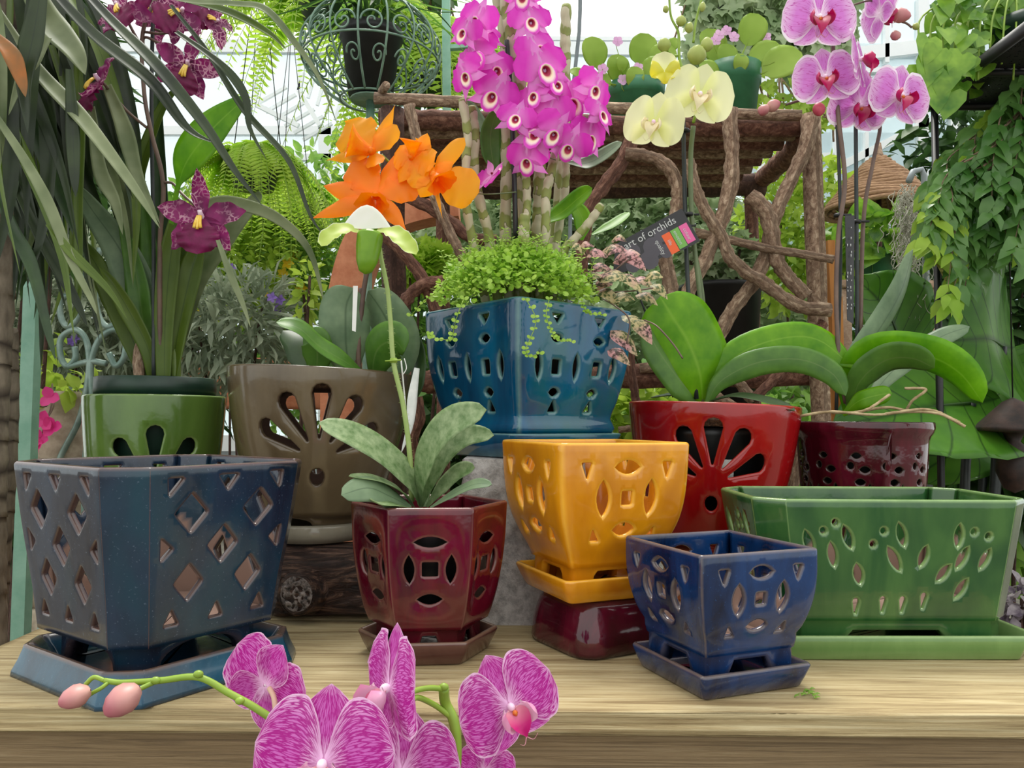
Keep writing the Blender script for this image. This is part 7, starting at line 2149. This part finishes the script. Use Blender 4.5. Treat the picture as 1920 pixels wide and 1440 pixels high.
def scroll(a0, t0, s, turns, flip, name='scroll'):
    pts = []
    for i in range(22):
        th_ = i / 21 * turns * 2 * math.pi; rr = s * (1 - i / 24)
        pts.append(bp(a0 + flip * rr * math.cos(th_) / Rb, t0 + rr * math.sin(th_) / px(175, DW)) + Vector((0, 0, 0)))
    m_ = MB(); tube(m_, pts, .0026, 6, 60); m_.build(name, M['wire'], wb)
for k in range(nr_):
    a = 2 * math.pi * (k + .5) / nr_
    scroll(a, .52, px(22, DW), 1.5, 1 if k % 2 else -1); scroll(a + .1, .24, px(16, DW), 1.4, -1 if k % 2 else 1); scroll(a, .88, px(17, DW), 1.4, 1 if k % 2 else -1)
mb = MB(); q = bp(0, 0); tube(mb, [Vector((c.x, DW, q.z + .002)), Vector((c.x, DW, -.598))], .012, 10, 4, smooth=False); lathe(mb, [(.16, 0), (.16, .008), (.02, .02), (.0, .02)], (c.x, DW, -.599), 24); lathe(mb, [(.0, -.002), (.055, -.001), (.055, .003), (0, .003)], (c.x, DW, q.z), 20); mb.build('stem', M['wire'], wb)
bpz = W(696, 180, DW).z
o = thing('nursery_pot', 'black plastic pot with rush like leaves inside the green wire basket', 'pot', (c.x, DW, bpz))
mb = MB(); lathe(mb, [(px(42, DW), 0), (px(56, DW), .155), (px(60, DW), .157), (px(60, DW), .18), (px(57, DW), .18), (px(54, DW), .15), (0, .145)], (c.x, DW, bpz), 30); mb.build('body', M['black'], o)
mb = MB(); lathe(mb, [(.012, 0), (.012, bpz - q.z - .006)], (c.x, DW, q.z + .004), 12); mb.build('foot', M['wire'], wb)
gp = thing('rush_plant', 'dark rush like plant growing in the wire basket', 'plant', (c.x, DW, bpz + .15))
r_ = random.Random(8)
for k in range(60):
    a = r_.uniform(0, 6.28); l = r_.uniform(.12, .34); h = r_.uniform(.15, 1)
    p0 = Vector((c.x + r_.uniform(-.05, .05), DW + r_.uniform(-.05, .05), bpz + .146)); dv = Vector((math.cos(a), math.sin(a), 0))
    mb = MB(); blade(mb, [p0, p0 + dv * l * .25 + Vector((0, 0, l * .5 * h + .05)), p0 + dv * l * .7 + Vector((0, 0, l * .62 * h)), p0 + dv * l * 1.1 + Vector((0, 0, l * .3 * h))], .006, (0, 0, 1), 'strap', fold=.3, nu=2, nv=10); mb.build('leaf', FM['shrub_leaf'] if k % 2 else FM['deep_leaf'], gp)

# african violets on the twig table
def violet(px0, py_rim, d, r, h, lab_p, lab_v, leaves, fl):
    c = W(px0, py_rim, d); zb = zt_ + .026
    o = thing('nursery_pot', lab_p, 'pot', (c.x, d, zb))
    h = c.z - zb
    mb = MB(); lathe(mb, [(r * .74, 0), (r * .94, h * .72), (r * 1.0, h * .73), (r * 1.03, h), (r * .97, h), (r * .92, h * .75), (0, h * .72)], (c.x, d, zb), 32); mb.build('body', M['violet_pot'], o)
    v = thing('african_violet', lab_v, 'plant', (c.x, d, zb + h * .7))
    base = Vector((c.x, d, zb + h * .72))
    for (x, y, s, ang, dd) in leaves:
        q_ = W(x, y, d + dd); L = px(s, d); dv = Vector((math.sin(R(ang)), -.1, math.cos(R(ang)))).normalized()
        a = q_ - dv * L * .5; b = q_ + dv * L * .5
        mb = MB(); blade(mb, [a, q_ + Vector((0, -.006, 0)), b], L * .43, (.1, -.9, .35), 'disc', cup=.12, nu=8, nv=12, th=.0008, ruf=.02, rufn=8); lf = mb.build('leaf', FM['violet_leaf'], v)
        mb = MB(); tube(mb, [base, base.lerp(a, .6) + Vector((0, 0, .008)), a, q_], .0018, 6, 12); mb.build('stalk', FM['violet_leaf'], lf)
    for (x, y, dd) in fl:
        q_ = W(x, y, d + dd); mb = MB()
        for k in range(5):
            a = k * 1.2566 + x; dv = Vector((math.sin(a), -.2, math.cos(a))) * .013
            blade(mb, [q_, q_ + dv * .6, q_ + dv], .006, (0, -1, .2), 'disc', nu=4, nv=5)
        ff = mb.build('flower', FM['pale_petal'], v); mb = MB(); tube(mb, [base, q_ + Vector((0, .004, -.02)), q_], .0009, 5, 8); mb.build('stalk', FM['violet_leaf'], ff)
violet(1192, 163, 1.80, px(54, 1.80), .1, 'green plastic pot on the twig table behind the magenta flowers', 'african violet with rounded lime leaves left of the yellow orchid',
       [(1114, 98, 60, -10, 0), (1158, 128, 52, 0, -.03), (1205, 92, 62, 20, .02), (1166, 120, 28, 0, -.05), (1240, 110, 62, 35, 0), (1082, 138, 30, -60, 0), (1225, 130, 56, 50, -.04), (1128, 150, 40, -70, -.05), (1190, 145, 40, 10, -.06), (1262, 84, 30, 40, .03)],
       [(1158, 78, .04), (1130, 130, -.06), (1196, 128, -.05), (1168, 150, -.06)])
violet(1374, 128, 1.78, px(52, 1.78), .1, 'green plastic pot on the twig table right of the yellow flowers', 'african violet with rounded lime leaves and pale pink blooms right of the yellow orchid',
       [(1410, 56, 64, 20, 0), (1336, 86, 70, -20, .03), (1362, 106, 48, 5, -.03), (1436, 102, 66, 66, -.02), (1466, 118, 80, 62, -.04), (1330, 130, 44, -60, -.05), (1388, 118, 34, 10, -.06)],
       [(1348, 66, .0), (1362, 58, .02), (1376, 70, -.01), (1342, 76, -.03), (1436, 70, .0), (1386, 116, -.06)])

# rattan cone with shelf behind
M['rattan'] = plain('woven_rattan', rgb(116, 84, 58), rgb(176, 140, 104), 60, .8, bmp=.5, stretch=(1, 1, 8))
ca = W(1662, 272, 2.7); cb = W(1648, 394, 2.7); Rr = px(94, 2.7); Hc = ca.z - cb.z
t = thing('rattan_cone', 'conical woven rattan roof on a slim pole behind the pink orchid spikes', 'roof', (cb.x, 2.7, -.6))
nt_ = 17
for k in range(nt_):
    tt = k / (nt_ - 1); r_k = Rr * (1 - tt) ** .85 + .006; z_k = cb.z + Hc * .82 * tt ** .9
    mb = MB(); tube(mb, [Vector((cb.x + r_k * math.cos(a * .2244), 2.7 + r_k * math.sin(a * .2244), z_k + .003 * math.sin(a + k))) for a in range(29)], px(5.0, 2.7), 8, 57); mb.build('rattan_ring', M['rattan'], t)
mb = MB(); 
for a in range(14):
    e = a * .4488; tube(mb, [Vector((cb.x + Rr * math.cos(e) * .96, 2.7 + Rr * math.sin(e) * .96, cb.z)), Vector((cb.x + Rr * .52 * math.cos(e), 2.7 + Rr * .52 * math.sin(e), cb.z + Hc * .38)), Vector((cb.x, 2.7, cb.z + Hc * .85))], .004, 5, 8)
mb.build('spoke', M['bark'], t)
mb = MB(); lathe(mb, [(.022, 0), (.014, .03), (.01, .06), (0, .066)], (cb.x, 2.7, cb.z + Hc * .76), 14); mb.build('finial', M['bark'], t)
mb = MB(); tube(mb, [Vector((cb.x, 2.7, -.598)), Vector((cb.x, 2.7, cb.z + Hc * .8))], .009, 8, 3, smooth=False); mb.build('pole', M['bark_dark'], t)
t = thing('wooden_stand', 'brown wooden plant stand below the rattan cone', 'stand', (W(1640, 0, 2.5).x, 2.5, -.6))
zs = W(0, 522, 2.5).z; xs = W(1640, 0, 2.5).x
mb = MB(); box(mb, (xs, 2.5, zs - .012), (.30, .16, .024), bev=.003); mb.build('shelf', M['bark'], t)
for q in (-.13, .13):
    mb = MB(); box(mb, (xs + q, 2.5, (zs - .0245 - .6) / 2), (.03, .14, zs - .0245 + .6), bev=.003); mb.build('leg', M['bark'], t)
o = thing('nursery_pot', 'dark green plastic pot on the wooden stand below the rattan cone', 'pot', (W(1640, 0, 2.45).x, 2.48, zs))
mb = MB(); lathe(mb, [(.048, 0), (.062, .075), (.066, .077), (.067, .095), (.062, .095), (.058, .08), (0, .078)], (W(1640, 0, 2.45).x, 2.48, zs + .0005), 26); mb.build('body', M['violet_pot'], o)
o = thing('leafy_plant', 'leafy pothos like plant in the green pot below the rattan cone', 'plant', (W(1640, 0, 2.45).x, 2.48, zs + .08))
cloud('foliage', HEART, FM['pothos_leaf'], o, W(1640, 445, 2.46), (.13, .09, .07), 70, .07)

# grey moss and grey pole
t = thing('spanish_moss', 'pale grey beard of hanging moss beside the grey pole', 'moss', W(1704, 600, 1.95))
r_ = random.Random(4); mb = MB()
for k in range(380):
    x = 1704 + r_.gauss(0, 13); y = r_.uniform(345, 560); p = W(x, y, 1.95 + r_.uniform(-.03, .03)); pts = [p]
    for j in range(5): p = p + Vector((r_.uniform(-.012, .012), r_.uniform(-.006, .006), -r_.uniform(.003, .018))); pts.append(p)
    tube(mb, pts, .0011, 3, 12, caps=False)
M['moss_grey'] = plain('grey_moss', rgb(176, 174, 158), rgb(220, 218, 204), 40, .9)
o = mb.build('strands', M['moss_grey'], t); o['kind'] = 'stuff'
tag(t, kind='stuff')
t = thing('grey_pole', 'slim light grey pole with a hooked top beside the hanging moss', 'pole', (W(1733, 0, 1.98).x, 1.98, -.6))
mb = MB(); p = W(1733, 330, 1.98); tube(mb, [Vector((p.x, 1.98, -.598)), p, W(1728, 318, 1.98), W(1712, 322, 1.98), W(1704, 340, 1.97)], px(6, 1.98), 10, 40, smooth=False); mb.build('pole', M['frame_grey'], t)

# black plant shelf, top right
t = thing('black_plant_shelf', 'black perforated metal plant shelf at the top right', 'shelf', (1.25, 1.45, -.6))
zsf = W(1740, 196, 1.66).z
SC = [W(1736, 197, 1.66), W(2300, 197, 1.66), W(2300, 60, 1.34), W(1940, 60, 1.34)]
xl = SC[0].x
def meshmat():
    m, nt, b, out = newmat('perforated_black_metal')
    b.inputs['Base Color'].default_value = rgb(22, 23, 25); b.inputs['Roughness'].default_value = .5
    vo = nt.nodes.new('ShaderNodeTexVoronoi'); vo.inputs['Scale'].default_value = 160; nt.links.new(coords(nt), vo.inputs['Vector'])
    k = ramp(nt, [(.22, (1, 1, 1, 1)), (.26, (0, 0, 0, 1))], vo.outputs['Distance']).outputs[0]
    tr = nt.nodes.new('ShaderNodeBsdfTransparent'); mx = nt.nodes.new('ShaderNodeMixShader'); nt.links.new(k, mx.inputs[0]); nt.links.new(b.outputs[0], mx.inputs[1]); nt.links.new(tr.outputs[0], mx.inputs[2]); nt.links.new(mx.outputs[0], out.inputs[0])
    return m
M['perf'] = meshmat()
mb = MB(); box(mb, (xl + .45, 1.49, zsf), (.9, .34, .002)); mb.build('shelf_plate', M['perf'], t)
for nm, cc, ss in (('rim', (xl, 1.49, zsf), (.008, .36, .022)), ('rim', (xl + .45, 1.66, zsf), (.9, .008, .022)), ('rim', (xl + .45, 1.32, zsf), (.9, .008, .022)), ('brace', (xl + .16, 1.49, zsf - .006), (.012, .34, .012)), ('brace', (xl + .45, 1.49, zsf - .006), (.9, .012, .012))):
    mb = MB(); box(mb, cc, ss); mb.build(nm, M['black'], t)
for cc in ((xl + .014, 1.652), (xl + .88, 1.652), (xl + .88, 1.33)):
    mb = MB(); tube(mb, [Vector((cc[0], cc[1], -.598)), Vector((cc[0], cc[1], zsf - .002))], .0075, 8, 3, smooth=False); mb.build('leg', M['black'], t)
c = W(1912, 46, 1.52)
o = thing('nursery_pot', 'dark green plastic pot with a white sticker on the black shelf', 'pot', (c.x + .02, 1.52, zsf + .003))
hh = c.z - zsf
mb = MB(); lathe(mb, [(.055, 0), (.068, hh * .8), (.072, hh * .82), (.073, hh), (.068, hh), (.064, hh * .8), (0, hh * .8)], (c.x + .02, 1.52, zsf + .003), 30); mb.build('body', M['nursery_green'], o)
q = W(1890, 72, 1.455); mb = MB(); box(mb, (q.x + .004, 1.457, zsf + .035), (.026, .0015, .022)); mb.build('sticker', M['white'], o)
pt = thing('pothos', 'trailing pothos with heart shaped leaves spilling over the black shelf', 'plant', (c.x + .02, 1.52, zsf + hh * .8))
pos, ax, nr, sz = [], [], [], []
r_ = random.Random(12)
for k in range(230):
    u = r_.random(); x = r_.uniform(1750, 1930); 
    ymax = 150 + 60 * (1 - abs(x - 1760) / 170) if x < 1850 else 60
    y = r_.uniform(-30, 40 + max(10, ymax * r_.uniform(.5, .75)))
    if x > 1850 and y > 60: continue
    pos.append(W(x, y, r_.uniform(1.42, 1.6) if x < 1850 else r_.uniform(1.5, 1.6))); ax.append((r_.uniform(-.8, .3), -.3, -1 + r_.uniform(-.2, .8))); nr.append((r_.uniform(-.4, .4), -.9, .5)); sz.append(px(r_.uniform(26, 46), 1.5))
for (x, y) in ((1752, 175), (1775, 150), (1745, 130), (1805, 120), (1728, 150), (1760, 110), (1742, 90), (1785, 190)):
    pos.append(W(x, y - 20, 1.40)); ax.append((r_.uniform(-.5, .1), -.2, -1)); nr.append((r_.uniform(-.3, .3), -1, .3)); sz.append(px(60, 1.45))
Vv, Ff, uvv = scatter(HEART, pos, ax, nr, sz); mesh_obj('foliage', Vv, Ff, FM['pothos_leaf'], pt, uvv)
mb = MB()
for k in range(9): x = 1730 + k * 22; tube(mb, [W(1905, 20, 1.52), W((x + 1905) / 2, -10, 1.5), W(x, 30, 1.48), W(x - 6, 90 + 30 * (k % 3), 1.46)], .002, 5, 16)
mb.build('vine', M['stem_green'], pt)

# weeping fig, right
fg = thing('weeping_fig', 'weeping fig with hanging twigs of pointed leaves at the right edge', 'tree', (W(1990, 0, 1.7).x, 1.7, -.6))
pos, ax, nr, sz, tip = [], [], [], [], []
mb = MB(); r_ = random.Random(31)
for k in range(88):
    xs_ = r_.uniform(1775, 2060); ytop = 170 + max(0, (1900 - xs_)) * 1.0 + r_.uniform(-20, 60); L = r_.uniform(90, 300) if xs_ > 1790 else r_.uniform(60, 150)
    if ytop + L > 760: L = 760 - ytop
    d = r_.uniform(1.5, 1.72); 
    P = crom([W(2000, 120, 1.7), W((xs_ + 2000) / 2, ytop - 60, d), W(xs_, ytop + 10, d), W(xs_ - r_.uniform(0, 30), ytop + L * .5, d - .02), W(xs_ - r_.uniform(10, 50), ytop + L, d - .03)], 30)
    tube(mb, P, [.0028, .0008], 5, 24)
    for i in range(9, 30):
        for s in (-1, 1):
            if r_.random() < .16: continue
            pos.append(P[i]); ax.append((s * r_.uniform(.3, .9) - .15, r_.uniform(-.6, .1), -r_.uniform(.5, 1.1))); nr.append((r_.uniform(-.5, .5), -.7, .6)); sz.append(px(r_.uniform(30, 52), d)); tip.append(i > 27 and xs_ < 1830 or r_.random() < .05)
tip = np.array(tip)
for flag, nm, mt in ((False, 'foliage', 'fig_leaf'), (True, 'young_foliage', 'fig_tip')):
    sel = [i for i in range(len(pos)) if tip[i] == flag]
    Vv, Ff, uvv = scatter(tmpl_oval(.24, .25), [pos[i] for i in sel], [ax[i] for i in sel], [nr[i] for i in sel], [sz[i] for i in sel]); mesh_obj(nm, Vv, Ff, FM[mt], fg, uvv)
mb.build('twigs', M['bark'], fg)
mb = MB(); tube(mb, [Vector((W(1990, 0, 1.7).x, 1.7, -.598)), W(1996, 500, 1.7), W(2000, 120, 1.7), W(2004, -60, 1.7)], [.02, .012], 10, 20, rough=.1); mb.build('trunk', M['bark'], fg)
# folded yellowish leaf shell
mb = MB(); c = W(1762, 502, 1.6); blade(mb, [W(1748, 480, 1.6), W(1768, 490, 1.59), W(1776, 530, 1.6)], px(20, 1.6), (0, -1, .2), 'leaf', cup=.5, nu=8, nv=10, th=.001)
M['striped'] = plain('striped_yellow_shell', rgb(214, 200, 130), rgb(150, 140, 70), 10, .5, stretch=(1, 1, 12), p=(.48, .52)); tg2 = mb.build('bird_ornament', M['striped']); tag(tg2, 'small striped yellow hanging ornament beside the weeping fig', 'ornament')
mb2 = MB()

# elephant ear leaves
ee = thing('elephant_ear', 'elephant ear plant with huge arrow leaves behind the pink orchid', 'plant', (W(1800, 0, 1.75).x, 1.75, -.6))
def bigleaf(base, tip_, w, N, d, mat='ear_leaf'):
    a, b = W(*base), W(*tip_)
    mb = MB(); T = (b - a); P = [a - T * .22, a, a + T * .35 + Vector((0, -.03, .01)), a + T * .7 + Vector((0, -.03, .005)), b]
    blade(mb, P, w, N, 'leaf', cup=.12, fold=.12, nu=12, nv=22, th=.0012, ruf=.03, rufn=6); lf = mb.build('leaf', FM[mat], ee)
    mb = MB(); tube(mb, [a, a + T * .35 + Vector((0, -.028, .008)), a + T * .7 + Vector((0, -.028, .003)), b], [.004, .001], 6, 18)
    mb.build('vein', FM['deep_leaf'], lf)
    return a
for base, tip_, w, N in (((1822, 756, 1.72), (1560, 800, 1.62), .17, (.1, -.8, .6)), ((1880, 650, 1.78), (1770, 640, 1.7), .19, (.2, -1, .25)), ((1880, 700, 1.8), (2010, 860, 1.7), .16, (-.2, -1, .3)), ((1690, 650, 1.95), (1600, 520, 1.9), .13, (.2, -1, .2)), ((1850, 800, 1.9), (1700, 900, 1.85), .10, (.2, -.8, .5))):
    a = bigleaf(base, tip_, w, N, base[2])
    mb = MB(); tube(mb, [a, a + Vector((-.02, 0, -.25)), Vector((W(1800, 0, 1.75).x, 1.75, -.598))], [.009, .012], 8, 16); mb.build('stalk', M['stake'], ee)
# a pale spathiphyllum style sheet leaf low right
shrub('broad leaved dark plant below the elephant ear at the right', 1900, 860, -.6, 160, 200, 1.95, 'deep_leaf', BROAD, 160, .10)
mb = MB(); c = W(1900, 800, 1.62)
t = thing('rusty_lantern', 'dark rusty metal hanging lantern at the right edge above the green planter', 'lantern', W(1905, 905, 1.62))
M['rust'] = plain('dark_rusty_metal', rgb(24, 17, 15), rgb(64, 42, 34), 30, .6, bmp=.3)
lathe(mb, [(.0, .06), (.02, .05), (.07, .0), (.072, -.008), (.02, -.012), (.012, -.03), (.03, -.05), (.034, -.09), (.02, -.125), (0, -.135)], c, 24); mb.build('body', M['rust'], t)
mb = MB(); tube(mb, [c + Vector((0, 0, .06)), c + Vector((0, 0, 1.2))], .0015, 5, 3, smooth=False); mb.build('chain', M['black'], t)
# purple leaved plant at the far right edge
shrub('small purple and white variegated plant behind the right end of the bench', 1905, 1130, -.6, 60, 70, 1.7, 'dusk_leaf', n=70, size=.035)
# gravel and low greenery beyond
mb = MB(); p = W(1160, 430, 3.0)

# repeats that belong together
for o in list(COL.objects):
    if o.parent: continue
    n = o.name.split('.')[0]
    if n == 'ceramic_planter': o['group'] = 'glazed orchid planters on the bench'
    elif n == 'drip_saucer': o['group'] = 'glazed saucers under the planters'
    elif n == 'hanging_fern': o['group'] = 'hanging ferns in the greenhouse'
    elif n == 'african_violet': o['group'] = 'african violets on the twig table'
    elif n == 'trailing_ivy': o['group'] = 'vines hanging from the greenhouse roof'
    elif n == 'leafy_shrub': o['group'] = 'leafy shrubs growing behind the bench'
